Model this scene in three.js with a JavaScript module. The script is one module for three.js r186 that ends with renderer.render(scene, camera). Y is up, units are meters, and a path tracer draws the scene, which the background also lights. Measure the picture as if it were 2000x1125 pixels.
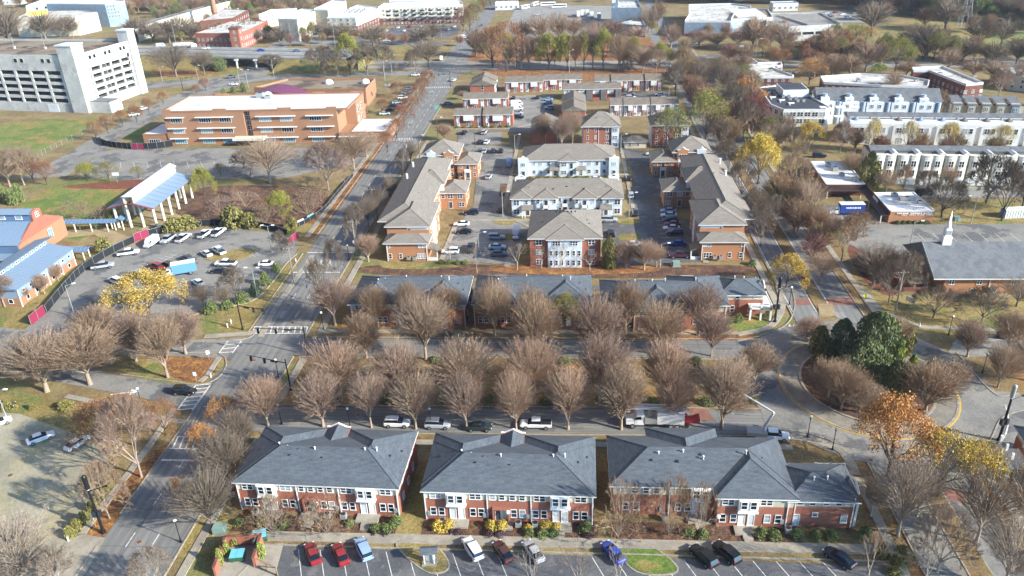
import * as THREE from 'three';
import { mergeGeometries } from 'three/addons/utils/BufferGeometryUtils.js';
import { Sky } from 'three/addons/objects/Sky.js';

// ---------- camera, sky, sun, exposure ----------
const scene = new THREE.Scene();
const camera = new THREE.PerspectiveCamera(40.13, 16 / 9, 1, 4000);
camera.position.set(0, 88, 0);
{
  const right = [0.997175, -0.000000, -0.075112], down = [0.034154, 0.890643, 0.453418], ahead = [0.066898, -0.454703, 0.888127];   // the world's axes as the lens sees them
  const col = (i, s) => new THREE.Vector3(right[i] * s, -down[i] * s, -ahead[i] * s);
  camera.quaternion.setFromRotationMatrix(new THREE.Matrix4().makeBasis(col(0, 1), col(1, -1), col(2, -1)));
}
const sunDir = new THREE.Vector3(0.833, 0.446, 0.325).normalize();
const sky = new Sky();
sky.name = 'sky'; sky.scale.setScalar(3000);
sky.material.uniforms.sunPosition.value.copy(sunDir);
sky.material.uniforms.turbidity.value = 5; sky.material.uniforms.rayleigh.value = 0.75; sky.material.uniforms.mieCoefficient.value = 0.004;
sky.userData = { kind: 'structure' };
scene.add(sky);
scene.environmentIntensity = 0.29;
const sun = new THREE.DirectionalLight(new THREE.Color().setRGB(1, 0.9, 0.74), 4.6);
sun.position.copy(sunDir).multiplyScalar(600); sun.target.position.set(0, 0, -250);
sun.position.add(sun.target.position);
sun.castShadow = true; sun.shadow.radius = 1;
Object.assign(sun.shadow.camera, { left: -450, right: 450, top: 450, bottom: -450, near: 1, far: 1500 });
sun.shadow.mapSize.set(4096, 4096);
scene.add(sun, sun.target);
scene.fog = new THREE.FogExp2(0xc9d6e4, 0.00007);   // thin winter haze
const renderer = new THREE.WebGLRenderer({ antialias: true });
renderer.toneMapping = THREE.LinearToneMapping;
renderer.toneMappingExposure = 2.1;
renderer.shadowMap.enabled = true;

// ---------- helpers ----------
let seed = 7;
const rnd = () => { seed = (seed + 0x6d2b79f5) | 0; let t = Math.imul(seed ^ (seed >>> 15), 1 | seed); t = (t + Math.imul(t ^ (t >>> 7), 61 | t)) ^ t; return ((t ^ (t >>> 14)) >>> 0) / 4294967296; };
const rr = (a, b) => a + (b - a) * rnd();
const pick = (a) => a[Math.floor(rnd() * a.length)];
const PI = Math.PI, V = (x, y, z) => new THREE.Vector3(x, y, z);
const taken = new Map();
const numbered = (n) => { const k = taken.get(n) || 0; taken.set(n, k + 1); return k ? n + '_' + String(k).padStart(3, '0') : n; };
const ORD = ['first', 'second', 'third', 'fourth', 'fifth', 'sixth', 'seventh', 'eighth', 'ninth', 'tenth', 'eleventh', 'twelfth', 'thirteenth', 'fourteenth', 'fifteenth', 'sixteenth', 'seventeenth', 'eighteenth', 'nineteenth', 'twentieth'];
const join = (g) => { g = Array.isArray(g) ? g : [g]; if (g.length === 1) return g[0]; return mergeGeometries(g.map((x) => { const y = x.index ? x.toNonIndexed() : x; for (const k of Object.keys(y.attributes)) if (!['position', 'normal', 'uv', 'color'].includes(k)) y.deleteAttribute(k); return y; })); };
function obj(name, geo, mat, parent) {
  const m = new THREE.Mesh(join(geo), mat); m.castShadow = m.receiveShadow = true;
  m.name = parent ? name : numbered(name); (parent || scene).add(m); return m;
}
function thing(name, label, category, x = 0, z = 0, turn = 0, group, y = 0) {
  const o = new THREE.Group(); o.name = numbered(name); scene.add(o); o.position.set(x, y, z); o.rotation.y = turn;
  o.userData = { label, category }; if (group) o.userData.group = group; return o;
}
function tag(o, label, category, group, kind) { o.userData = { label, category }; if (group) o.userData.group = group; if (kind) o.userData.kind = kind; return o; }
function dup(root, label, group, x, z, turn, sx = 1, sy = sx, sz = sx, y = 0) {
  const r = root.clone(); r.name = numbered(root.name.replace(/_\d{3}$/, '')); r.userData = { ...root.userData, label };
  if (group) r.userData.group = group; r.position.set(x, y, z); r.rotation.y = turn; r.scale.set(sx, sy, sz); scene.add(r); return r;
}
// texture coordinates in metres, laid along each face (courses run level)
function uvFaces(g) {
  g = g.index ? g.toNonIndexed() : g; const p = g.attributes.position, uv = new Float32Array(p.count * 2);
  const a = V(), b = V(), c = V(), n = V(), u = V(), v = V();
  for (let i = 0; i < p.count; i += 3) {
    a.fromBufferAttribute(p, i); b.fromBufferAttribute(p, i + 1); c.fromBufferAttribute(p, i + 2);
    n.copy(b).sub(a).cross(v.copy(c).sub(a)).normalize();
    if (Math.abs(n.y) > 0.99) { u.set(1, 0, 0); v.set(0, 0, 1); } else { u.set(n.z, 0, -n.x).normalize(); v.crossVectors(n, u); }
    [a, b, c].forEach((q, k) => { uv[(i + k) * 2] = q.dot(u); uv[(i + k) * 2 + 1] = q.dot(v); });
  }
  g.setAttribute('uv', new THREE.BufferAttribute(uv, 2)); g.computeVertexNormals(); return g;
}
function tris(list) { const g = new THREE.BufferGeometry(); g.setAttribute('position', new THREE.Float32BufferAttribute(list.flat(2), 3)); return uvFaces(g); }
const quad = (a, b, c, d) => [a, b, c, a, c, d];
const bxc = (w, h, d, x = 0, y = 0, z = 0) => { const g = new THREE.BoxGeometry(w, h, d); g.translate(x, y, z); return uvFaces(g); };
const bx = (x0, x1, y0, y1, z0, z1) => bxc(Math.abs(x1 - x0), Math.abs(y1 - y0), Math.abs(z1 - z0), (x0 + x1) / 2, (y0 + y1) / 2, (z0 + z1) / 2);
const cyl = (r0, r1, h, x = 0, y = 0, z = 0, n = 10) => { const g = new THREE.CylinderGeometry(r1, r0, h, n); g.translate(x, y + h / 2, z); return g.toNonIndexed(); };
const ball = (r, x, y, z, n = 10) => { const g = new THREE.SphereGeometry(r, n, Math.max(6, n * 0.7 | 0)); g.translate(x, y, z); return g.toNonIndexed(); };
// a straight bar between two points
function bar(a, b, r0, r1 = r0, n = 6) {
  const d = V(b[0] - a[0], b[1] - a[1], b[2] - a[2]), l = d.length(), g = new THREE.CylinderGeometry(r1, r0, l, n, 1);
  g.translate(0, l / 2, 0); g.applyQuaternion(new THREE.Quaternion().setFromUnitVectors(V(0, 1, 0), d.normalize())); g.translate(...a); return g.toNonIndexed();
}
function prism(pts, y0, y1) {   // outline in plan [[x, z]...] raised from y0 to y1
  const s = new THREE.Shape(pts.map(([x, z]) => new THREE.Vector2(x, -z))), g = new THREE.ExtrudeGeometry(s, { depth: y1 - y0, bevelEnabled: false });
  g.rotateX(-PI / 2); g.translate(0, y0, 0); return uvFaces(g);
}
function sheetGeo(pts, y) {
  const s = new THREE.Shape(pts.map(([x, z]) => new THREE.Vector2(x, -z))), g = new THREE.ShapeGeometry(s, 8);
  g.rotateX(-PI / 2); g.translate(0, y, 0); return uvFaces(g);
}
function smooth(pts, closed = true, n = 6) { const c = new THREE.CatmullRomCurve3(pts.map(([x, z]) => V(x, 0, z)), closed, 'centripetal'); return c.getPoints(pts.length * n).map((p) => [p.x, p.z]).slice(0, closed ? -1 : undefined); }
function ribbon(pts, w, y0, y1) {   // a strip of width w along a line, raised from y0 to y1
  const L = [], R = [], n = pts.length;
  for (let i = 0; i < n; i++) {
    const a = pts[Math.max(0, i - 1)], b = pts[Math.min(n - 1, i + 1)]; let dx = b[0] - a[0], dz = b[1] - a[1]; const l = Math.hypot(dx, dz) || 1; dx /= l; dz /= l;
    L.push([pts[i][0] - dz * w / 2, pts[i][1] + dx * w / 2]); R.push([pts[i][0] + dz * w / 2, pts[i][1] - dx * w / 2]);
  }
  const t = [], p = (q, y) => [q[0], y, q[1]];
  for (let i = 0; i + 1 < n; i++) {
    t.push(...quad(p(L[i], y1), p(L[i + 1], y1), p(R[i + 1], y1), p(R[i], y1)));
    if (y1 - y0 > 0.02) t.push(...quad(p(L[i], y0), p(L[i + 1], y0), p(L[i + 1], y1), p(L[i], y1)), ...quad(p(R[i + 1], y0), p(R[i], y0), p(R[i], y1), p(R[i + 1], y1)));
  }
  return tris(t);
}

// ---------- materials ----------
const lattice = (() => { const t = new Float32Array(65536); for (let i = 0; i < 65536; i++) t[i] = rnd(); return t; })();
function wrapNoise(x, y, f, s, f2 = f) {   // smooth noise that tiles every f cells
  const xi = Math.floor(x), yi = Math.floor(y), fx = x - xi, fy = y - yi, u = fx * fx * (3 - 2 * fx), v = fy * fy * (3 - 2 * fy);
  const h = (i, j) => lattice[((((i % f) + f) % f) * 1619 + (((j % f2) + f2) % f2) * 31337 + s * 6971) & 65535];
  return (h(xi, yi) * (1 - u) + h(xi + 1, yi) * u) * (1 - v) + (h(xi, yi + 1) * (1 - u) + h(xi + 1, yi + 1) * u) * v;
}
function fbm(u, v, f, oct, s = 0) { let a = 0, w = 0.5, t = 0; for (let o = 0; o < oct; o++) { a += w * wrapNoise(u * f, v * f, f, s + o); t += w; w *= 0.55; f *= 2; } return a / t; }
function tex(size, metres, fn, metresV = metres) {
  const d = new Uint8Array(size * size * 4);
  for (let y = 0; y < size; y++) for (let x = 0; x < size; x++) {
    const c = fn((x + 0.5) / size, (y + 0.5) / size), i = (y * size + x) * 4;
    for (let k = 0; k < 3; k++) d[i + k] = Math.max(0, Math.min(255, c[k])); d[i + 3] = 255;
  }
  const t = new THREE.DataTexture(d, size, size); t.colorSpace = THREE.SRGBColorSpace; t.wrapS = t.wrapT = THREE.RepeatWrapping; t.magFilter = THREE.LinearFilter; t.minFilter = THREE.LinearMipmapLinearFilter; t.generateMipmaps = true;
  t.repeat.set(1 / metres, 1 / metresV); t.needsUpdate = true; return t;
}
const mix = (a, b, t) => a.map((x, i) => x + (b[i] - x) * t);
const sstep = (a, b, x) => { x = Math.max(0, Math.min(1, (x - a) / (b - a))); return x * x * (3 - 2 * x); };
const S = (map, roughness = 0.9, o = {}) => new THREE.MeshStandardMaterial({ map, roughness, ...o });
const C = (hex, roughness = 0.8, o = {}) => new THREE.MeshStandardMaterial({ color: hex, roughness, ...o });
// mottled surface: two tones by coarse noise, grain by fine noise, optional blotches of a third tone
const mottle = (a, b, { f = 6, grain = 14, blot = null, bf = 5, b0 = 0.58, b1 = 0.68, size = 512, m = 24, fine = 160, s = 1 } = {}) => tex(size, m, (u, v) => {
  let c = mix(a, b, sstep(0.3, 0.7, fbm(u, v, f, 5, s)));
  if (blot) c = mix(c, blot, sstep(b0, b1, fbm(u, v, bf, 5, s + 9)));
  const g = (wrapNoise(u * fine, v * fine, fine, s + 20) - 0.5) * 2 * grain + (fbm(u, v, 40, 2, s + 30) - 0.5) * grain; return c.map((x) => x + g);
});
// driven asphalt: worn wheel paths, sealed cracks, cut patches; across = true turns the lanes
const roadTex = (a, b, sd, across = false) => tex(1024, across ? 56 : 12.8, (p, q) => {
  const u = across ? q : p, v = across ? p : q, wear = 0.5 + 0.5 * Math.cos(u * 2 * PI * 8 + Math.sin(v * 6.283) * 0.5), st = wrapNoise(u * 48, v * 10, 48, sd, 10) * 0.6 + wrapNoise(u * 96, v * 24, 96, sd + 1, 24) * 0.4;
  let c = mix(a, b, Math.min(1, wear * 0.45 + st * 0.6)); const n = fbm(u, v, 6, 4, sd + 2); c = c.map((x) => x + (n - 0.5) * 26);
  for (let k = 0; k < 5; k++) { const w = Math.abs(u - (0.11 + k * 0.2 + 0.012 * Math.sin(v * 6.283 * (2 + k) + k * 2) + 0.01 * (wrapNoise(v * 60, k, 60, sd + 5) - 0.5))); if (w < 0.003 && wrapNoise(v * 8, k * 3, 8, sd + 6) > 0.42) c = c.map((x) => x * 0.74); }
  for (let k = 0; k < 7; k++) { const w = Math.abs(v - (k * 0.143 + 0.05 + 0.006 * (wrapNoise(u * 20, k, 20, sd + 7) - 0.5))); if (w < 0.0011 && lattice[sd * 31 + k * 7] > 0.35) c = c.map((x) => x * 0.76); const pu = lattice[sd * 13 + k], pv = lattice[sd * 17 + k + 40]; if (k < 4 && Math.abs(u - pu) < 0.07 && Math.abs(v - pv) < 0.03) c = c.map((x) => x * (k % 2 ? 0.86 : 1.1)); }
  const g = (wrapNoise(p * 500, q * 500, 500, sd + 9) - 0.5) * 14; return c.map((x) => x + g);
}, across ? 7.4 : 56);
const M = {
  ground: S(mottle([132, 115, 74], [117, 97, 62], { f: 9, m: 60, size: 1024, blot: [116, 112, 62], fine: 400, grain: 22 }), 1),
  lawn: S(mottle([88, 108, 40], [112, 118, 52], { f: 7, m: 30, blot: [138, 116, 62], grain: 20, s: 3 }), 1),
  drygrass: S(mottle([140, 122, 70], [122, 106, 56], { f: 7, m: 26, blot: [108, 110, 52], grain: 24, s: 5 }), 1),
  litter: S(mottle([138, 92, 46], [114, 76, 42], { f: 9, m: 18, blot: [158, 110, 52], bf: 14, grain: 34, s: 7 }), 1),
  mulch: S(mottle([96, 68, 48], [80, 56, 42], { f: 9, m: 14, blot: [116, 82, 50], bf: 11, grain: 30, s: 9 }), 1),
  parkfloor: S(mottle([114, 91, 60], [128, 107, 66], { f: 8, m: 34, size: 1024, blot: [138, 98, 52], bf: 9, b0: 0.56, b1: 0.7, grain: 28, fine: 340, s: 11 }), 1),
  redmulch: S(mottle([122, 68, 44], [104, 58, 40], { f: 9, m: 14, grain: 28, s: 13 }), 1),
  sand: S(mottle([160, 140, 104], [146, 126, 92], { f: 5, m: 12, grain: 18, s: 14 }), 1),
  asphalt: S(roadTex([106, 105, 102], [132, 130, 124], 15), 0.92), crossasphalt: S(roadTex([104, 103, 100], [128, 126, 120], 16, true), 0.92),
  oldasphalt: S(mottle([134, 130, 121], [119, 116, 109], { f: 6, m: 36, blot: [96, 95, 92], bf: 8, grain: 10, s: 17 }), 0.94),
  darkasphalt: S(mottle([92, 91, 91], [80, 80, 82], { f: 7, m: 26, blot: [106, 104, 101], bf: 9, grain: 9, s: 19 }), 0.92),
  gravel: S(mottle([158, 152, 130], [138, 134, 116], { f: 5, m: 34, size: 1024, blot: [156, 148, 114], bf: 7, b0: 0.5, b1: 0.72, grain: 14, fine: 300, s: 21 }), 0.96),
  concrete: S(mottle([158, 149, 132], [138, 130, 115], { f: 8, m: 14, grain: 9, s: 23 }), 0.9),
  kerb: S(mottle([160, 151, 132], [136, 128, 112], { f: 12, m: 10, grain: 10, s: 25 }), 0.9),
  freeway: S(mottle([146, 142, 132], [134, 131, 124], { f: 8, m: 40, grain: 7, s: 27 }), 0.9),
  apron: S(mottle([136, 128, 114], [122, 115, 103], { f: 10, m: 12, grain: 14, s: 28 }), 0.92),
  redpave: S(mottle([140, 98, 80], [126, 86, 72], { f: 10, m: 10, grain: 14, s: 29 }), 0.9),
  line: S(mottle([224, 222, 214], [204, 202, 194], { f: 20, m: 8, blot: [160, 158, 152], bf: 24, b0: 0.64, b1: 0.7, grain: 14, s: 70 }), 0.85), yellow: C(0xc9a03c, 0.8), greenpaint: C(0x4fa58c, 0.8),
  slate: S(tex(512, 10, (u, v) => { const row = Math.floor(v * 64), k = lattice[(Math.floor(u * 40 + lattice[row * 7] * 9) * 131 + row * 977) & 65535]; const c = mix([78, 84, 89], [90, 96, 100], k * 0.9 + fbm(u, v, 5, 4, 31) * 0.9 - 0.4), e = ((v * 64 - row) < 0.16 ? -14 : 0) + (wrapNoise(u * 12, v * 40, 12, 8, 40) - 0.5) * 16; return c.map((x) => x + e + (wrapNoise(u * 200, v * 200, 200, 3) - 0.5) * 12); }), 0.85),
  taupe: S(tex(512, 10, (u, v) => { const row = Math.floor(v * 64), k = lattice[(Math.floor(u * 40 + lattice[row * 7] * 9) * 131 + row * 977) & 65535]; const c = mix([122, 114, 102], [135, 126, 113], k * 0.9 + fbm(u, v, 5, 4, 33) * 0.9 - 0.4), e = ((v * 64 - row) < 0.16 ? -14 : 0) + (wrapNoise(u * 12, v * 40, 12, 8, 40) - 0.5) * 16; return c.map((x) => x + e + (wrapNoise(u * 200, v * 200, 200, 5) - 0.5) * 12); }), 0.88),
  browngrey: S(mottle([122, 112, 98], [110, 100, 88], { f: 9, m: 12, grain: 12, s: 35 }), 0.9),
  greyroof: S(mottle([108, 110, 110], [95, 97, 98], { f: 9, m: 12, grain: 10, s: 37 }), 0.9),
  brick: S(tex(512, 8, (u, v) => { const row = Math.floor(v * 100), k = lattice[(Math.floor(u * 32 + (row & 1) * 0.5) * 131 + row * 977) & 65535], j = (v * 100 - row) < 0.16; const c = mix([140, 84, 64], [160, 97, 74], k * 0.7 + fbm(u, v, 4, 4, 39) * 0.5); return j ? mix(c, [160, 130, 110], 0.5) : c; }), 0.9),
  orangebrick: S(tex(512, 8, (u, v) => { const row = Math.floor(v * 100), k = lattice[(Math.floor(u * 32 + (row & 1) * 0.5) * 131 + row * 977) & 65535], j = (v * 100 - row) < 0.16; const c = mix([160, 108, 72], [180, 126, 86], k * 0.7 + fbm(u, v, 4, 4, 41) * 0.5); return j ? mix(c, [180, 155, 125], 0.5) : c; }), 0.9),
  schoolbrick: S(tex(512, 8, (u, v) => { const row = Math.floor(v * 100), k = lattice[(Math.floor(u * 32 + (row & 1) * 0.5) * 131 + row * 977) & 65535]; return mix([150, 110, 80], [165, 121, 88], k * 0.6 + fbm(u, v, 4, 4, 43) * 0.5); }), 0.9),
  darkbrick: S(mottle([122, 76, 60], [104, 64, 52], { f: 12, m: 8, grain: 14, s: 44 }), 0.9),
  beige: S(mottle([198, 188, 164], [186, 176, 153], { f: 7, m: 10, grain: 6, s: 45 }), 0.85),
  white: S(mottle([222, 222, 216], [208, 209, 204], { f: 6, m: 14, grain: 5, s: 47 }), 0.75),
  trim: C(0xe2e0d8, 0.6),
  paleblue: S(tex(256, 6, (u, v) => { const k = v * 30 - Math.floor(v * 30), c = mix([200, 210, 214], [212, 220, 222], fbm(u, v, 5, 3, 49)); return k < 0.14 ? c.map((x) => x - 26) : c; }), 0.7),
  bluegrey: S(mottle([146, 160, 170], [134, 149, 160], { f: 8, m: 16, grain: 5, s: 51 }), 0.7),
  precast: S(mottle([206, 202, 190], [190, 187, 177], { f: 7, m: 22, blot: [178, 174, 162], bf: 9, grain: 6, s: 53 }), 0.85),
  cream: S(mottle([216, 208, 184], [202, 195, 172], { f: 6, m: 18, blot: [188, 180, 158], bf: 8, grain: 6, s: 55 }), 0.85),
  membrane: S(mottle([226, 226, 224], [210, 211, 210], { f: 5, m: 30, blot: [186, 184, 176], bf: 6, b0: 0.6, b1: 0.72, grain: 6, s: 57 }), 0.7),
  dirtymembrane: S(mottle([208, 205, 196], [182, 178, 166], { f: 6, m: 22, blot: [140, 132, 118], bf: 7, b0: 0.6, b1: 0.72, grain: 8, s: 59 }), 0.8),
  brownroof: S(mottle([136, 122, 100], [112, 98, 80], { f: 4, m: 30, blot: [84, 72, 60], bf: 4, b0: 0.58, b1: 0.66, grain: 8, s: 61 }), 0.95),
  blackroof: S(mottle([62, 65, 72], [52, 55, 62], { f: 6, m: 20, grain: 7, s: 63 }), 0.85),
  bluemetal: C(0x76899a, 0.6), bluepanel: C(0x8294a2, 0.6), bluerib: C(0x5c7690, 0.6),
  metal: C(0xb4b8ba, 0.4, { metalness: 0.7 }), galvanised: C(0xa9aba6, 0.5, { metalness: 0.4 }), black: C(0x141415, 0.5), charcoal: C(0x26282b, 0.6), dkgreen: C(0x2b5a3a, 0.6),
  maroon: C(0x6b3450, 0.5), brownmetal: C(0x6d4a3c, 0.6), darkbrownmetal: C(0x3c2b28, 0.6), crimson: C(0x862440, 0.85), fabric: C(0x1d2124, 0.95),
  glass: C(0x1b2229, 0.12), glass2: C(0x2c3844, 0.15), blind: C(0x9aa0a0, 0.35), teal: C(0x5d8a92, 0.2), darkdoor: C(0x43434a, 0.5), bright: S(mottle([236, 238, 238], [224, 227, 229], { f: 6, m: 12, grain: 4, s: 71 }), 0.7), wood: C(0x9b7d55, 0.85), timber: C(0x5c4632, 0.9), stucco: S(mottle([234, 227, 206], [220, 213, 193], { f: 6, m: 12, blot: [204, 196, 174], bf: 8, grain: 7, s: 65 }), 0.9),
  skyblue: C(0x69b7cf, 0.6), pole: C(0x8d8678, 0.8), globe: C(0xe8e8e0, 0.3), signwhite: C(0xe6e6e2, 0.5), signyellow: C(0xd8d42a, 0.5),
};
const panes = [M.glass, M.glass2, M.glass, M.glass2, M.blind];

// ---------- the ground, roads, pavements ----------
const YR = 0.2, YW = 0.27;   // road and pavement levels above the soil
let yPatch = 0.1, yRoad = 0.14, yMark = YR + 0.004;
const struct = (o, label) => { o.userData = { kind: 'structure' }; if (label) o.userData.label = label; return o; };
{
  const g = new THREE.PlaneGeometry(2600, 2200, 1, 1); g.rotateX(-PI / 2); g.translate(0, 0.1, -700);
  struct(obj('ground', uvFaces(g), M.ground), 'brown and olive winter ground between the streets');
}
const patch = (name, mat, pts, label, sm = true) => { yPatch += 0.0013; return struct(obj(name, sheetGeo(sm ? smooth(pts) : pts, yPatch), mat), label); };
const road = (name, mat, pts, label, sm = false) => { yRoad += 0.0035; return struct(obj(name, sheetGeo(sm ? smooth(pts) : pts, Math.min(yRoad, YR)), mat), label); };
const walk = (pts, w = 1.6, label, mat = M.concrete, name = 'pavement') => struct(obj(name, ribbon(pts, w * 0.9, 0, (name === 'pavement' ? YW : 0.21) + rr(-0.01, 0.01)), mat), label);
const slab = (name, mat, pts, label, y = YW, sm = false) => struct(obj(name, prism(sm ? smooth(pts) : pts, 0, y + rr(-0.01, 0.01)), mat), label);
const kerb = (pts, sm = false, closed = false) => struct(obj('kerb', ribbon(sm || closed ? (() => { const q = smooth(pts, closed); if (closed) q.push(q[0], q[1]); return q; })() : pts, 0.24, 0, YW + 0.015 + rr(0, 0.01)), M.kerb));
const marks = (name, list, mat = M.line, label) => { yMark += 0.0006; return struct(obj(name, list, mat), label); };
const stripe = (x0, z0, x1, z1, w = 0.15) => ribbon([[x0, z0], [x1, z1]], w, yMark, yMark);

// vegetation carpets
patch('park_floor', M.parkfloor, [[-57, -148], [46, -148], [44, -122], [-56, -121]], 'leaf strewn brown park floor beneath the bare trees', false);
patch('lawn', M.lawn, [[-177.9,-217.2],[-179.2,-252.7],[-160.1,-257.5],[-145,-239.1],[-144.7,-225.2],[-144.4,-202.9],[-171.8,-223.5],[-172.3,-209]], 'green playing lawn beside the blue roofed school');
patch('lawn', M.lawn, [[-256.8,-333.5],[-218.5,-342.5],[-208.2,-320.2],[-209.9,-289.7],[-216.4,-273.9]], 'patchy lawn in front of the parking garage');
patch('lawn', M.lawn, [[-193.2,-311.7],[-181.7,-329.2],[-167.4,-308.9],[-167.6,-298.1],[-182.6,-298.1]], 'small lawn behind the dark school fence');
patch('lawn', M.drygrass, [[-260.7,-478.5],[-204.9,-464.9],[-183.5,-441.2],[-187.6,-421.8],[-226.5,-412.8]], 'dry grass verge below the freeway');
patch('lawn', M.drygrass, [[-172.6,-461.4],[-124.2,-463.7],[-141.7,-439.8],[-164.1,-436.6]], 'grass verge between freeway and school street');
patch('lawn', M.drygrass, [[-134.4,-505.4],[-79.1,-507.3],[-81,-477.4],[-123.2,-485.5]], 'pale grass strip beyond the freeway');
patch('leaf_litter', M.litter, [[-247.6,-461.8],[-214.8,-473.5],[-195.9,-442.4],[-223.9,-431.6]], 'orange leaf litter on the freeway bank');
patch('lawn', M.drygrass, [[180.7,-527.4],[230.7,-561],[248.4,-526.9],[305,-548.6],[254.4,-450.2],[207.2,-463.4],[172.6,-483.6]], 'pale golf course grass on the right');
patch('lawn', M.lawn, [[233.4,-492.4],[286,-511.7],[256.8,-449.9],[232.8,-460.2]], 'green patch of the golf course');
patch('lawn', M.drygrass, [[94.3,-469.4],[133,-464.7],[129.1,-429.6],[91.7,-440.4]], 'golden grass verge behind the white roofed flats');
patch('leaf_litter', M.litter, [[-55.2,-495.7],[55.7,-516.7],[47.3,-406.4],[-41.8,-417.1]], 'fallen leaves under the row of avenue trees');
patch('leaf_litter', M.litter, [[-74.9,-277.7],[-71.3,-274.5],[-72.9,-223.8],[-75.2,-202.1],[-82,-202.2],[-85.4,-219.8],[-77.4,-237.4]], 'orange leaf litter along the avenue kerb');
patch('leaf_litter', M.litter, [[-71.9,-393.8],[-68.8,-399.2],[-67.5,-283.7],[-69.3,-265.7],[-74.4,-284],[-74.7,-335.4]], 'orange leaf strip beside the upper avenue');
patch('lawn', M.drygrass, [[-83.4,-213.6],[-75.5,-213.5],[-77.6,-200.3],[-85,-206.7]], 'yellow grass corner by the red banner');
patch('mulch_bed', M.mulch, [[-127.7,-246],[-96.2,-247.7],[-79.8,-239.8],[-83.4,-213.6],[-105.7,-214],[-120.4,-218.3]], 'brown shrub thicket floor beside the car park');
patch('mulch_bed', M.redmulch, [[-177.5,-250],[-141.9,-257],[-136,-250.4],[-155.3,-246.8]], 'bare red soil path beside the lawn');
patch('lawn', M.drygrass, [[-84.7,-152.3],[-75.6,-185.1],[-69.1,-182],[-70,-150.1],[-83.1,-150]], 'dry verge between car park and avenue');
patch('lawn', M.drygrass, [[-140.4,-162],[-135.3,-177.6],[-133.6,-192],[-129.9,-199],[-126,-152],[-132,-149.5]], 'dry grass strip below the blue building');
patch('lawn', M.drygrass, [[-96.2,-135.8],[-90.9,-141.1],[-75.8,-140.8],[-71.8,-132.3],[-75.8,-129],[-90.9,-132]], 'dry leaf strewn traffic island');
patch('leaf_litter', M.litter, [[-87.4,-141.1],[-76.1,-140.2],[-74.8,-130.3],[-81.7,-131.2]], 'orange leaves on the traffic island');
patch('leaf_litter', M.litter, [[-74.8,-108.2],[-71,-111.2],[-71,-89.2],[-73,-85.9],[-76.6,-90.2],[-75.8,-97.4]], 'orange leaf verge along the lower avenue');
patch('lawn', M.drygrass, [[-115.4,-125.1],[-97.2,-121.9],[-82.4,-115.6],[-90.6,-112.3],[-102.5,-115.1],[-109.6,-116.6]], 'dry grass strip beyond the gravel lot');
patch('lawn', M.drygrass, [[-60.9,-87.4],[-56.7,-92],[-50.5,-88.8],[-52.2,-85],[-56.3,-83.4],[-59.7,-83.8]], 'leafy verge beside the dumpster enclosure');
patch('lawn', M.drygrass, [[-28.7,-89],[-25.6,-94],[-22.2,-90.8],[-18.4,-89.3]], 'dry lawn between the first two townhouses', false);
for (const [a, b, l] of [[-53, -27, 'first'], [-23, 4, 'second'], [6, 34, 'third']]) { patch('mulch_bed', M.mulch, [[a, -92.8], [b, -92.8], [b, -88.8], [a, -88.8]], 'brown planting bed in front of the ' + l + ' near townhouse', false); patch('leaf_litter', M.litter, [[a, -113.5], [b, -113.2], [b, -106], [a, -106]], 'leaf covered strip behind the ' + l + ' near townhouse', false); patch('mulch_bed', M.parkfloor, [[a, -156], [b, -156], [b, -147.5], [a, -147.5]], 'shaded front garden of the ' + l + ' far townhouse', false); }
patch('lawn', M.lawn, [[34.6,-162.6],[42,-159],[43,-153.2],[33.9,-152.1]], 'small green lawn beside the white porch');
patch('leaf_litter', M.litter, [[24.1,-153.1],[35,-152.1],[39.9,-148.8],[24.3,-146.1]], 'golden leaves along the far park street');
patch('mulch_bed', M.mulch, [[-55.8,-183.8],[-34.5,-186.2],[-11.4,-184.8],[22.8,-185.3],[46.9,-183.3],[46.4,-180.7],[-55.2,-181]], 'brown pine straw strip behind the far townhouses'); patch('leaf_litter', M.litter, [[-20.8,-184.8],[4.5,-185],[22.7,-184],[21.8,-181.6],[-20.5,-181.8]], 'rusty leaf litter below the middle brick block'); patch('lawn', M.drygrass, [[-50.4,-187.2],[-34.5,-186.5],[-28.8,-184.3],[-49,-183.7]], 'olive grass strip below the left brick wing');
patch('lawn', M.drygrass, [[70,-173],[83.4,-165.3],[108,-165.4],[99.8,-149.4],[71.6,-154.6]], 'church lawn beside the crossing street');
patch('mulch_bed', M.redmulch, [[73.7,-197],[77.9,-193.7],[80.3,-178.6],[74.1,-167.8],[71.2,-173]], 'red mulch bank beside the church lot');
patch('mulch_bed', M.parkfloor, [[76.6,-143],[97.7,-145.3],[90.1,-130.4],[79.3,-125.2]], 'brown verge right of the roundabout');
patch('lawn', M.drygrass, [[107,-228.5],[132,-225.9],[125.9,-213.4],[102.1,-212.2]], 'dry lawn behind the small shop');
patch('mulch_bed', M.parkfloor, [[62.9,-261],[76.3,-260.5],[69.1,-170.4],[61.8,-165.2],[54.5,-173]], 'brown verge along the tree lined boulevard', false);
patch('mulch_bed', M.parkfloor, [[45.8,-111.1],[66.8,-108.9],[72.9,-97],[64.7,-81],[43.3,-83.4],[46,-100.8]], 'leaf strewn corner beyond the third townhouse');

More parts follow.
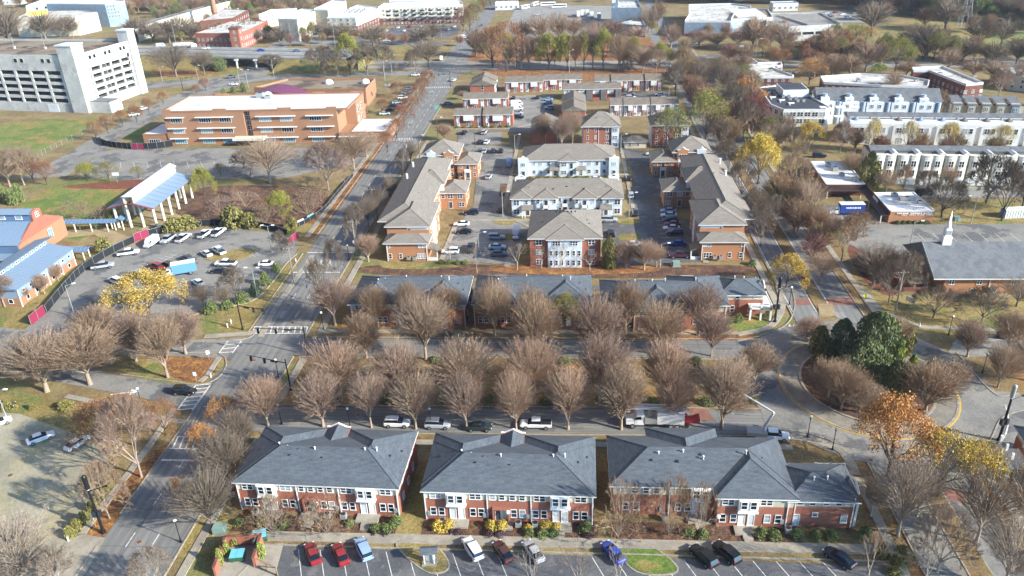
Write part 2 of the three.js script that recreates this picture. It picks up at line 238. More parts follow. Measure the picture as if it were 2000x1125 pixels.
// the avenue and the streets
road('side_street', M.oldasphalt, [[-133.6,-151.9],[-107,-147],[-93.2,-145.8],[-72.7,-147.8],[-69.6,-152.4],[-65.8,-135.3],[-75.1,-139.2],[-102.2,-140.5],[-115.2,-138.7],[-124.5,-138.5]], 'far carriageway of the side street on the left');
road('side_street', M.oldasphalt, [[-133,-140.6],[-114,-138.7],[-93.6,-131.9],[-81.9,-129.3],[-74.2,-129],[-72.8,-136.2],[-70.6,-139.2],[-67.6,-120.7],[-73.7,-120.6],[-88.4,-125.2],[-107.4,-129.8],[-127.9,-133.4]], 'near carriageway of the side street on the left');
road('school_drive', M.oldasphalt, [[-125.5,-145.5],[-129.7,-166],[-130.2,-182.2],[-127.2,-199.7],[-119,-208.3],[-102.9,-211.2],[-86.1,-207.8],[-76.9,-200.3],[-75.6,-191.6],[-77,-185.1],[-76.8,-174.5],[-78.5,-164.8],[-87.8,-160.9],[-94.3,-155.8],[-104.9,-149.8],[-110.8,-145.2]], 'grey asphalt school car park on the left');
road('school_street', M.oldasphalt, [[-198.3,-258.7],[-198.2,-287.9],[-199.7,-305.3],[-199.5,-338.7],[-201.2,-366.7],[-194.1,-410],[-181.2,-427.6],[-166.9,-419.9],[-179,-393.6],[-187.6,-354.2],[-187.3,-320.6],[-185,-288.6],[-182.2,-261]], 'diagonal street between garage and school');
road('school_forecourt', M.oldasphalt, [[-178.3,-260.9],[-186.9,-294.1],[-75.2,-291.8],[-76.7,-270.6],[-87.2,-266.3],[-99.1,-256.7],[-123,-256.4],[-156.6,-256.3]], 'striped forecourt in front of the orange school');
road('cross_street', M.oldasphalt, [[-223,-402.9],[-176.2,-414.5],[-130.7,-421.7],[-66.9,-422],[-32.4,-438.4],[12.1,-433.8],[51.6,-447.5],[107.9,-452.8],[110.1,-462.9],[52.9,-459],[12.3,-442],[-33.1,-448.2],[-68.8,-435.3],[-133,-429.6],[-184.2,-427.9],[-229.9,-416.8]], 'street running behind the orange school');
road('underpass_road', M.oldasphalt, [[-182.5,-409],[-186.2,-448.4],[-194.3,-487.2],[-199.9,-541.7],[-186.9,-540],[-180.8,-485.6],[-170.6,-446.8],[-165.5,-416]], 'street passing under the freeway');
road('flats_street', M.oldasphalt, [[-187.2,-524.7],[-186.6,-593.4],[-174.5,-591.6],[-165.9,-547.1],[-84.6,-522.6],[-76.3,-510.5],[-135.7,-510.9]], 'street before the pale flats');
road('avenue', M.asphalt, [[-72.2, -40], [-59.4, -40], [-59.4, -900], [-73.6, -900]], 'long straight grey avenue');
road('far_park_street', M.crossasphalt, [[-62, -147.4], [45, -147.4], [44, -140.5], [-62, -140.5]], 'street along the far side of the park');
road('near_park_street', M.crossasphalt, [[-62, -121.6], [40, -122.2], [42, -115], [-62, -114]], 'street along the near side of the park');
road('boulevard', M.asphalt, [[49.6, -150], [55.4, -158], [55.4, -900], [49.6, -900]], 'left carriageway of the tree lined boulevard');
road('boulevard', M.asphalt, [[58.4, -158], [64.6, -152], [65, -240], [66.5, -900], [59, -900], [58.4, -300]], 'right carriageway of the tree lined boulevard');
// roundabout
const RC = [56.6, -131.2], ring = (r, n = 48, s = 1.06) => Array.from({ length: n }, (_, i) => [RC[0] + r * Math.cos(i / n * 2 * PI), RC[1] + r * s * Math.sin(i / n * 2 * PI)]);
road('roundabout', M.oldasphalt, ring(23.2), 'asphalt ring of the roundabout');
road('east_street', M.oldasphalt, [[76.6,-143],[81.2,-149.2],[103.1,-153.7],[97.7,-143.3],[78.8,-141.1]], 'street leaving the roundabout to the right');
road('east_street', M.oldasphalt, [[74.1,-130.1],[83.6,-128.6],[87.1,-116.3],[81.2,-105.5],[71.8,-109.1],[64.3,-112.9]], 'lower street leaving the roundabout to the right');
road('south_boulevard', M.oldasphalt, [[49.8, -114], [64.4, -112], [64.6, -60], [49.6, -60]], 'street running down from the roundabout to the bottom edge'); slab('median', M.parkfloor, [[55.6, -106], [58.4, -106], [58.6, -60], [55.4, -60]], 'leafy median of the street below the roundabout'); for (const x of [49.4, 55.4, 58.6, 64.8]) kerb([[x, -108], [x, -60]]); walk([[46.6, -104], [46.6, -82]], 1.6, 'pavement below the right near townhouse'); walk([[67.6, -108], [67.6, -62]], 1.6, 'pavement at the lower right edge');
slab('truck_apron', M.apron, ring(15.6), 'pale concrete apron ring of the roundabout', YR + 0.08);
slab('roundabout_island', M.mulch, ring(11.8), 'mulched round island full of shrubs', YW + 0.1);
for (const [r, y] of [[15.75, 0.32], [12, 0.4]]) struct(obj('kerb', ribbon([...ring(r, 72), ...ring(r, 72).slice(0, 2)], 0.45, 0, y), M.kerb), r > 14 ? 'outer kerb of the roundabout apron' : 'inner kerb of the roundabout island');
struct(obj('kerb', ribbon([...ring(16.1, 72), ...ring(16.1, 72).slice(0, 2)], 0.24, 0.05, YR + 0.03), M.yellow), 'yellow painted kerb line around the apron');
// splitter islands and brick crossings
slab('splitter_island', M.sand, [[56.5,-164],[59.7,-164],[58.9,-158.4],[55.2,-157.9]], 'brick splitter island at the roundabout entry');
slab('median', M.parkfloor, [[55.5, -162], [58.3, -162], [58.3, -500], [55.5, -500]], 'planted median of the boulevard', YW);
road('brick_crossing', M.redpave, [[51.3,-166.5],[65.5,-167],[65.3,-163.5],[50.7,-163.4]], 'red brick crossing at the roundabout');
road('brick_crossing', M.redpave, [[21.8,-122.5],[25,-122.9],[26,-119.1],[22,-118.7]], 'red brick crossing on the near park street');
road('brick_crossing', M.redpave, [[54.2,-103.7],[62.2,-101.1],[61.5,-98.4],[52.2,-100.4]], 'red brick crossing below the roundabout');
// inner car parks of the apartment court
road('court_drive', M.oldasphalt, [[-43.6,-294.4],[-22.4,-289.4],[-19.8,-258.5],[-17.5,-216.6],[-12.9,-215.7],[-12.5,-206.8],[-14.7,-184.8],[-33.7,-188.7],[-33.4,-209],[-30.4,-229.4],[-32.2,-253.5],[-31.2,-270.1]], 'car park on the left of the apartment court');
road('court_drive', M.darkasphalt, [[18.8,-286.3],[29.4,-279.6],[29.4,-251.6],[26.6,-219.8],[33.9,-215.7],[33.7,-187],[13,-184.7],[8.3,-189.4],[9.3,-215.3],[17.9,-216],[20.9,-254.5]], 'dark car park on the right of the apartment court');
road('upper_car_park', M.oldasphalt, [[-46.4,-313.1],[-28.1,-312.1],[-27,-293],[-43.3,-292.4]], 'small car park of the brick terraces');
road('upper_car_park', M.oldasphalt, [[-31.4,-369.3],[-8.1,-370.6],[-7.9,-335.5],[-15,-307],[-25.5,-310.4]], 'car park between the brick terraces');
road('upper_car_park', M.oldasphalt, [[23,-373.2],[46.2,-373.4],[43.9,-352.3],[21.9,-353.9]], 'car park beyond the brick terraces');
road('service_lane', M.oldasphalt, [[-57, -173.5], [46, -173.2], [46, -170.6], [-57, -171]], 'narrow lane behind the far townhouses');
// front car park, gravel lot, church lot
road('front_car_park', M.darkasphalt, [[-48, -60], [47, -60], [46, -85.2], [-46, -86]], 'dark asphalt car park at the bottom edge');
road('gravel_lot', M.gravel, [[-122.3,-119.7],[-106.6,-118.3],[-91.6,-112.2],[-83.8,-108],[-79.2,-101.2],[-77.6,-94.3],[-78.1,-89],[-78,-85.8],[-74.9,-76.9],[-90.1,-76.3]], 'pale worn lot at the lower left');
road('driveway_apron', M.concrete, [[-72,-86.8],[-71.3,-79.4],[-73.9,-68.2],[-81,-68],[-78,-85.8],[-76.3,-87.4]], 'pale concrete driveway apron');
road('church_lot', M.oldasphalt, [[79.7,-211.1],[132.8,-211],[125.7,-197.2],[92.3,-197.5],[88.3,-190.4],[77.1,-191.1],[72.1,-200.4]], 'empty asphalt church car park');
road('shop_drive', M.oldasphalt, [[66,-219.1],[74,-227.2],[91.5,-221.8],[88.8,-212.1],[78,-211.1],[70.5,-214.3]], 'forecourt of the small shop');
road('rear_alley', M.oldasphalt, [[103.6,-243.5],[147.1,-238.5],[143.7,-232],[102,-230.8]], 'lane in front of the cream townhouses');
// far car parks and yards
road('flats_car_park', M.darkasphalt, [[-129.7,-552.2],[-128.8,-591.5],[-79.5,-588.4],[-76.8,-553],[-83.4,-537.8]], 'car park in front of the pale flats');
road('bus_yard', M.freeway, [[-45.9,-561.1],[-45,-690.1],[34.3,-668.4],[27.4,-560.7],[21.1,-531],[-38.5,-529.6]], 'pale concrete bus yard');
road('far_lot', M.freeway, [[159.8,-608.8],[218.5,-624.1],[202.3,-554.7],[164.7,-560.8]], 'far car park behind the parking deck');

// pavements and kerbs
kerb([[-72.4, -40], [-72.5, -85]]); kerb([[-72.5, -92], [-72.6, -121.5]]); kerb([[-73, -149], [-73.6, -193]]); kerb([[-73.4, -203], [-73.6, -560]]);
kerb([[-59.2, -40], [-59.2, -113.4]]); kerb([[-59.2, -122.4], [-59.2, -139.8]]); kerb([[-59.2, -148], [-59.2, -360]]);
kerb([[-58, -148], [40, -148]]); kerb([[-58, -139.9], [42, -139.9]]); kerb([[-57, -122.2], [36, -122.8]]); kerb([[-57, -113.6], [38, -114.6]]);
walk([[-57, -150.6], [36, -150.6]], 1.5, 'pavement along the far park street'); walk([[-56, -111.4], [38, -111.6]], 1.5, 'pavement along the near park street');
walk([[-69.4,-147.8],[-70.6,-162.2],[-70.6,-177.4],[-70.6,-191.6]], 1.5, 'pavement beside the avenue below the school car park'); walk([[-76, -204], [-76.2, -440]], 1.6, 'pavement along the left of the avenue');
walk([[-56.8, -40], [-56.8, -112]], 1.5, 'pavement along the right of the lower avenue'); walk([[-56.8, -124], [-56.8, -139]], 1.6, 'pavement at the left end of the park'); walk([[-56.4, -150], [-56.4, -300]], 1.6, 'pavement along the right of the upper avenue');
walk([[-50, -88], [44, -88.2]], 2.1, 'long pavement in front of the near townhouses'); kerb([[-47, -86.2], [46, -86]]);
walk([[-82.4,-148.1],[-72.2,-149.6],[-71,-151.2]], 1.6, 'short pavement at the junction'); 
walk([[-76.3,-87.4],[-76.3,-94.3],[-76.1,-103.2],[-76.2,-111.1],[-76.7,-120.6]], 1.3, 'pavement left of the lower avenue'); walk([[-100.9,-124.4],[-85.9,-120.4],[-76.1,-117],[-72.3,-116.4]], 1.4, 'pavement beyond the side street');
walk(smooth([[37.3,-114.9],[43,-113.1],[45.8,-111.1],[46.5,-107.8],[46.5,-104.5]], false), 1.8, 'curving pavement around the roundabout corner'); kerb([[35.1,-116.9],[40.2,-115.9],[44.8,-113.6],[47.1,-109.8]], true);
walk(smooth([[49.7,-173],[48.2,-162.7],[43,-153.2],[35.7,-149.9]], false), 1.6, 'curving pavement by the white porch'); kerb(smooth([[52.7,-173],[51,-162.7],[47.1,-154.4],[41.2,-149.9],[35.2,-147.1]], false));
walk([[68, -155], [67.5, -240], [69.5, -330], [70, -500]], 1.6, 'pavement along the right of the boulevard'); walk([[47.2, -160], [47, -330]], 1.6, 'pavement along the left of the boulevard');
walk([[68.8,-173],[69.3,-160.4],[75.5,-153.5],[100.9,-151.5]], 1.6, 'pavement curving past the church');
kerb([[65, -155], [65.2, -330]]); kerb([[49.4, -158], [49.4, -330]]); kerb([[79.1,-146.7],[85.7,-147.6],[101.4,-150.5]]); kerb([[78.4,-143],[78.6,-138.2],[78.8,-130.2],[79.6,-127.7],[83.6,-128.6]], true); kerb([[83.1,-123.7],[77.5,-121.2],[72.2,-114.5]], true);
kerb([[-74,-139.2],[-76.5,-141.2],[-90.9,-141.1],[-106,-140.9]]); kerb([[-74,-139.2],[-72.6,-136.2],[-72.5,-131.3],[-74.8,-129],[-82.3,-130.2],[-93.9,-132.5]], true); kerb([[-106.7,-146.3],[-81.4,-145.9],[-72,-147.3],[-71,-151.2]], true); kerb([[-71.9,-122.3],[-70.9,-114.2]]);
walk([[-75.4,-139.2],[-75,-132.2],[-75.6,-129.8]], 1.3, 'pavement across the traffic island');
kerb([[-104.3,-147.5],[-93.8,-154.6],[-85.3,-160.9],[-77.9,-164.8],[-76.1,-174.5],[-76.1,-186.7],[-75.2,-192.6]], true);
walk([[-20.5, -225], [-20.5, -305]], 1.3, 'white path left of the pale rows'); walk([[18.6, -225], [18.4, -300]], 1.3, 'white path right of the pale rows'); walk([[-20, -257.2], [18, -256.4]], 1.2, 'path between the two pale rows'); walk([[-30, -216.2], [-11, -216.2]], 1.2, 'path in front of the first pale row');
walk([[-16.5,-201.4],[-16.7,-184.2]], 1.6, 'path beside the middle brick block'); walk([[-33.9,-212.9],[-34.5,-188.1]], 1.5, 'path beside the left brick wing'); walk([[37.8,-211.8],[34.4,-186.1]], 1.6, 'path beside the right brick wing');
walk([[-16,-215.7],[-9.9,-207.9]], 1.4, 'diagonal path to the middle brick block');
walk([[-47.3,-315.4],[-24.1,-314.9],[-16.1,-321.3]], 1.2, 'path before the brick terraces'); walk([[-30.7,-369.3],[-6.2,-371.4]], 1.2, 'path before the long brick terrace');
walk([[-155,-206],[-141.2,-209.7],[-131.1,-202.7],[-127.6,-199]], 6, 'pale paved school courtyard', M.sand, 'courtyard'); walk([[-141.8,-231.9],[-123.7,-218.4],[-125.9,-209.5]], 9, 'paved floor under the pavilion', M.sand, 'courtyard'); walk([[-133.8,-199.1],[-128,-199.8],[-124,-205.6]], 7, 'paved approach below the covered walk', M.sand, 'courtyard');
walk(smooth([[-44.7,-133.6],[-40.1,-137.2],[-30.2,-136.2],[-22.5,-134.3],[-16.4,-136.3]], false), 1.9, 'curved gravel path in the park', M.sand, 'gravel_path'); walk(smooth([[-9.5,-126.9],[-3.6,-128.4],[3.4,-128],[13.7,-133.6]], false), 1.6, 'second curved gravel path in the park', M.sand, 'gravel_path');
// islands in the front car park
slab('car_park_island', M.drygrass, [[-26.4,-87.2],[-20.9,-87.1],[-18,-83.2],[-18.3,-82.1],[-20.4,-81.8]], 'grassy island under the mailbox shelter', YW, true); kerb([[-26.4,-87.2],[-20.9,-87.1],[-17.8,-83.2],[-18.2,-81.9],[-20.5,-81.6]], false, true);
slab('car_park_island', M.lawn, [[6.4,-88.3],[11.3,-88.1],[15.1,-83.6],[14.5,-82.9],[9.4,-83]], 'green lozenge island beside the blue saloon', YW, true); kerb([[6.4,-88.3],[11.3,-88.1],[15.2,-83.7],[14.6,-82.7],[9.3,-82.8]], false, true);
slab('car_park_island', M.drygrass, [[-100.3,-190.1],[-92.5,-196.2],[-87.7,-195.1],[-89.7,-189.1],[-96.4,-187.8]], 'grass island in the school car park', YW, true); slab('car_park_island', M.drygrass, [[-117.6,-164.7],[-111.1,-168.8],[-105.1,-170.2],[-108.7,-164.2]], 'grass island under the yellow tree', YW, true);
slab('car_park_island', M.drygrass, [[-23.2,-216.7],[-16.8,-216.5],[-17.3,-212.6],[-22.2,-213.5]], 'grass island in the left court', YW, true); slab('car_park_island', M.drygrass, [[13.6,-216.8],[19.7,-216.7],[19.5,-213.2],[13.9,-212.9]], 'grass island in the right court', YW, true); slab('planter_island', M.mulch, [[-23.4,-248.1],[-20,-248],[-19.5,-236],[-23,-236.5]], 'planted island left of the pale rows', YW, false); slab('car_park_island', M.drygrass, [[13.4,-204.7],[18.8,-204.6],[18.9,-201.7],[13,-201.1]], 'second grass island in the right court', YW, true); slab('car_park_island', M.drygrass, [[-22.4,-205.9],[-16.8,-205.1],[-17.1,-201.4],[-21.8,-202.6]], 'second grass island in the left court', YW, true);
kerb([[-46.5, -86], [-47.5, -82], [-49, -78]]);
// freeway: raised deck on earth banks with an underpass
{
  const near = [[-469.9,-495.5],[-253.4,-466.9],[-198.9,-453],[-171.5,-443.9],[-148.9,-447.3]], Y = 6;
  const A = [[-700, -545], [-253, -466], [-205, -455.5]], B = [[-165, -447], [-120, -438]], far = 24;
  const off = (p, d) => [p[0] + d * 0.2, p[1] - d * 0.98];
  const deck = [[-700, -545], [-253, -466], [-205, -455.5], [-165, -447], [-125, -440]];
  const bank = (q, name) => { const t = []; for (let i = 0; i + 1 < q.length; i++) { const a = q[i], b = q[i + 1], a2 = off(a, -11), b2 = off(b, -11), c = off(a, far), d = off(b, far), c2 = off(a, far + 10), d2 = off(b, far + 10); t.push(...quad([a2[0], 0, a2[1]], [b2[0], 0, b2[1]], [b[0], Y - 0.6, b[1]], [a[0], Y - 0.6, a[1]]), ...quad([c[0], Y - 0.6, c[1]], [d[0], Y - 0.6, d[1]], [d2[0], 0, d2[1]], [c2[0], 0, c2[1]])); }
    const e = q[q.length - 1], s = q[0]; for (const p of [e, s]) { const p2 = off(p, far); t.push(...quad([p[0], 0, p[1]], [p2[0], 0, p2[1]], [p2[0], Y - 0.6, p2[1]], [p[0], Y - 0.6, p[1]])); } struct(obj(name, tris(t), M.drygrass), 'grassy freeway embankment'); };
  bank(deck.slice(0, 3), 'embankment'); bank([[-165, -447], [-125, -440], [-118, -438.5]], 'embankment');
  const mid = deck.map((p) => off(p, far / 2)), top = ribbon(mid, far, Y - 0.9, Y);
  struct(obj('freeway_deck', top, M.freeway), 'raised concrete freeway crossing at the upper left');
  for (const [d, w] of [[5.5, 8], [18.5, 8]]) struct(obj('freeway_lanes', ribbon(deck.map((p) => off(p, d)), w, Y + 0.006, Y + 0.006), M.asphalt), 'dark asphalt lanes on the freeway');
  for (const [d, nm] of [[0.2, 'near'], [12, 'middle'], [23.8, 'far']]) tag(obj('freeway_barrier', ribbon(deck.map((p) => off(p, d)), 0.4, Y - 0.2, Y + 0.9), M.precast), 'concrete barrier along the ' + nm + ' edge of the freeway', 'barrier');
  for (const [x, z, w] of [[-192, -451, 'near left'], [-180, -449, 'near right'], [-196, -462, 'far left'], [-184, -460, 'far right']]) { const p = thing('bridge_pier', w + ' round bridge pier under the freeway deck', 'pier', x, z, 0, 'freeway bridge piers'); obj('shaft', cyl(0.6, 0.6, 5.1), M.precast, p); obj('cap', bx(-1, 1, 4.4, 5.15, -0.9, 0.9), M.precast, p); }
  struct(obj('freeway_lanes', ribbon([[-125, -447], [-90, -443], [-40, -437], [120, -425], [400, -400]], 9, 0.19, 0.19), M.freeway), 'freeway lanes running on behind the avenue trees');
  struct(obj('freeway_lanes', ribbon([[-125, -459], [-90, -455], [-40, -449], [120, -437], [400, -412]], 9, 0.18, 0.18), M.freeway), 'second freeway lanes behind the avenue trees');
}
// manholes and gully grates
for (const [x, z, l] of [[-66.3,-86.1,'manhole_cover_between_the_two_lower_lane_dashes'],[-67.2,-138.2,'manhole_cover_in_the_middle_of_the_junction'],[-64,-154.1,'manhole_cover_above_the_far_crosswalk'],[-40.1,-119.3,'manhole_cover_on_the_near_park_street'],[50.1,-108.5,'manhole_cover_below_the_roundabout'],[-96.9,-100.7,'rusty_manhole_patch_in_the_worn_lot']]) { const m = thing('manhole_cover', l.replace(/_/g, ' '), 'manhole', x, z, 0, undefined, YR + 0.002); obj('frame_ring', cyl(0.52, 0.5, 0.012, 0, 0, 0, 18), M.kerb, m); obj('lid', cyl(0.4, 0.4, 0.022, 0, 0, 0, 18), M.brownmetal, m); }
// markings
{
  const av = []; for (let z = -76; z > -560; z -= 9) { if (z < -112 && z > -156) continue; av.push(stripe(-67.9, z, -67.9, z - 3)); if (z > -112) { if (z > -88) av.push(stripe(-63.9, z, -63.9, z - 3)); } else av.push(stripe(-64.3, z, -64.3, z - 3)); }
  marks('lane_dashes', av, M.line, 'white dashed lane lines on the avenue');
  const ladder = (x0, x1, z0, z1, n) => { const o = [stripe(x0, z0, x1, z0, 0.3), stripe(x0, z1, x1, z1, 0.3)]; for (let i = 0; i <= n; i++) { const x = x0 + (x1 - x0) * i / n; o.push(stripe(x, z0, x + 0.6, z1, 0.28)); } return o; };
  marks('crosswalk', ladder(-72, -60, -112, -108.6, 10), M.line, 'white ladder crosswalk at the near junction'); marks('crosswalk', ladder(-72.4, -60, -152.5, -149.5, 9), M.line, 'white ladder crosswalk at the far junction'); marks('crosswalk', ladder(-72.6, -60, -303, -300.4, 12), M.line, 'distant crosswalk beside the school'); marks('crosswalk', ladder(-72.6, -60, -393, -390.5, 12), M.line, 'distant crosswalk beyond the school'); marks('crosswalk', ladder(50, 66, -478, -475, 12), M.line, 'distant crosswalk on the boulevard');
  const turn = (list) => list.map((g) => { g.rotateY(PI / 2); return g; });
  for (const [n, x, z, k, l] of [[4.2, -74.4, -124.4, 6, 'crosswalk ahead of the black estate car'], [2.6, -74.6, -143.6, 3, 'short crosswalk above the traffic island']]) { const o = turn(ladder(-n, n, -1.5, 1.5, k)); o.forEach((g) => g.translate(x, 0, z)); marks('crosswalk', o, M.line, l); }
  marks('stop_line', [stripe(-72, -105.4, -66, -105.4, 0.5), stripe(-66, -106.4, -60, -106.4, 0.4), stripe(-72.8, -181, -60, -181, 0.4), stripe(-72.6, -193.5, -60, -193.5, 0.4)], M.line, 'white stop lines across the avenue');
  const word = 'SCHOOL', letters = { S: [[0, 0, 1, 0], [1, 0, 1, 2], [1, 2, 0, 2], [0, 2, 0, 4], [0, 4, 1, 4]], C: [[1, 0, 0, 0], [0, 0, 0, 4], [0, 4, 1, 4]], H: [[0, 0, 0, 4], [1, 0, 1, 4], [0, 2, 1, 2]], O: [[0, 0, 1, 0], [1, 0, 1, 4], [1, 4, 0, 4], [0, 4, 0, 0]], L: [[0, 4, 0, 0], [0, 0, 1, 0]] };
  marks('road_word', [...word].flatMap((ch, i) => letters[ch].map(([a, b, c, d]) => stripe(-70.6 + i * 1.3 + a * 0.85, -185.4 - b * 0.85, -70.6 + i * 1.3 + c * 0.85, -185.4 - d * 0.85, 0.22))), M.line, 'painted word SCHOOL across the avenue lanes');
  const bays = (p, dx, dz, n, lx, lz) => Array.from({ length: n }, (_, i) => stripe(p[0] + dx * i, p[1] + dz * i, p[0] + dx * i + lx, p[1] + dz * i + lz, 0.1));
  marks('bay_lines', [...bays([-41, -85.4], 3.35, 0, 10, 2.1, 5.2), ...bays([3, -85.4], 3.3, 0, 11, 2.3, 5.2)], M.line, 'slanted white bay lines in the front car park');
  marks('bay_lines', bays([-170.1,-276.5], 5.2, 0, 14, 4, 7), M.line, 'slanted bay lines in the school forecourt');
  marks('bay_lines', bays([-179.9,-257.1], 4.4, 0.1, 14, 2, -4.5), M.line, 'lower bay lines in the school forecourt');
  marks('bay_lines', [...bays([-43.5, -195], 0, -3.3, 10, 5.2, 0), ...bays([-29, -193], 0, -3.3, 6, 6, 0)], M.line, 'bay lines in the left court');
  marks('bay_lines', [...bays([24.5, -190], 0, -3.1, 11, 5.4, 0)], M.line, 'bay lines in the right court');
  marks('bay_lines', [...bays([-111, -188], 3, -0.4, 9, 1.5, -5), ...bays([-96, -172], 3.1, -0.2, 6, 2, 5)], M.line, 'bay lines in the school car park');
  marks('hatching', [...bays([-116.8,-185.3], 0.9, -1.2, 7, 3, 1.2), ...bays([-119.4,-168], 1.6, 0.3, 8, 3.4, -3.2), ...bays([-93.6,-193.5], 1.2, 0.1, 8, -1.4, 2.2)], M.line, 'white hatching in the school car park');
  marks('bay_lines', bays([93.9,-197.5], 4, 0, 9, 0, -7), M.line, 'faint bay lines in the church lot');
  marks('bay_lines', [...bays([-118, -592], 3.2, 0.4, 14, 0, -6)], M.line, 'bay lines before the pale flats');
  marks('yield_teeth', Array.from({ length: 7 }, (_, i) => tris([[47.4 + i * 0.85, YR + 0.01, -153.5 - i * 0.1], [48.1 + i * 0.85, YR + 0.01, -153.5 - i * 0.1], [47.75 + i * 0.85, YR + 0.01, -154.6]])), M.line, 'white yield teeth at the roundabout entry');
  marks('lane_edge', [ribbon(ring(23.6).slice(2, 9), 0.2, YR + 0.008, YR + 0.008), stripe(49.9, -160, 49.9, -330), stripe(55.1, -160, 55.1, -330), stripe(58.8, -160, 58.8, -330)], M.line, 'white edge lines at the roundabout');
  marks('turn_arrow', [stripe(-92, -125, -88.4, -126, 0.35), tris([[-88.6, YR + 0.01, -127], [-88, YR + 0.01, -124.9], [-86.6, YR + 0.01, -126.5]])], M.line, 'white arrow painted on the side street');
  marks('bike_marking', [bxc(1.6, 0.004, 7, -60.9, YR + 0.008, -352), bxc(1.6, 0.004, 6, -60.9, YR + 0.008, -287)], M.greenpaint, 'green cycle lane boxes on the avenue');
  marks('wheel_stop', [0, 1, 2, 3].flatMap((i) => [bxc(1.8, 0.15, 0.25, -101 + i * 3.3, YR + 0.08, -110.2)]), M.kerb, 'white wheel stops in the worn lot');
}

// ---------- building kit ----------
// hip roof over a rectangle; ga / gb make the low / high end a gable
function hip(x0, x1, z0, z1, y, pitch, ga = false, gb = false, along) {
  const w = x1 - x0, d = z1 - z0, ax = along ? along === 'x' : w >= d, half = (ax ? d : w) / 2, rise = half * pitch, t = [], e = 0.22;
  const P = (u, v, h) => ax ? [u, h, v] : [v, h, u], u0 = ax ? x0 : z0, u1 = ax ? x1 : z1, v0 = ax ? z0 : x0, v1 = ax ? z1 : x1, m = (v0 + v1) / 2;
  const inset = Math.min(half, (u1 - u0) / 2 - 0.01), ra = ga ? u0 : u0 + inset, rb = gb ? u1 : u1 - inset;
  const A = P(u0, v0, y), B = P(u1, v0, y), C = P(u1, v1, y), D = P(u0, v1, y), R = P(ra, m, y + rise), Q = P(rb, m, y + rise);
  t.push(...quad(A, B, Q, R), ...quad(C, D, R, Q), D, A, R, B, C, Q, ...quad(A, D, C, B));
  return tris(t);
}
// caps along ridge and hips
function caps(x0, x1, z0, z1, y, pitch, ga, gb, along) {
  const w = x1 - x0, d = z1 - z0, ax = along ? along === 'x' : w >= d, half = (ax ? d : w) / 2, rise = half * pitch;
  const P = (u, v, h) => ax ? [u, h, v] : [v, h, u], u0 = ax ? x0 : z0, u1 = ax ? x1 : z1, v0 = ax ? z0 : x0, v1 = ax ? z1 : x1, m = (v0 + v1) / 2;
  const inset = Math.min(half, (u1 - u0) / 2 - 0.01), ra = ga ? u0 : u0 + inset, rb = gb ? u1 : u1 - inset, R = P(ra, m, y + rise), Q = P(rb, m, y + rise), o = [];
  if (rb - ra > 0.3) o.push(bar(R, Q, 0.09, 0.09, 4));
  if (!ga) o.push(bar(P(u0, v0, y), R, 0.09, 0.09, 4), bar(P(u0, v1, y), R, 0.09, 0.09, 4));
  if (!gb) o.push(bar(P(u1, v0, y), Q, 0.09, 0.09, 4), bar(P(u1, v1, y), Q, 0.09, 0.09, 4));
  return o;
}
// list of [x0, x1, z0, z1, y, pitch, ga, gb, along]: roof, pale caps and white fascia boards
function roofs(B, list, mat, trim = M.trim) {
  const r = obj('roof', list.map((a) => hip(...a)), mat, B);
  obj('ridge_cap', list.flatMap((a) => caps(...a)).map((g) => { const q = uvFaces(g); return q; }), mat, r);
  list.forEach(([x0, x1, z0, z1, y], i) => obj('fascia', [bx(x0, x1, y - 0.22, y - 0.01 - i * 0.004, z0, z1)], trim, B));
  return r;
}
const wgeo = new Map();
function winGeo(w, h, style) {
  const k = [w, h, style].join(); if (wgeo.has(k)) return wgeo.get(k);
  const f = 0.09, o = [bx(-w / 2, w / 2, h / 2 - f, h / 2, -0.03, 0.1), bx(-w / 2 - 0.04, w / 2 + 0.04, -h / 2 - 0.02, -h / 2 + f, -0.03, 0.14), bx(-w / 2, -w / 2 + f, -h / 2 + f, h / 2 - f, -0.03, 0.095), bx(w / 2 - f, w / 2, -h / 2 + f, h / 2 - f, -0.03, 0.095)];
  const n = style === 'pair' ? 2 : style === 'tri' ? 3 : style > 3 ? style : 1;
  for (let i = 1; i < n; i++) o.push(bxc(n > 3 ? 0.09 : 0.14, h - f, 0.11, -w / 2 + w * i / n, 0, 0.035));
  if (style !== 'plain' && !(style > 3)) o.push(bxc(w - f, 0.07, 0.1, 0, 0, 0.03));
  const r = { frame: join(o), pane: bxc(w - f * 1.4, h - f * 1.4, 0.03, 0, 0, 0.03) }; wgeo.set(k, r); return r;
}
const TURN = { f: 0, r: PI / 2, b: PI, l: -PI / 2 };
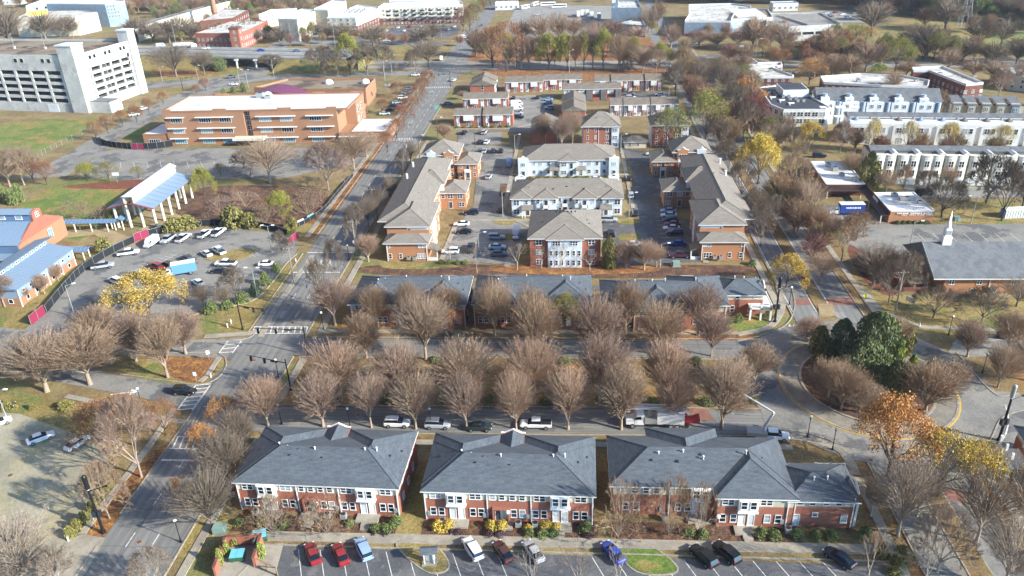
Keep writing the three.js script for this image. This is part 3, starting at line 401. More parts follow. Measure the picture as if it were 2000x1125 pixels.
// a window (or door) on face f / b / l / r of a box: u runs along the face, c is the plane
function win(B, face, u, y, c, w, h, style = 1, pane, frame = M.trim, name = 'window') {
  const g = winGeo(w, h, style), m = obj(name, g.frame, frame, B), z = face === 'f' || face === 'b';
  m.position.set(z ? u : c, y, z ? c : u); m.rotation.y = TURN[face];
  obj(name === 'door' ? 'door_panel' : 'pane', g.pane, pane || pick(panes), m); return m;
}
const door = (B, face, u, c, y0 = 0.3, w = 1, h = 2.15, mat = M.trim) => win(B, face, u, y0 + h / 2, c, w, h, 'plain', mat, M.trim, 'door');
const wins = (B, face, us, ys, c, w, h, style, pane, frame) => { for (const y of ys) for (const u of us) win(B, face, u, y, c, w, h, style, pane, frame); };
const wall = (B, mat, x0, x1, y0, y1, z0, z1, name = 'wall') => obj(name, bx(x0, x1, y0, y1, z0, z1), mat, B);
const flatRoof = (B, mat, x0, x1, z0, z1, y, para = 0.5, pmat = M.trim) => { obj('roof', bx(x0 + 0.3, x1 - 0.3, y - 0.2, y + 0.05, z0 + 0.3, z1 - 0.3), mat, B); if (para) obj('parapet', [bx(x0, x1, y - 0.15, y + para, z0, z0 + 0.3), bx(x0, x1, y - 0.15, y + para, z1 - 0.3, z1), bx(x0, x0 + 0.3, y - 0.15, y + para, z0 + 0.3, z1 - 0.3), bx(x1 - 0.3, x1, y - 0.15, y + para, z0 + 0.3, z1 - 0.3)], pmat, B); };
// a building on any outline: walls, parapet, roof sheet; edges carry rows of windows [edge, count, heights, w, h, style, from, to]
function polyB(name, label, h, pts, o = {}) {
  const area = pts.reduce((s, p, i) => { const q = pts[(i + 1) % pts.length]; return s + p[0] * q[1] - q[0] * p[1]; }, 0);
  const cx = pts.reduce((s, p) => s + p[0], 0) / pts.length, cz = pts.reduce((s, p) => s + p[1], 0) / pts.length;
  const B = thing(name, label, o.cat || 'building', cx, cz, 0, o.group), L = pts.map(([x, z]) => [x - cx, z - cz]);
  const grow = (d) => L.map((p, i) => { const a = L[(i + L.length - 1) % L.length], b = L[(i + 1) % L.length]; const n = (q, r) => { const dx = r[0] - q[0], dz = r[1] - q[1], l = Math.hypot(dx, dz) || 1; return area > 0 ? [dz / l, -dx / l] : [-dz / l, dx / l]; }; const n1 = n(a, p), n2 = n(p, b), k = d / Math.max(0.35, 1 + n1[0] * n2[0] + n1[1] * n2[1]); return [p[0] + (n1[0] + n2[0]) * k, p[1] + (n1[1] + n2[1]) * k]; });
  const y0 = o.base ? o.base[0] : 0;
  if (o.base) obj('base_wall', prism(L, 0, y0), o.base[1], B);
  obj('wall', prism(o.base ? grow(-0.05) : L, y0, h), o.wall, B);
  obj('roof', prism(grow(-0.35), h - 0.1, h + 0.06), o.roof || M.membrane, B);
  const para = o.para ?? 0.6, q = grow(-0.17); if (para) L.forEach((_, i) => { const a = q[i], b = q[(i + 1) % q.length]; obj('parapet', ribbon([a, b], 0.36, h - 0.05 - i * 0.004, h + para + i * 0.004), o.trim || o.wall, B); });
  for (const [e, n, ys, w, hh, style, f0 = 0.06, f1 = 0.94, pane] of o.win || []) {
    const a = L[e], b = L[(e + 1) % L.length], dx = b[0] - a[0], dz = b[1] - a[1], l = Math.hypot(dx, dz), s = area > 0 ? 1 : -1, nx = s * dz / l, nz = -s * dx / l, turn = Math.atan2(nx, nz);
    for (const y of ys) for (let i = 0; i < n; i++) { const f = n === 1 ? (f0 + f1) / 2 : f0 + (f1 - f0) * i / (n - 1), g = winGeo(w, hh, style), m = obj('window', g.frame, o.frame || M.trim, B); m.position.set(a[0] + dx * f, y, a[1] + dz * f); m.rotation.y = turn; obj('pane', g.pane, pane || pick(panes), m); }
  }
  return B;
}
function roofUnits(B, list, y) { for (const [x, z, w, h, d] of list) { const u = obj('rooftop_unit', bxc(w, h, d, x, y + h / 2, z), M.galvanised, B); obj('fan_grille', cyl(Math.min(w, d) * 0.35, Math.min(w, d) * 0.35, 0.12, x, y + h, z, 10), M.charcoal, u); } }
function ventPipes(B, pts, mat = M.trim) { for (const [x, y, z] of pts) obj('vent_pipe', [cyl(0.09, 0.09, 0.9, x, y, z, 6), cyl(0.16, 0.16, 0.12, x, y + 0.85, z, 6)], mat, B); }
function ventHoods(B, pts) { for (const [x, y, z] of pts) obj('vent_hood', bxc(0.4, 0.3, 0.4, x, y + 0.12, z), M.charcoal, B); }

// ---------- the six slate roofed townhouses round the park ----------
const TB = 4.35, TE = 6;
function facade(B, face, c, text) {
  const s = face === 'f' ? 1 : -1;
  for (const it of text.split(' ')) {
    const k = it[0], u = +it.slice(1);
    if (k === 'P') win(B, face, u, 5, c, 1.8, 1.15, 'pair');
    if (k === 'S') win(B, face, u, 5, c, 0.95, 1.15, 1);
    if (k === 'W') win(B, face, u, 1.85, c, 0.98, 1.6, 1);
    if (k === 'D') door(B, face, u, c, 0.42, 1.05, 2.2, rnd() < 0.5 ? M.trim : C(0xc8ccc8, 0.5));
    if (k === 'O') { obj('entry_shade_hood', [bx(u - 1.3, u - 1.1, 0.3, 2.9, c, c + s * 0.6), bx(u + 1.1, u + 1.3, 0.3, 2.9, c, c + s * 0.6), bx(u - 1.3, u + 1.3, 2.9, 3.05, c, c + s * 0.65)], M.brick, B); door(B, face, u - 0.5, c, 0.35, 0.95, 2.2, M.darkdoor); door(B, face, u + 0.5, c, 0.35, 0.95, 2.2, M.beige); }  // O: brick hood added to cast shade on the doors, replacing a recess
    if (k === 'R') obj('rainspout', bx(u - 0.07, u + 0.07, 0.2, 5.9, c + s * 0.03, c + s * 0.17), M.trim, B);
    if (k === 'G') { const d = obj('satellite_dish', (() => { const g = new THREE.SphereGeometry(0.45, 10, 5, 0, 2 * PI, 0, 0.9); g.rotateX(s * 1.1); g.translate(u, 2.6, c + s * 0.5); return g; })(), M.trim, B); obj('dish_arm', bar([u, 2.6, c], [u, 2.6, c + s * 0.5], 0.04), M.metal, d); }
    if (k === 'M') obj('meter_box', bx(u - 0.25, u + 0.25, 1, 1.8, c, c + s * 0.25), M.galvanised, B);
    if (k === 'B') { const b = obj('bay', bx(u - 1.45, u + 1.45, 3.55, TE - 0.1, c - s * 0.05, c + s * 0.7), M.trim, B); void b; win(B, face, u - 0.68, 4.95, c + s * 0.7, 1, 1.5, 1); win(B, face, u + 0.68, 4.95, c + s * 0.7, 1, 1.5, 1); obj('bay_sill', bx(u - 1.55, u + 1.55, 3.4, 3.55, c - s * 0.05, c + s * 0.8), M.trim, B); }
    if (k === 'A') { const m = obj('condenser', bxc(0.9, 0.85, 0.9, u, 0.75, c + s * 1.1), M.galvanised, B); obj('fan_grille', cyl(0.36, 0.36, 0.06, u, 1.18, c + s * 1.1), M.charcoal, m); }
    if (k === 'T') { const st = obj('stoop', bx(u - 1.8, u + 1.8, 0, 0.45, c + s * 0.05, c + s * 1.9), M.concrete, B); void st; for (let i = 0; i < 2; i++) obj('step', bx(u - 0.75, u + 0.75, 0, 0.42 - i * 0.04 - 0.06, c + s * (1.9 + i * 0.01), c + s * (2.3 + i * 0.4)), M.concrete, B); obj('front_path', bx(u - 0.65, u + 0.65, 0.05, 0.3, c + s * 2.4, c + s * 3.4), M.concrete, B); }
  }
}
const STREET = 'P-11.2 B-8 P-5 S-2.4 S-0.9 S0.7 S2.2 P4.85 B8 P11.1 W-11.7 W-10.4 D-8.65 D-7.3 W-5.5 W-4.2 O-1.1 W0.85 W2.15 W4.2 W5.5 D7.3 D8.65 W10.4 W11.7 R-3.2 R3.55 R-12.9 R12.9 G0 M-3.7 M3 M-12.4 M12.4 A-10.2 A4.2 A1.6 T-8 T8 T-1.1';
const PARK = 'P-11 P-6 P5 P10.5 W-11.5 W-10.2 W-6.5 W-5.2 W4.8 W6.2 W10 W11.4 D-8.4 D8.2 R-12.8 R-2.8 R2.4 R12.8';
function pentGable(B, u, s) {   // the projecting brick porch tower with its stepped white coping
  const c = -11.4 * s, z1 = -14.1 * s; const w = obj('porch_tower', [bx(u - 1.9, u + 1.9, 0, 6.2, c, z1)], M.brick, B);
  const sh = new THREE.Shape([[-1.9, 6.2], [1.9, 6.2], [1.9, 6.55], [1.35, 6.55], [0, 7.25], [-1.35, 6.55], [-1.9, 6.55]].map(([a, b]) => new THREE.Vector2(a, b)));
  const g = new THREE.ExtrudeGeometry(sh, { depth: 0.35, bevelEnabled: false }); g.translate(u, 0, s > 0 ? z1 : z1 - 0.35); obj('gable_wall', uvFaces(g), M.brick, w);
  obj('coping', [[-2.05, 6.6, -1.3, 6.6], [-1.4, 6.61, 0.05, 7.36], [-0.05, 7.36, 1.4, 6.61], [1.3, 6.6, 2.05, 6.6]].map(([a, b, d, e]) => uvFaces(bar([u + a, b, z1 + s * 0.17], [u + d, e, z1 + s * 0.17], 0.17, 0.17, 4))), M.trim, w);
  obj('porch_roof', hip(u - 1.9, u + 1.9, Math.min(z1 + s * 0.36, c + s * 3), Math.max(z1 + s * 0.36, c + s * 3), 6.2, 0.52, true, true, 'z'), M.slate, w);
  win(B, s > 0 ? 'b' : 'f', u, 4.9, z1, 1.4, 1.7, 'pair'); door(B, s > 0 ? 'b' : 'f', u, z1, 0.3, 1.6, 2.4, M.darkdoor);
  for (const k of [-1, 1]) obj('porch_column', bxc(0.35, 4.2, 0.35, u + k * 1.5, 2.1, z1 - s * 0.9), M.trim, B); obj('porch_slab', bx(u - 1.8, u + 1.8, 4.2, 4.45, z1 - s * 0.02, z1 - s * 1.15), M.trim, B);
}
function townhouse(label, x, z, s, turn = 0) {
  const B = thing('townhouse', label, 'townhouse', x, z, turn, 'slate roofed townhouses'), Z = (a, b) => [Math.min(a * s, b * s), Math.max(a * s, b * s)];
  const U = [[-13, 0], [13, 0], [13, -13.7], [2.2, -13.7], [2.2, -11.5], [-2.6, -11.5], [-2.6, -13.7], [-13, -13.7]].map(([a, b]) => [a, b * s]);
  obj('brick_wall', prism(U, 0, TB), M.brick, B); obj('siding_wall', prism(U.map(([a, b]) => [a * 0.997, b * 0.998 - s * 0.03]), TB, TE - 0.12), M.beige, B);
  const a = Z(0.42, -12.1), w = Z(-1, -14.2), p = 0.42;
  roofs(B, [[-13.45, 13.45, ...a, TE, p], [-13.47, -2, ...w, TE - 0.03, p - 0.004, false, false, 'z'], [1.6, 13.47, ...w, TE - 0.035, p - 0.004, false, false, 'z']], M.slate);
  pentGable(B, -0.2, s);
  facade(B, s > 0 ? 'f' : 'b', 0, STREET); facade(B, s > 0 ? 'b' : 'f', -13.7 * s, PARK);
  wins(B, 'r', [-3 * s, -6.5 * s, -10 * s], [1.85, 5.2], 13, 0.95, 1.3, 1); wins(B, 'l', [-3 * s, -10 * s], [1.85, 5.2], -13, 0.95, 1.3, 1);
  ventPipes(B, [[-6.2, 7.6, -6], [-1.4, 8.0, -5.4], [6.8, 8.0, -5.6], [8.6, 7.9, -6], [-7.8, 7.7, -6.6]].map(([a2, b, c]) => [a2, b, c * s]));
  ventHoods(B, [[-5.4, 7.8, -4.4], [-4.3, 8.2, -5.5], [0, 7.7, -4.2], [3.2, 8.2, -5.7], [5.6, 7.9, -4.9], [9.6, 7.2, -7.2], [9.4, 7.3, -8], [10.6, 7, -6], [12, 6.4, -8], [-11.4, 6.7, -7]].map(([a2, b, c]) => [a2, b, c * s]));
  return B;
}
townhouse('near slate roofed brick townhouse on the left, beside the avenue', -39.9, -93.3, 1, -0.03);
townhouse('near slate roofed brick townhouse in the middle, behind the yellow shrubs', -9.7, -92.3, 1, -0.015);
townhouse('far slate roofed townhouse on the left, behind the park trees', -36.6, -166.7, -1);
townhouse('far slate roofed townhouse in the middle, behind the park trees', -8.8, -166.9, -1);
function townhouseEnd(label, x, z, s) {
  const B = thing('townhouse', label, 'townhouse', x, z, 0, 'slate roofed townhouses'), Z = (a, b) => [Math.min(a * s, b * s), Math.max(a * s, b * s)];
  const U = [[0, -2.2], [15.5, -2.2], [15.5, 0], [26.6, 0], [26.6, -0.3], [35.6, -0.3], [35.6, -8], [26.6, -8], [26.6, -13.7], [17, -13.7], [17, -16], [6.5, -16], [6.5, -13.7], [0, -13.7]].map(([a, b]) => [a, b * s]);
  obj('brick_wall', prism(U, 0, TB - 0.25), M.brick, B); obj('siding_wall', prism(U.map(([a, b]) => [a * 0.998 + 0.03, b * 0.998 - s * 0.03]), TB - 0.25, TE - 0.35), M.beige, B); obj('upper_siding', prism(U.slice(0, 4).concat([[26.6, -8 * s], [26.6, -13.7 * s]], U.slice(9)).map(([a, b]) => [a * 0.997 + 0.04, b * 0.997 - s * 0.04]), TE - 0.36, TE - 0.12), M.beige, B);
  const p = 0.42, z1 = Z(-1.78, -14.3), z2 = Z(0.42, -14.32), z3 = Z(-3, -16.6), z4 = Z(0.25, -8.6);
  roofs(B, [[-0.6, 27.2, ...z1, TE, p], [14.9, 27.24, ...z2, TE - 0.03, p - 0.004, false, false, 'z'], [5.9, 17.6, ...z3, TE - 0.035, p - 0.004, false, false, 'z'], [25.5, 36.2, ...z4, TE - 0.5, p]], M.slate);
  facade(B, s > 0 ? 'f' : 'b', -2.2 * s, 'S1.5 S3.3 S5 S6.6 B13.2 W2 W3.6 W10 W11.5 R8.6 D12.6 D13.9 M7.4 A8 T13.2');
  facade(B, s > 0 ? 'f' : 'b', 0, 'P17 B19.9 P22.6 W16.4 W18 D19.2 D20.6 W23 W24.6 R25.8 G15.6 M25.2 A26 T19.9'); facade(B, s > 0 ? 'f' : 'b', -0.3 * s, 'S27.6 S29.4 S31.4 S33.2 D27.3 R26.9 R35.4'); win(B, s > 0 ? 'f' : 'b', 30, 2.6, -0.3 * s, 0.9, 0.8, 1); win(B, s > 0 ? 'f' : 'b', 34.3, 1.9, -0.3 * s, 1, 1.6, 1);
  facade(B, s > 0 ? 'b' : 'f', -16 * s, 'P8.5 P14.5 W8 W10 W13.5 W15.2 R6.6 R16.9 D11.8'); facade(B, s > 0 ? 'b' : 'f', -13.7 * s, 'P22 W20 W24 R26.4'); facade(B, s > 0 ? 'b' : 'f', -8 * s, 'S30 S34 W29 W33'); wins(B, 'l', [-5 * s, -10 * s], [1.85, 5.2], 0, 0.95, 1.3, 1);
  // white porch on two floors at the end
  const zp = -8 * s, zq = -4.2 * s; const deck = obj('porch_deck', bx(32.4, 37.2, 2.9, 3.2, zp - s * 2.4, zq), M.trim, B); for (const [px, pz] of [[32.6, zp - s * 2.2], [34.9, zp - s * 2.2], [37, zp - s * 2.2], [37, zq]]) obj('porch_post', bxc(0.4, 4.2, 0.4, px, 2.1, pz), M.trim, deck);
  obj('balustrade', [bx(32.5, 37.1, 4.05, 4.2, zp - s * 2.3, zp - s * 2.15), bx(36.95, 37.1, 4.05, 4.2, zp - s * 2.2, zq), ...Array.from({ length: 14 }, (_, i) => bxc(0.07, 0.85, 0.07, 32.7 + i * 0.33, 3.62, zp - s * 2.22))], M.trim, deck);
  obj('coping', uvFaces(bar([36.3, 5.7, zp + s * 2.5], [36.3, 6.6, zp + s * 4.6], 0.2, 0.2, 4)), M.trim, B); obj('coping', uvFaces(bar([36.3, 6.6, zp + s * 4.6], [36.3, 5.7, zp + s * 6.6], 0.2, 0.2, 4)), M.trim, B);
  for (let i = 0; i < 2; i++) obj('end_column', bxc(0.35, 4.6, 0.35, 36.1, 2.3, (-0.8 - i * 2.4) * s), M.trim, B);
  ventPipes(B, [[7.2, 7.7, -7], [11, 7.9, -7.3], [14, 7.6, -6.2], [20.6, 8.2, -7], [30, 6.6, -3], [32, 6.6, -3.2]].map(([a, b, c]) => [a, b, c * s])); ventHoods(B, [[6, 7.6, -6], [10, 7.6, -5.8], [13.6, 8, -7], [18, 8, -7.4], [23, 7.5, -7], [23.2, 7.3, -6], [31, 6.7, -3.4]].map(([a, b, c]) => [a, b, c * s]));
}
townhouseEnd('near slate roofed brick townhouse on the right with a lower end annex', 6.4, -92.3, 1);
townhouseEnd('far slate roofed townhouse on the right with white two storey porch', 7, -166.6, -1);

// ---------- apartment court with taupe roofs ----------
const TRI = [1.5, 4.2, 6.9];
function brickWing(label, m) {   // long three storey wing; m = -1 mirrors it
  const cx = -2.3 - m * 41.6, B = thing('apartment_wing', label, 'apartment block', cx, -188, 0, 'brick wings of the court');
  const X = (a, b) => { const p = (a + 43.9) * m, q = (b + 43.9) * m; return [Math.min(p, q), Math.max(p, q)]; }, U = (a) => (a + 43.9) * m, Zr = (a, b) => [a + 188, b + 188], F = m > 0 ? ['l', 'r'] : ['r', 'l'], H3 = 8.2;
  const W = M.orangebrick;
  const bk = (x0, x1, z0, z1, h, mt = W) => { const [a, b] = X(x0, x1), [c, d] = Zr(z0, z1); wall(B, mt, a, b, 0, h - 0.25, c, d); };
  bk(-49.4, -38, -210, -192.9, H3); bk(-52, -40, -250, -206, H3); bk(-45, -39, -240, -226.5, H3 - 0.01); bk(-48.9, -37.9, -193.2, -187.9, 5.5); bk(-40.2, -32.4, -236.2, -225.8, 5.5);
  const R = (x0, x1, z0, z1, y, ...k) => [...X(x0, x1), ...Zr(z0, z1), y, 0.42, ...k];
  roofs(B, [R(-52.6, -39.4, -250.6, -196, H3), R(-50, -37.4, -210.6, -192.3, H3 - 0.03, false, false, 'z'), R(-48, -38.4, -238.5, -226, H3 - 0.04, false, false, 'x'), R(-49.6, -37.2, -194, -187.2, 5.5), R(-41, -31.8, -236.8, -225.2, 5.47)], M.taupe);
  wall(B, M.trim, ...X(-44, -38.1), 7.1, 7.94, ...Zr(-193, -192.86), 'siding_panel');
  wins(B, 'f', [U(-48.2)], [4.4], 0.1, 0.8, 0.9, 1); wins(B, 'f', [U(-39.9), U(-38.8)], [4.4], 0.1, 0.85, 0.9, 1); wins(B, 'f', [U(-48), U(-45.2)], [1.6], 0.1, 0.9, 1.5, 1); win(B, 'f', U(-39.6), 1.6, 0.1, 2.2, 1.5, 'tri');
  obj('rainspout', bx(U(-48.7) - 0.08, U(-48.7) + 0.08, 0.2, 5.2, 0.12, 0.26), M.trim, B); obj('rainspout', bx(U(-38.1) - 0.08, U(-38.1) + 0.08, 0.2, 5.2, 0.12, 0.26), M.trim, B);
  for (const u of [-43, -41.4]) { const c = obj('condenser', bxc(1, 0.8, 0.7, U(u), 1.2, 0.6), M.galvanised, B); obj('fan_grille', cyl(0.3, 0.3, 0.05, U(u), 1.6, 0.6), M.charcoal, c); }
  wins(B, F[1], [-208, -204, -199, -195.5].map((z) => z + 188), TRI, U(-38), 0.95, 1.5, 1); wins(B, F[1], [-223, -219, -214].map((z) => z + 188), TRI, U(-40), 0.95, 1.5, 1); wins(B, F[1], [-246, -242].map((z) => z + 188), TRI, U(-40), 0.95, 1.5, 1);
  wins(B, F[0], Array.from({ length: 9 }, (_, i) => -22 - i * 4.6), TRI, U(-52), 0.95, 1.5, 1);
  wins(B, 'f', [U(-37), U(-34)], [4.3], -37.8, 1.7, 1.5, 'pair'); win(B, 'f', U(-33.6), 1.6, -37.8, 1.7, 1.5, 'pair'); win(B, 'f', U(-39.2), 4.3, -37.8, 1.2, 1.4, 1); door(B, 'f', U(-37), -37.8, 0.3, 1.2, 2.2, M.darkdoor); wins(B, F[1], [-41, -45], [1.6, 4.3], U(-32.4), 1, 1.4, 1);
  wall(B, M.trim, ...X(-40, -38.8), 5.3, 7.9, ...Zr(-226.6, -226.3), 'siding_panel'); wall(B, M.trim, ...X(-38, -37.4), 0, 7.9, ...Zr(-200.5, -198), 'stair_tower');
  // side porch
  const [pa, pb] = X(-37.9, -35.4); const pr = obj('porch_roof', tris([...quad([U(-37.9), 3.7, -0.2], [U(-35.2), 2.7, -0.2], [U(-35.2), 2.7, -4.6], [U(-37.9), 3.7, -4.6]), ...quad([U(-37.9), 3.5, -0.2], [U(-35.2), 2.5, -0.2], [U(-35.2), 2.7, -0.2], [U(-37.9), 3.7, -0.2])]), M.browngrey, B); obj('porch_post', bxc(0.25, 2.6, 0.25, U(-35.5), 1.3, -0.5), M.trim, pr); obj('porch_wall', bx(pa, pb, 0, 1, -0.3, -0.5), M.trim, pr);
  ventHoods(B, [[U(-43), 7.6, -3.4], [U(-43.5), 10, -12], [U(-44), 9.9, -25], [U(-42.4), 9.2, -30], [U(-43), 9.4, -31], [U(-48), 9.6, -40], [U(-42), 9.2, -18]]); ventPipes(B, [[U(-43.4), 9.5, -10], [U(-43.6), 9.7, -11], [U(-46), 10.6, -36]], M.charcoal);
  for (const [u, z] of [[-50.4, -40.5], [-50.6, -52]]) obj('exhaust_stack', [cyl(0.35, 0.35, 1.7, U(u), 8.9, z), cyl(0.42, 0.42, 0.1, U(u), 10.55, z)], M.trim, B);
}
brickWing('long three storey brick wing left of the court, beside the avenue', 1);
brickWing('long three storey brick wing right of the court, beside the boulevard', -1);
function gabledBay(B, u, z, w, mat, top, face = 'f') {
  const b = obj('bay', bx(u - w / 2, u + w / 2, 0, 8.4, z - 0.4, z + 0.7), mat, B), sh = new THREE.Shape([[-w / 2, 8.4], [w / 2, 8.4], [w / 2, 8.9], [w / 4, 9.2], [0, 9.9], [-w / 4, 9.2], [-w / 2, 8.9]].map(([a, c]) => new THREE.Vector2(a, c)));
  const g = new THREE.ExtrudeGeometry(sh, { depth: 0.4, bevelEnabled: false }); g.translate(u, 0, z + 0.3); obj('gable_wall', uvFaces(g), mat, b);
  obj('coping', [[-w / 2 - 0.1, 8.95, -w / 4, 9.25], [-w / 4, 9.25, 0, 10], [0, 10, w / 4, 9.25], [w / 4, 9.25, w / 2 + 0.1, 8.95]].map(([a, c, d, e]) => uvFaces(bar([u + a, c, z + 0.5], [u + d, e, z + 0.5], 0.16, 0.16, 4))), M.trim, b);
  wins(B, 'f', [u], TRI, z + 0.7, w * 0.72, 1.5, w > 3 ? 'tri' : 'pair'); obj('bay_panel', bx(u - w * 0.42, u + w * 0.42, 5, 5.9, z + 0.69, z + 0.74), M.trim, b);
}
function cornerBlock(label, m) {
  const cx = -2.3 - m * 41.8, B = thing('apartment_block', label, 'apartment block', cx, -255, 0, 'brick corner blocks of the court'), U = (a) => (a + 44.1) * m, X = (a, b) => { const p = U(a), q = U(b); return [Math.min(p, q), Math.max(p, q)]; };
  wall(B, M.orangebrick, ...X(-50.2, -38.2), 0, 7.95, -12.5, 0); wall(B, M.orangebrick, ...X(-38.4, -31.6), 0, 5.25, -9.8, 1.2, 'annex_wall');
  roofs(B, [[...X(-50.8, -37.6), -13, 0.6, 8.2, 0.55], [...X(-39.4, -31), -10.4, 1.8, 5.5, 0.42]], M.taupe);
  gabledBay(B, U(-47.2), 0, 2.9, M.paleblue); gabledBay(B, U(-41.2), 0, 3.4, M.orangebrick);
  wins(B, 'f', [U(-49.4), U(-38.9)], TRI, 0, 0.9, 1.4, 1); wins(B, 'f', [U(-44.8), U(-43.8)], [7], 0, 0.8, 0.9, 1);
  wins(B, 'f', [U(-37.2), U(-32.6)], [4.2], 1.2, 0.9, 0.9, 1); wins(B, 'f', [U(-37.2), U(-32.6)], [1.6], 1.2, 0.9, 1.3, 1); obj('balcony', [bx(U(-34.9) - 1, U(-34.9) + 1, 2.7, 2.95, 1.2, 2.5), bx(U(-34.9) - 1, U(-34.9) + 1, 2.95, 3.9, 2.4, 2.5)], M.trim, B); door(B, 'f', U(-34.9), 1.2, 2.95, 1.2, 2, M.glass2); door(B, 'f', U(-34.9), 1.2, 0.3, 1.3, 2.2, M.darkdoor); for (const k of [-0.9, 0.9]) obj('porch_post', bxc(0.25, 2.7, 0.25, U(-34.9) + k, 1.35, 2.3), M.trim, B);
  wins(B, m > 0 ? 'r' : 'l', [-2, -7], [1.6, 4.2], U(-31.6), 0.9, 1.3, 1); wins(B, m > 0 ? 'l' : 'r', [-3, -7, -11], TRI, U(-50.2), 0.9, 1.4, 1); ventPipes(B, [[U(-45), 9.4, -4]], M.charcoal);
}
cornerBlock('brick corner block with a white gabled bay, upper left of the court', 1);
cornerBlock('brick corner block with a white gabled bay, upper right of the court', -1);
{ // middle block
  const B = thing('apartment_block', 'three storey brick block with white front bay in the middle of the court', 'apartment block', -1.6, -184.4, 0, 'three storey blocks');
  wall(B, M.brick, -9, 9, 0, 7.95, -18.5, 0); wall(B, M.paleblue, -4.3, 4.3, 0, 7.96, -1, 0.7, 'front_bay');
  roofs(B, [[-9.6, 9.6, -19.1, 0.6, 8.2, 0.4], [-4.9, 4.9, -12, 1.3, 8.17, 0.4, false, false, 'z']], M.taupe);
  wins(B, 'f', [-2.2, 2.2], [6.9], 0.7, 2, 1.3, 'tri'); wins(B, 'f', [-3.6, -2.2, -0.8, 0.8, 2.2, 3.6], [1.5, 4.2], 0.7, 0.75, 1.5, 1, M.glass); wins(B, 'f', [-6.7, 6.7], TRI, 0, 1.6, 1.5, 'pair'); wins(B, 'l', [-4, -9, -14], TRI, -9, 1, 1.4, 1); wins(B, 'r', [-4, -9, -14], TRI, 9, 1, 1.4, 1);
  ventHoods(B, [-2.4, -1.4, -0.4, 0.6, 1.6, 2.6].map((x) => [x, 11.8, -8.6])); ventHoods(B, [[6.2, 9.4, -6], [5.6, 9.6, -8], [7.4, 8.8, -5], [-6, 9.5, -7]]); obj('rainspout', bx(-4.55, -4.4, 0, 7.9, 0.05, 0.2), M.trim, B);
}
function midBlock(label, x) {
  const B = thing('apartment_block', label, 'apartment block', x, -287, 0, 'three storey blocks');
  wall(B, M.brick, -6.5, 4.2, 0, 8.15, -11.5, 0); wall(B, M.paleblue, 3.9, 6.6, 0, 8.16, -11, 0.5, 'white_bay'); wall(B, M.paleblue, -6.9, -6.3, 0, 8.1, -9, -0.6, 'white_side'); roofs(B, [[-7.4, 7.4, -12.2, 0.7, 8.4, 0.62], [0.4, 7.2, -6, 1, 8.36, 0.62, false, false, 'z']], M.taupe);
  wins(B, 'f', [-4.9, -2], TRI, 0, 0.8, 1.5, 1); wins(B, 'f', [2.4], TRI, 0, 1.9, 1.6, 'tri'); wins(B, 'f', [5.2], TRI, 0.5, 1.8, 1.3, 'tri', M.glass); wins(B, 'l', [-5], TRI, -6.9, 1, 1.3, 1); obj('rainspout', bx(-1, -0.85, 0, 8, 0.02, 0.16), M.trim, B); ventPipes(B, [[-1.6, 10, -3]], M.charcoal);
}
midBlock('three storey brick block with white corner bays above the pale rows', 10.9); midBlock('three storey brick block partly hidden by a yellowing tree', 36.2);
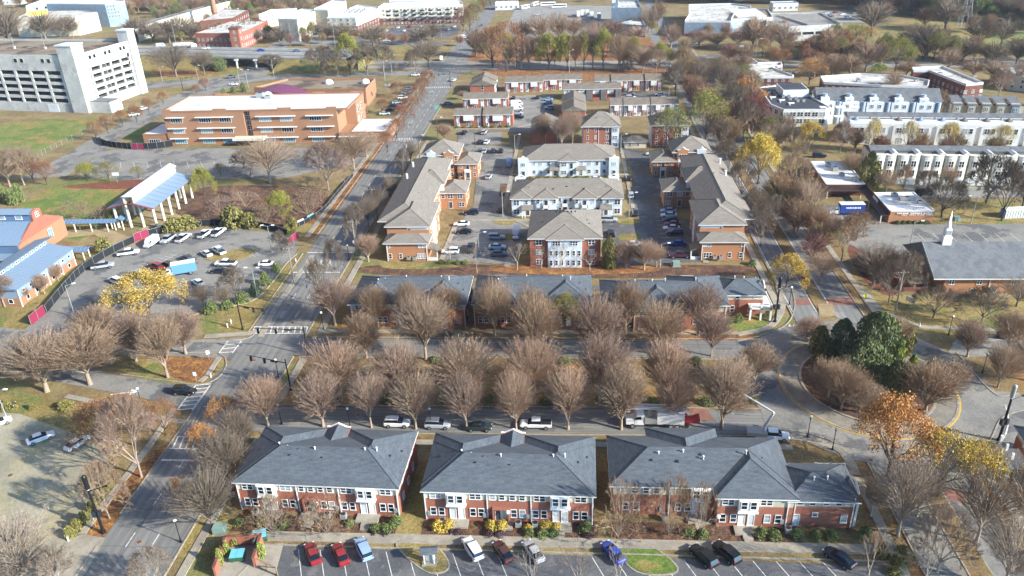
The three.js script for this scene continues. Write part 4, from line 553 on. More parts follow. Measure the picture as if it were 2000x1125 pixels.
// pale weatherboard rows
{
  const B = thing('terrace', 'near pale weatherboard terrace with four hipped fronts', 'terrace', -1.4, -219.6, 0, 'pale weatherboard terraces');
  wall(B, M.paleblue, -16, 16, 0, 5.5, -15.6, -1.3);
  const F = [[-16.3, -10.6], [-9.4, -3], [2.2, 8.6], [10.6, 16.3]]; F.forEach(([a, b]) => wall(B, M.paleblue, a, b, 0, 5.49, -3, 0, 'front_wall'));
  roofs(B, [[-16.9, 16.9, -16.2, -0.8, 5.75, 0.4], ...F.map(([a, b], i) => [a - 0.5, b + 0.5, -9, 0.6, 5.72 - i * 0.004, 0.4, false, false, 'z'])], M.taupe);
  wins(B, 'f', [-14.9, 14.9], [1.5, 4.3], 0, 1.7, 1.6, 'pair'); wins(B, 'f', [-11.9, 12], [4.4], 0, 0.9, 1.3, 1); wins(B, 'f', [-10.2, -9.7, 9.4, 10.1], [4.6], -1.3, 0.8, 0.9, 1); wins(B, 'f', [-8.4, -3.6, 3, 7.8], [1.6, 4.6], 0, 0.9, 1.3, 1); wins(B, 'f', [-2, 1.2, 9.2], [1.6, 4.6], -1.3, 0.9, 1.2, 1);
  for (const [u, z] of [[-6.1, 0], [-0.5, -1.3], [5.3, 0]]) { door(B, 'f', u, z, 0.25, 1.3, 2.3, M.darkdoor); const bc = obj('balcony', [bx(u - 1, u + 1, 2.75, 2.95, z, z + 1), bx(u - 1, u + 1, 2.95, 3.8, z + 0.9, z + 1)], M.trim, B); for (const k of [-0.9, 0.9]) obj('post', bxc(0.2, 5.4, 0.2, u + k, 2.7, z + 0.9), M.trim, bc); door(B, 'f', u, z, 2.95, 1.2, 2, M.glass2); }
  for (const u of [-11.6, 11.6]) { const r = obj('porch_roof', tris([...quad([u - 1.7, 2.8, 2.2], [u + 1.7, 2.8, 2.2], [u + 1.7, 3.6, 0], [u - 1.7, 3.6, 0]), ...quad([u - 1.7, 2.6, 2.2], [u + 1.7, 2.6, 2.2], [u + 1.7, 2.8, 2.2], [u - 1.7, 2.8, 2.2])]), M.taupe, B); for (const k of [-1.5, -0.7, 1.5]) obj('porch_post', bxc(0.22, 2.6, 0.22, u + k, 1.3, 2), M.trim, r); door(B, 'f', u, 0, 0.2, 1.2, 2.2, M.darkdoor); }
  ventHoods(B, [[-12.5, 7.2, -5], [-12, 7.2, -5.2], [-11.4, 7.2, -5], [-4, 7, -4], [0, 7.4, -5], [5, 7, -4], [11, 7.2, -5.4], [11.6, 7.2, -5], [12.2, 7.2, -5.2]]);
  for (const k of [-1, 1]) { const g = obj('rear_gable', bx(k * 14.6 - 1.6, k * 14.6 + 1.6, 0, 6.2, -17.4, -14), M.paleblue, B); obj('coping', [uvFaces(bar([k * 14.6 - 1.7, 6.2, -17.3], [k * 14.6, 7.1, -17.3], 0.15, 0.15, 4)), uvFaces(bar([k * 14.6, 7.1, -17.3], [k * 14.6 + 1.7, 6.2, -17.3], 0.15, 0.15, 4))], M.trim, g); }
}
{
  const B = thing('terrace', 'far pale weatherboard terrace with gabled end towers', 'terrace', -1, -255.2, 0, 'pale weatherboard terraces');
  wall(B, M.paleblue, -15.4, 15.4, 0, 5.5, -15.2, -0.6); roofs(B, [[-16, 16, -15.8, 0, 5.75, 0.42], [-3.4, 3.4, -8, 0.9, 5.72, 0.42, false, false, 'z']], M.taupe); wall(B, M.paleblue, -2.9, 2.9, 0, 5.49, -2, 0.3, 'front_wall');
  for (const k of [-1, 1]) { const u = k * 15.2, t = obj('gable_tower', bx(u - 1.7, u + 1.7, 0, 6.2, -2, 0.5), M.paleblue, B), sh = new THREE.Shape([[-1.7, 6.2], [1.7, 6.2], [1.7, 6.7], [0.9, 6.8], [0, 7.6], [-0.9, 6.8], [-1.7, 6.7]].map(([a, c]) => new THREE.Vector2(a, c))), g = new THREE.ExtrudeGeometry(sh, { depth: 0.3, bevelEnabled: false }); g.translate(u, 0, 0.2); obj('gable_wall', uvFaces(g), M.trim, t); win(B, 'f', u, 4.5, 0.5, 1.3, 1.2, 'pair'); door(B, 'f', u, 0.5, 0.2, 1.2, 2.1, M.darkdoor); }
  wins(B, 'f', [-11.6, -9.4, -6.6, -4.2, 4.4, 7, 9.6, 12], [1.6, 4.4], -0.6, 1.1, 1.3, 1); wins(B, 'f', [-1.5], [1.6, 4.4], 0.3, 1.7, 1.4, 'tri'); door(B, 'f', 1, 0.3, 0.2, 1.1, 2.2, M.darkdoor); door(B, 'f', 1, 0.3, 2.9, 1.1, 2, M.glass2);
  for (const u of [-4.6, 4.2]) { const r = obj('porch_roof', tris([...quad([u - 1.7, 2.8, 1.6], [u + 1.7, 2.8, 1.6], [u + 1.7, 3.6, -0.6], [u - 1.7, 3.6, -0.6]), ...quad([u - 1.7, 2.6, 1.6], [u + 1.7, 2.6, 1.6], [u + 1.7, 2.8, 1.6], [u - 1.7, 2.8, 1.6])]), M.taupe, B); for (const k of [-1.5, 1.5]) obj('porch_post', bxc(0.22, 2.6, 0.22, u + k, 1.3, 1.4), M.trim, r); door(B, 'f', u, -0.6, 0.2, 1.1, 2.1, M.darkdoor); }
  wins(B, 'r', [-4, -10], [1.6, 4.4], 15.4, 1, 1.2, 1); ventHoods(B, [[-3.5, 8.2, -7], [4, 8.2, -7.4], [5, 7.6, -5.4]]);
}
// ---------- two storey brick terraces with brown roofs ----------
function brickTerrace(label, x, z, w, d, units, o = {}) {
  const B = thing('brick_terrace', label, 'terrace', x, z, o.turn || 0, 'two storey brick terraces'), n = units, uw = w / n, step = o.step || 0;
  for (let i = 0; i < n; i++) {
    const a = -w / 2 + i * uw, b = a + uw, s = (i % 2) * step; wall(B, M.brick, a, b, 0, 5 + s * 0.2, -d, s, 'brick_wall'); roofs(B, [[a - 0.05, b + 0.05 - 0.01 * i, -d - 0.5, 0.6 + s, 5 + s * 0.2, 0.4, true, true, 'x']], M.browngrey);
    const m = (a + b) / 2;
    if (!o.rear) { const p = obj('white_panel', bx(m - uw * 0.17, m + uw * 0.17, 2.7, 4.7, s, s + 0.9), M.white, B); for (const k of [-0.5, 0.5]) door(B, 'f', m + k, s, 0.1, 0.8, 2, M.brownmetal); void p;
      for (const k of [-0.36, 0.36]) { const u = m + k * uw; obj('white_strip', bx(u - 0.7, u + 0.7, 0.2, 4.85, s, s + 0.06), M.white, B); win(B, 'f', u, 4.1, s + 0.06, 0.9, 0.9, 1); win(B, 'f', u, 1.3, s + 0.06, 0.9, 1, 1); } }
    else { obj('white_panel', bx(a + 0.3, m, 2.6, 4.8, s, s + 0.1), M.white, B); obj('shed', bx(m + 0.6, b - 0.4, 0, 4.4, s, s + 1.4), M.greyroof, B); win(B, 'f', a + uw * 0.3, 4, s + 0.1, 0.9, 0.9, 1); obj('patio_wall', bx(a + 0.3, m, 0, 1.7, s + 2.6, s + 2.8), M.brick, B); }
  }
}
brickTerrace('brick terrace with two white panels in front of the small upper car park', -36.2, -319.4, 24.4, 8, 2, { step: 0.9 });
brickTerrace('brick terrace with plain upper windows behind the two panel terrace', -38, -347, 20, 8, 2);
brickTerrace('long brick terrace left of the gap, facing the car park with white vans', -22.4, -378.6, 18.4, 8, 2); brickTerrace('brick terrace half hidden behind the rear patios', -4, -382, 18.4, 8, 2);
brickTerrace('long brick terrace at the far right of the estate, by the boulevard', 26.6, -377.4, 31.6, 8, 4, { step: 0.8 }); brickTerrace('terrace with rear patios and grey sheds in the estate centre', 9.4, -361.5, 26.4, 8, 4, { rear: true }); brickTerrace('brick terrace behind the three storey blocks', 30.4, -331.5, 28.6, 8.5, 5, { step: 0.4 });
function gableHouse(label, x, z, w, d, vent) {
  const B = thing('gabled_terrace', label, 'terrace', x, z, 0, 'two storey brick terraces'); wall(B, M.brick, -w / 2, w / 2, 0, 5, -d, 0, 'brick_wall'); const sh = new THREE.Shape([[-w / 2, 5], [w / 2, 5], [0, 5 + w * 0.21]].map(([a, b]) => new THREE.Vector2(a, b))); const g = new THREE.ExtrudeGeometry(sh, { depth: 0.3, bevelEnabled: false }); g.translate(0, 0, -0.3); obj('gable_wall', uvFaces(g), M.brick, B);
  for (let i = 0; i < 2; i++) { const z0 = -d * (1 - i * 0.5) - (i ? 0 : 0.4), z1 = -d * (0.5 - i * 0.5) + (i ? 0.35 : 0); obj('roof', hip(-w / 2 - 0.5, w / 2 + 0.5, z0, z1, 5.1 + (i ? -0.25 : 0.15), 0.42, true, true, 'z'), M.browngrey, B); }
  wall(B, M.white, w / 2, w / 2 + 0.1, 0.3, 4.9, -d * 0.95, -d * 0.05, 'white_side'); obj('rainspout', bx(0.5, 0.62, 0, 4.8, 0, 0.12), M.beige, B); if (vent) { win(B, 'f', 0, 4, 0.02, 1.2, 2.2, 1); } wins(B, 'r', [-d * 0.2, -d * 0.4, -d * 0.6, -d * 0.8], [1.5, 3.9], w / 2 + 0.1, 0.9, 1, 1);
}
gableHouse('gabled brick terrace end with one tall white window', -42, -373, 11.6, 17, true); gableHouse('gabled brick terrace end beside the estate car park', 1, -323, 9.4, 26); gableHouse('shorter gabled brick terrace end in front of the estate car park', -10.4, -293, 9.8, 18);
{ const B = thing('garden_shed', 'small low hipped shed between the three storey blocks', 'shed', 23.6, -286, 0); wall(B, M.beige, -4, 4, 0, 2.6, -5, 0); roofs(B, [[-4.6, 4.6, -5.6, 0.6, 2.7, 0.5]], M.browngrey); wins(B, 'f', [-2, 1], [1.5], 0, 0.9, 1.2, 1); }

// ---------- orange brick school ----------
{
  const B = thing('school_building', 'three storey orange brick school with white roof and striped forecourt', 'school', -125.9, -298.3), W = M.schoolbrick, H = 13.4;
  wall(B, W, -35, -2.4, 0, H, -26, 0); wall(B, W, 0.2, 35, 0, H, -26, 0); wall(B, W, -2.6, 0.4, 0, H - 0.5, -26, -1.6, 'recess_wall'); wall(B, W, 35, 39.5, 0, H - 0.02, -26, -12, 'stair_block'); wall(B, W, -45.5, -34.9, 0, 4.4, -17, -0.3, 'low_wing'); wall(B, W, 34.9, 54, 0, 4.4, -19, 0.8, 'low_wing');
  flatRoof(B, M.membrane, -35, 39.5, -26, 0, H + 0.02, 0.5, W); flatRoof(B, M.membrane, -45.5, -35, -17, -0.3, 4.4, 0.3, W); flatRoof(B, M.membrane, 39.6, 54, -19, 0.8, 4.4, 0.3, W);
  for (const [a, b] of [[-35, -31.5], [-14.5, -9], [11.5, 17], [31, 35]]) obj('raised_parapet', bx(a, b, H - 0.1, H + 1.1, -0.4, 0.02), W, B); for (const [a, b] of [[-24, -18], [18, 23], [34, 39]]) obj('raised_parapet', bx(a, b, H - 0.1, H + 1.1, -26.02, -25.6), W, B);
  const U = [-29.9, -18.4, -10, 6, 14.5, 26.2]; wins(B, 'f', U, [10, 5.7], 0, 4.8, 1.8, 5); for (const u of U) win(B, 'f', u, 1.6, 0, 4.8, 1.8, 5, M.teal); wins(B, 'f', [38, 46], [1.9], 0.8, 4.6, 1.8, 5, M.teal); win(B, 'f', -41, 1.7, -0.3, 4.6, 1.8, 5);
  for (const y of [11.2, 6.9, 2.8]) for (const [a, b] of [[-34, -26.5], [-22, -6.5], [2.5, 18.5], [22.5, 33.5]]) obj('sunshade', bx(a, b, y, y + 0.16, 0, 1.1), M.trim, B); obj('sunshade', bx(35, 50, 2.9, 3.05, 0.8, 1.8), M.trim, B);
  for (let i = 0; i < 5; i++) win(B, 'f', -1.1, 4.6 + i * 1.9, -1.6, 2.3, 1.8, 'pair', M.glass); obj('entry_canopy', bx(-7, 5.5, 2.6, 3.5, 0, 4), M.cream, B); wins(B, 'r', [-20, -15], [5.7, 10], 39.5, 1.8, 2.6, 1);
  roofUnits(B, [[-3, -22, 3, 2, 2.4], [1, -20, 2.4, 1.4, 2]], H); ventPipes(B, [[-22, H, -6], [-26, H, -18], [8, H, -20], [14, H, -22]], M.galvanised);
  const g = new THREE.SphereGeometry(2, 14, 8, 0, 2 * PI, 0, PI / 2); g.translate(-0.5, H, -24); obj('skylight_dome', g, M.globe, B);
  const arc = []; for (let i = 0; i <= 16; i++) { const t = i / 16; arc.push([-17 + 30 * t, 8.6 + 5.6 * Math.sin(PI * t)]); } const t = []; for (let i = 0; i < 16; i++) { const [a, b] = arc[i], [c, d] = arc[i + 1]; t.push(...quad([a, b, -29], [c, d, -29], [c, d, -44], [a, b, -44]), ...quad([a, b, -29], [c, d, -29], [c, d - 1, -29], [a, b - 1, -29])); } obj('arched_roof', tris(t), M.maroon, B);
  const gl = obj('arched_glazing', bx(-12, 8, 0, 9.2, -30.5, -43), M.glass2, B); for (let i = 0; i < 9; i++) obj('mullion', bxc(0.2, 3, 0.2, -11 + i * 2.2, 10.6, -30.6), M.trim, gl); obj('clerestory', bx(-8, 5, 9.2, 12.4, -30.8, -42), M.teal, B);
}
{ const B = polyB('school_annex', 'low orange brick school wing with brown stained flat roof', 7.4, [[-148.7,-363.4],[-138,-381],[-94.1,-378.2],[-93.6,-355.9],[-121.8,-358.1]], { wall: M.schoolbrick, roof: M.brownroof, cat: 'school', para: 0.9 }); for (const [x, z] of [[4, -5], [22, -4]]) { const g = new THREE.SphereGeometry(2.2, 12, 7, 0, 2 * PI, 0, PI / 2); g.translate(x, 7.3, z); obj('skylight_dome', g, M.globe, B); } roofUnits(B, [[34, 3, 2.4, 0.9, 1.6]], 7.4); polyB('school_annex', 'single storey brick school link beside the side car park', 3.8, [[-99.3,-353.8],[-93.9,-355.3],[-90.9,-344.7],[-94.3,-336.8]], { wall: M.schoolbrick, roof: M.brownroof, cat: 'school' }); }
// ---------- parking garage ----------
{
  const B = thing('parking_garage', 'tall pale concrete parking garage with dark open decks', 'parking garage', -226, -353, -0.17), W = M.precast, H = 26.4, Ys = [5.5, 8.7, 11.9, 15.1, 18.3], L = -110, D = -41;
  wall(B, W, L, 0, 0, 4.5, -0.5, 0, 'spandrel'); wall(B, W, -0.5, 0, 0, 4.5, D, -0.5, 'spandrel'); Ys.forEach((y, i) => { const lo = y + 0.95, hi = i < 4 ? Ys[i + 1] - 0.95 : H; obj('spandrel', bx(L, 0, lo, hi, -0.5, 0), W, B); obj('spandrel', bx(-0.5, 0, lo, hi, D, -0.5), W, B); obj('deck_slab', bx(L, -0.5, y - 1.2, y - 0.9, D, -0.5), M.freeway, B); });
  obj('rear_wall', [bx(L, 0, 0, H - 0.02, D - 0.4, D), bx(L - 0.4, L, 0, H - 0.02, D, 0)], W, B); obj('inner_wall', bx(L, -0.6, 0, 19.5, -20, -19.6), M.freeway, B); obj('inner_wall', bx(-18, -17.6, 0, 19.5, D, -0.6), M.freeway, B);
  for (let i = 0; i < 12; i++) obj('column', bx(-9.5 - i * 8.6, -8.3 - i * 8.6, 4.5, 19.3, -0.45, 0.12), W, B); for (let i = 0; i < 5; i++) obj('column', bx(-0.45, 0.12, 4.5, 19.3, -9 - i * 7, -8 - i * 7), W, B);
  obj('roof', bx(L, -0.5, H - 1.4, H - 1, D, -0.5), M.brownroof, B);
  for (let i = 0; i < 5; i++) for (const k of [0, 3.4]) win(B, 'f', -14 - i * 15 - k, 23.8, 0, 2, 1.9, 'plain', M.glass, W); for (const u of [-10, -13, -20.5, -23.5, -31.5, -34]) win(B, 'r', u, 23.8, 0, 1.8, 1.8, 'plain', M.glass, W);  // unglazed square openings; the dark panes paint in the shade inside them
  for (const [a, b, c, d, h] of [[-7.5, 0.8, -6.5, 0.8, 30.5], [-5, 1.2, D - 1.5, D + 3.5, 31]]) { const t = obj('stair_tower', bx(a, b, 0, h, c, d), W, B); obj('tower_cap', bx(a - 0.3, b + 0.3, h, h + 0.6, c - 0.3, d + 0.3), M.white, t); }
  for (const y of [8, 12, 16, 20]) win(B, 'r', D + 5.2, y, 0, 1.8, 2.2, 'plain', M.glass, W); obj('service_block', bx(0, 12, 0, 5, -9, -1), M.precast, B); obj('service_roof', bx(0.4, 11.6, 5, 5.2, -8.6, -1.4), M.greyroof, B); obj('ground_door', bx(-22, -16, 0, 3.8, 0, 0.1), M.white, B); obj('ground_door', bx(-12, -8, 0, 4, 0, 0.08), M.galvanised, B);
  for (let i = 0; i < 5; i++) { const p = obj('deck_lamp', bar([-15 - i * 18, H - 1, -20], [-15 - i * 18, H + 6, -20], 0.14, 0.09), M.pole, B); obj('lamp_head', bxc(0.9, 0.2, 0.5, -15 - i * 18, H + 6, -20), M.galvanised, p); obj('lamp_base', bxc(0.9, 1, 0.9, -15 - i * 18, H - 0.5, -20), M.precast, p); }
}
// ---------- blue roofed school and pavilion ----------
{
  const B = thing('pavilion', 'open pavilion with pale blue metal roof on round columns', 'pavilion', -130.7, -225.2);
  obj('roof_slope', tris([...quad([7.3, 6.8, 14.2], [7.3, 6.8, -14.2], [1.6, 8.4, -14.2], [1.6, 8.4, 14.2]), ...quad([7.3, 6.6, 14.2], [7.3, 6.6, -14.2], [1.6, 8.2, -14.2], [1.6, 8.2, 14.2]), ...quad([7.3, 6.6, 14.2], [7.3, 6.8, 14.2], [1.6, 8.4, 14.2], [1.6, 8.2, 14.2])]), M.bluemetal, B); obj('roof_slope', tris([...quad([-7.3, 6.8, 14.2], [-7.3, 6.8, -14.2], [-1.6, 8.4, -14.2], [-1.6, 8.4, 14.2]), ...quad([-7.3, 6.6, 14.2], [-7.3, 6.6, -14.2], [-1.6, 8.2, -14.2], [-1.6, 8.2, 14.2])]), M.bluemetal, B);
  obj('monitor_wall', [bx(1.3, 1.6, 8, 10.4, -14, 14), bx(-1.6, -1.3, 8, 10.4, -14, 14)], M.cream, B); obj('monitor_roof', hip(-2, 2, -14.4, 14.4, 10.4, 0.5, true, true, 'z'), M.white, B); obj('barge_board', [uvFaces(bar([7.3, 6.6, 14.3], [1.5, 8.2, 14.3], 0.2, 0.2, 4)), uvFaces(bar([-7.3, 6.6, 14.3], [-1.5, 8.2, 14.3], 0.2, 0.2, 4)), uvFaces(bar([1.5, 8.2, 14.3], [-1.5, 8.2, 14.3], 0.2, 0.2, 4))], C(0x8c3a48, 0.6), B);
  for (let i = 0; i < 6; i++) for (const x of [-6, -2, 2, 6]) if (Math.abs(x) > 3 || i === 0 || i === 5) obj('column', cyl(0.42, 0.42, x * x > 9 ? 6.9 : 8.1, x, 0, 12.6 - i * 5, 12), M.cream, B);
  for (let i = 0; i < 9; i++) obj('roof_seam', bx(1.7, 7.2, 0, 0.05, -0.03, 0.03).applyMatrix4(new THREE.Matrix4().makeRotationZ(-0.274)).translate(0.16 - 0.12, 8.87 - 0.0, -12 + i * 3), M.bluemetal, B);
}
{
  const B = thing('gymnasium', 'brick gymnasium with blue ribbed metal roof at the left edge', 'gymnasium', -149.5, -196.6);
  wall(B, M.schoolbrick, -40, 0, 0, 6, -10.5, 10.5); const sh = new THREE.Shape([[-10.5, 6], [10.5, 6], [3, 9.6], [2, 9.6], [2, 12], [0, 12.6], [-2, 12], [-2, 9.6], [-3, 9.6]].map(([a, b]) => new THREE.Vector2(a, b))), g = new THREE.ExtrudeGeometry(sh, { depth: 0.5, bevelEnabled: false }); g.rotateY(PI / 2); g.translate(-0.3, 0, 0); obj('gable_wall', uvFaces(g), M.brick, B);
  for (const k of [-1, 1]) { obj('roof_slope', tris([...quad([0.1, 6, 10.9 * k], [-40, 6, 10.9 * k], [-40, 9.5, 2 * k], [0.1, 9.5, 2 * k])]), M.bluemetal, B); for (let i = 0; i < 24; i++) obj('roof_seam', uvFaces(bar([-0.5 - i * 1.3, 6.06, 10.8 * k], [-0.5 - i * 1.3, 9.54, 2.1 * k], 0.06, 0.06, 4)), M.bluerib, B); obj('clerestory_wall', bx(-40, -0.4, 9.3, 11.6, 1.9 * k, 1.7 * k), M.bluerib, B); }
  for (const u of [-4, -9, -14]) win(B, 'f', u, 10.6, 1.92, 2, 1.2, 'plain', M.blind); obj('monitor_roof', hip(-40, 0, -2.4, 2.4, 11.6, 0.4, true, true, 'x'), M.bluemetal, B); win(B, 'r', -0, 10.9, 0.22, 1.4, 1.4, 'pair'); win(B, 'r', -3, 4, 0.22, 2, 2.6, 'pair', M.teal);
  obj('eave_wall', bx(-40, -0.2, 3.4, 5.8, 10.5, 10.7), M.bluerib, B); obj('lean_to_roof', tris(quad([-0.5, 3.6, 10.7], [-40, 3.6, 10.7], [-40, 2.9, 14], [-0.5, 2.9, 14])), M.bluemetal, B);
}
{
  const B = thing('classroom_wing', 'classroom wing with pale blue standing seam roof and clerestory windows', 'school', -140, -174);
  wall(B, M.schoolbrick, -6, 5.4, 0, 2.4, -12, 12, 'brick_wall'); wall(B, M.bluepanel, -5.9, 5.3, 2.4, 4.9, -11.9, 11.9, 'panel_wall'); obj('lower_roof', tris([...quad([6, 5, 12.4], [6, 5, -12.4], [-1, 6.5, -12.4], [-1, 6.5, 12.4]), ...quad([6, 4.8, 12.4], [6, 5, 12.4], [-1, 6.5, 12.4], [-1, 4.8, 12.4])]), M.bluemetal, B); for (let i = 0; i < 30; i++) obj('roof_seam', uvFaces(bar([6, 5.05, -12 + i * 0.82], [-1, 6.55, -12 + i * 0.82], 0.05, 0.05, 4)), M.bluemetal, B);
  obj('clerestory_wall', bx(-1.2, -1, 4.9, 7.6, -12, 12), M.bluemetal, B); obj('upper_roof', tris([...quad([-0.6, 7.6, 12.4], [-0.6, 7.6, -15], [-6.6, 6.2, -15], [-6.6, 6.2, 12.4])]), M.bluemetal, B); for (let i = 0; i < 14; i++) win(B, 'r', -10.8 + i * 1.5 + (i % 4) * 0.2, 7, -1, 0.7, 0.7, 'plain', M.glass); for (let i = 0; i < 8; i++) win(B, 'r', -10 + i * 2.8, 3.6, 5.3, 1, 0.9, 'plain', M.glass2); for (let i = 0; i < 6; i++) win(B, 'r', -9 + i * 3.6, 1.4, 5.4, 1.1, 1.2, 'plain', M.glass);
  for (let i = 0; i < 5; i++) obj('downpipe', bx(5.4, 5.6, 0, 4.9, -11.8 + i * 5.9, -11.6 + i * 5.9), M.trim, B); win(B, 'f', 3, 1.6, 12, 1.2, 1.2, 'plain', M.glass);
}
function coveredWalk(label, pts, h = 3, w = 3) {
  const B = thing('covered_walk', label, 'covered walk', pts[0][0], pts[0][1]), L = pts.map(([x, z]) => [x - pts[0][0], z - pts[0][1]]);
  for (let i = 0; i + 1 < L.length; i++) { const [a, b] = [L[i], L[i + 1]], dx = b[0] - a[0], dz = b[1] - a[1], l = Math.hypot(dx, dz), nx = -dz / l * w / 2, nz = dx / l * w / 2; const A = (p, s, y) => [p[0] + nx * s, y, p[1] + nz * s]; for (const s of [-1, 1]) obj('roof_slope', tris(quad(A(a, s, h), A(b, s, h), A(b, 0, h + 0.8), A(a, 0, h + 0.8))), M.bluerib, B); for (let k = 0; k < l / 1.1; k++) { const f = k * 1.1 / l, p = [a[0] + dx * f, a[1] + dz * f]; for (const s of [-1, 1]) obj('roof_seam', uvFaces(bar(A(p, s, h + 0.04), A(p, 0, h + 0.84), 0.05, 0.05, 4)), M.bluemetal, B); } for (let k = 0; k <= l / 5; k++) { const f = Math.min(1, k * 5 / l); for (const s of [-0.8, 0.8]) obj('post', cyl(0.2, 0.2, h, a[0] + dx * f + nx * s, 0, a[1] + dz * f + nz * s, 8), M.cream, B); } }
}
coveredWalk('blue roofed covered walk leading to the pavilion', [[-153.4,-204.1],[-153.1,-209.9],[-135.2,-210.4],[-135.5,-214.4]]); coveredWalk('short blue roofed entrance canopy with red edging', [[-139,-190.4],[-132.4,-190.3]], 2.8, 3.2);
// ---------- church, shop and the right hand side ----------
{
  const B = thing('church', 'brick church with grey shingle roof and white steeple', 'church', 84.5, -178.2); wall(B, M.orangebrick, 1.6, 60, 0, 4.3, -8.6, 8.8, 'brick_wall'); obj('roof', hip(-1.4, 61, -9.6, 9.8, 4.4, 0.52, true, true, 'x'), M.greyroof, B); obj('fascia', bx(-1.4, 61, 4.15, 4.4, 9.7, 9.85), M.trim, B);
  const sh = new THREE.Shape([[-8.6, 4.3], [8.8, 4.3], [0.1, 8.8]].map(([a, b]) => new THREE.Vector2(a, b))), g = new THREE.ExtrudeGeometry(sh, { depth: 0.3, bevelEnabled: false }); g.rotateY(-PI / 2); g.translate(1.9, 0, 0); obj('gable_wall', uvFaces(g), M.brownmetal, B); obj('barge_board', [uvFaces(bar([-1.3, 4.35, 9.7], [-1.3, 9.4, 0.1], 0.16, 0.16, 4)), uvFaces(bar([-1.3, 4.35, -9.5], [-1.3, 9.4, 0.1], 0.16, 0.16, 4))], M.galvanised, B); for (const z of [-5, -1.6, 1.8, 5.2]) obj('porch_column', bxc(0.4, 5 + (5 - Math.abs(z)) * 0.5, 0.4, -0.6, 2.5, z), M.trim, B);
  const st = obj('steeple', [bx(3, 5, 8.2, 11, -0.9, 1.1), bx(3.3, 4.7, 11, 12.9, -0.6, 0.8)], M.trim, B), cone = new THREE.ConeGeometry(0.62, 4.6, 4); cone.rotateY(PI / 4); cone.translate(4, 15.2, 0.1); obj('spire', cone, M.trim, st); for (const z of [-0.3, 0.5]) obj('louvre', bxc(0.5, 1, 0.06, 4 + (z > 0 ? 0.35 : -0.35), 12, 0.83), M.galvanised, st);
  wins(B, 'f', [3.2, 9.4, 17, 26], [3.2], 8.8, 1.2, 1.6, 'pair'); wins(B, 'f', [8.4, 13, 20], [0.9], 8.8, 1.2, 1, 'pair'); obj('downpipe', bx(11.6, 11.75, 0, 4.2, 8.82, 8.95), M.trim, B); obj('plinth_path', bx(-1, 30, 0, 0.35, 9, 10.4), M.sand, B);
  obj('porch_roof', tris([...quad([-1.4, 3, 9], [-6, 2.6, 9], [-6, 2.6, 4], [-1.4, 3, 4])]), M.brownroof, B); obj('retaining_wall', bx(-7, -1.5, 0, 1.2, -2, 7.8), M.darkbrick, B);
}
{
  const B = polyB('shop_building', 'small brick shop with white flat roof and brown metal canopy edge', 3.6, [[89.1,-227.1],[100.7,-227.2],[100.8,-212.1],[88.7,-212.3]], { wall: M.orangebrick, roof: M.membrane, cat: 'shop', para: 0.25, trim: M.white });
  roofUnits(B, [[-1, -4, 1.6, 1.1, 1.4], [1.6, -1.4, 4.4, 0.9, 1.6], [4, 1.6, 1.2, 0.8, 1.2]], 3.7);
  const L = []; for (let i = 0, x = -4; x < 5.4; i++) { const w = rr(0.2, 0.5); L.push(bxc(w, 0.34, 0.06, x, 3.1, 7.6)); x += w + (i % 6 === 5 ? 0.5 : 0.14); } for (let i = 0, x = -2.8; x < 5.4; i++) { const w = rr(0.2, 0.5); L.push(bxc(w, 0.22, 0.06, x, 2.6, 7.6)); x += w + (i % 4 === 3 ? 0.5 : 0.12); }
  obj('wall_lettering', L, M.signwhite, B);
}
{
  const P = [[78.7,-257.1],[90.2,-256.6],[89.1,-234.3],[77.6,-234.6]], B = polyB('shop_building', 'rear shop wing with white flat roof and four rooftop units', 3.6, P, { wall: M.darkbrick, roof: M.membrane, cat: 'shop', para: 0.25, trim: M.white }); roofUnits(B, [[-1, -6, 1.6, 1.2, 1.4], [0, -2, 1.6, 1.2, 1.4], [0.6, 3, 1.5, 0.9, 1.3], [3, 8, 1.4, 1.2, 1.3]], 3.7);
  const C1 = thing('shop_canopy', 'brown ribbed metal canopy with pale posts along the shop', 'canopy', P[3][0], P[3][1]), q = [[0, 0], [P[2][0] - P[3][0] + 0.4, 0.2], ...[[89,-226.7],[88.5,-211.9]].map(([x, z]) => [x - P[3][0] , z - P[3][1]])];
  obj('fascia', ribbon([q[0], q[1]], 0.5, 2.6, 3.7), M.brownmetal, C1); obj('fascia', ribbon([q[1], q[3]], 0.5, 2.6, 3.72), M.darkbrownmetal, C1); obj('soffit', prism([q[0], q[1], q[3], [q[3][0] - 2.2, q[3][1]], [q[1][0] - 2.4, q[1][1] + 3], [q[0][0] - 0.2, q[0][1] + 3]], 2.5, 2.62), M.darkbrownmetal, C1); const w = q[1][0]; for (let i = 0; i < 16; i++) obj('rib', bxc(0.12, 1.05, 0.1, w * (i + 0.5) / 16, 3.15, 0.1 + 0.3), M.brownmetal, C1);
  obj('sign_board', ribbon([[q[1][0] * 0.62 + q[3][0] * 0.38 - 0.4, q[1][1] * 0.62 + q[3][1] * 0.38], [q[1][0] * 0.42 + q[3][0] * 0.58 - 0.4, q[1][1] * 0.42 + q[3][1] * 0.58]], 0.15, 2.7, 3.5), M.signwhite, C1); for (const [x, z] of [[q[0][0] - 0.2, 2.8], [q[1][0] - 2.2, 3], [(q[1][0] + q[3][0]) / 2 - 2.2, (q[1][1] + q[3][1]) / 2], [q[3][0] - 2, q[3][1] - 0.2]]) obj('post', bxc(0.25, 2.5, 0.25, x, 1.25, z), M.cream, C1);
}
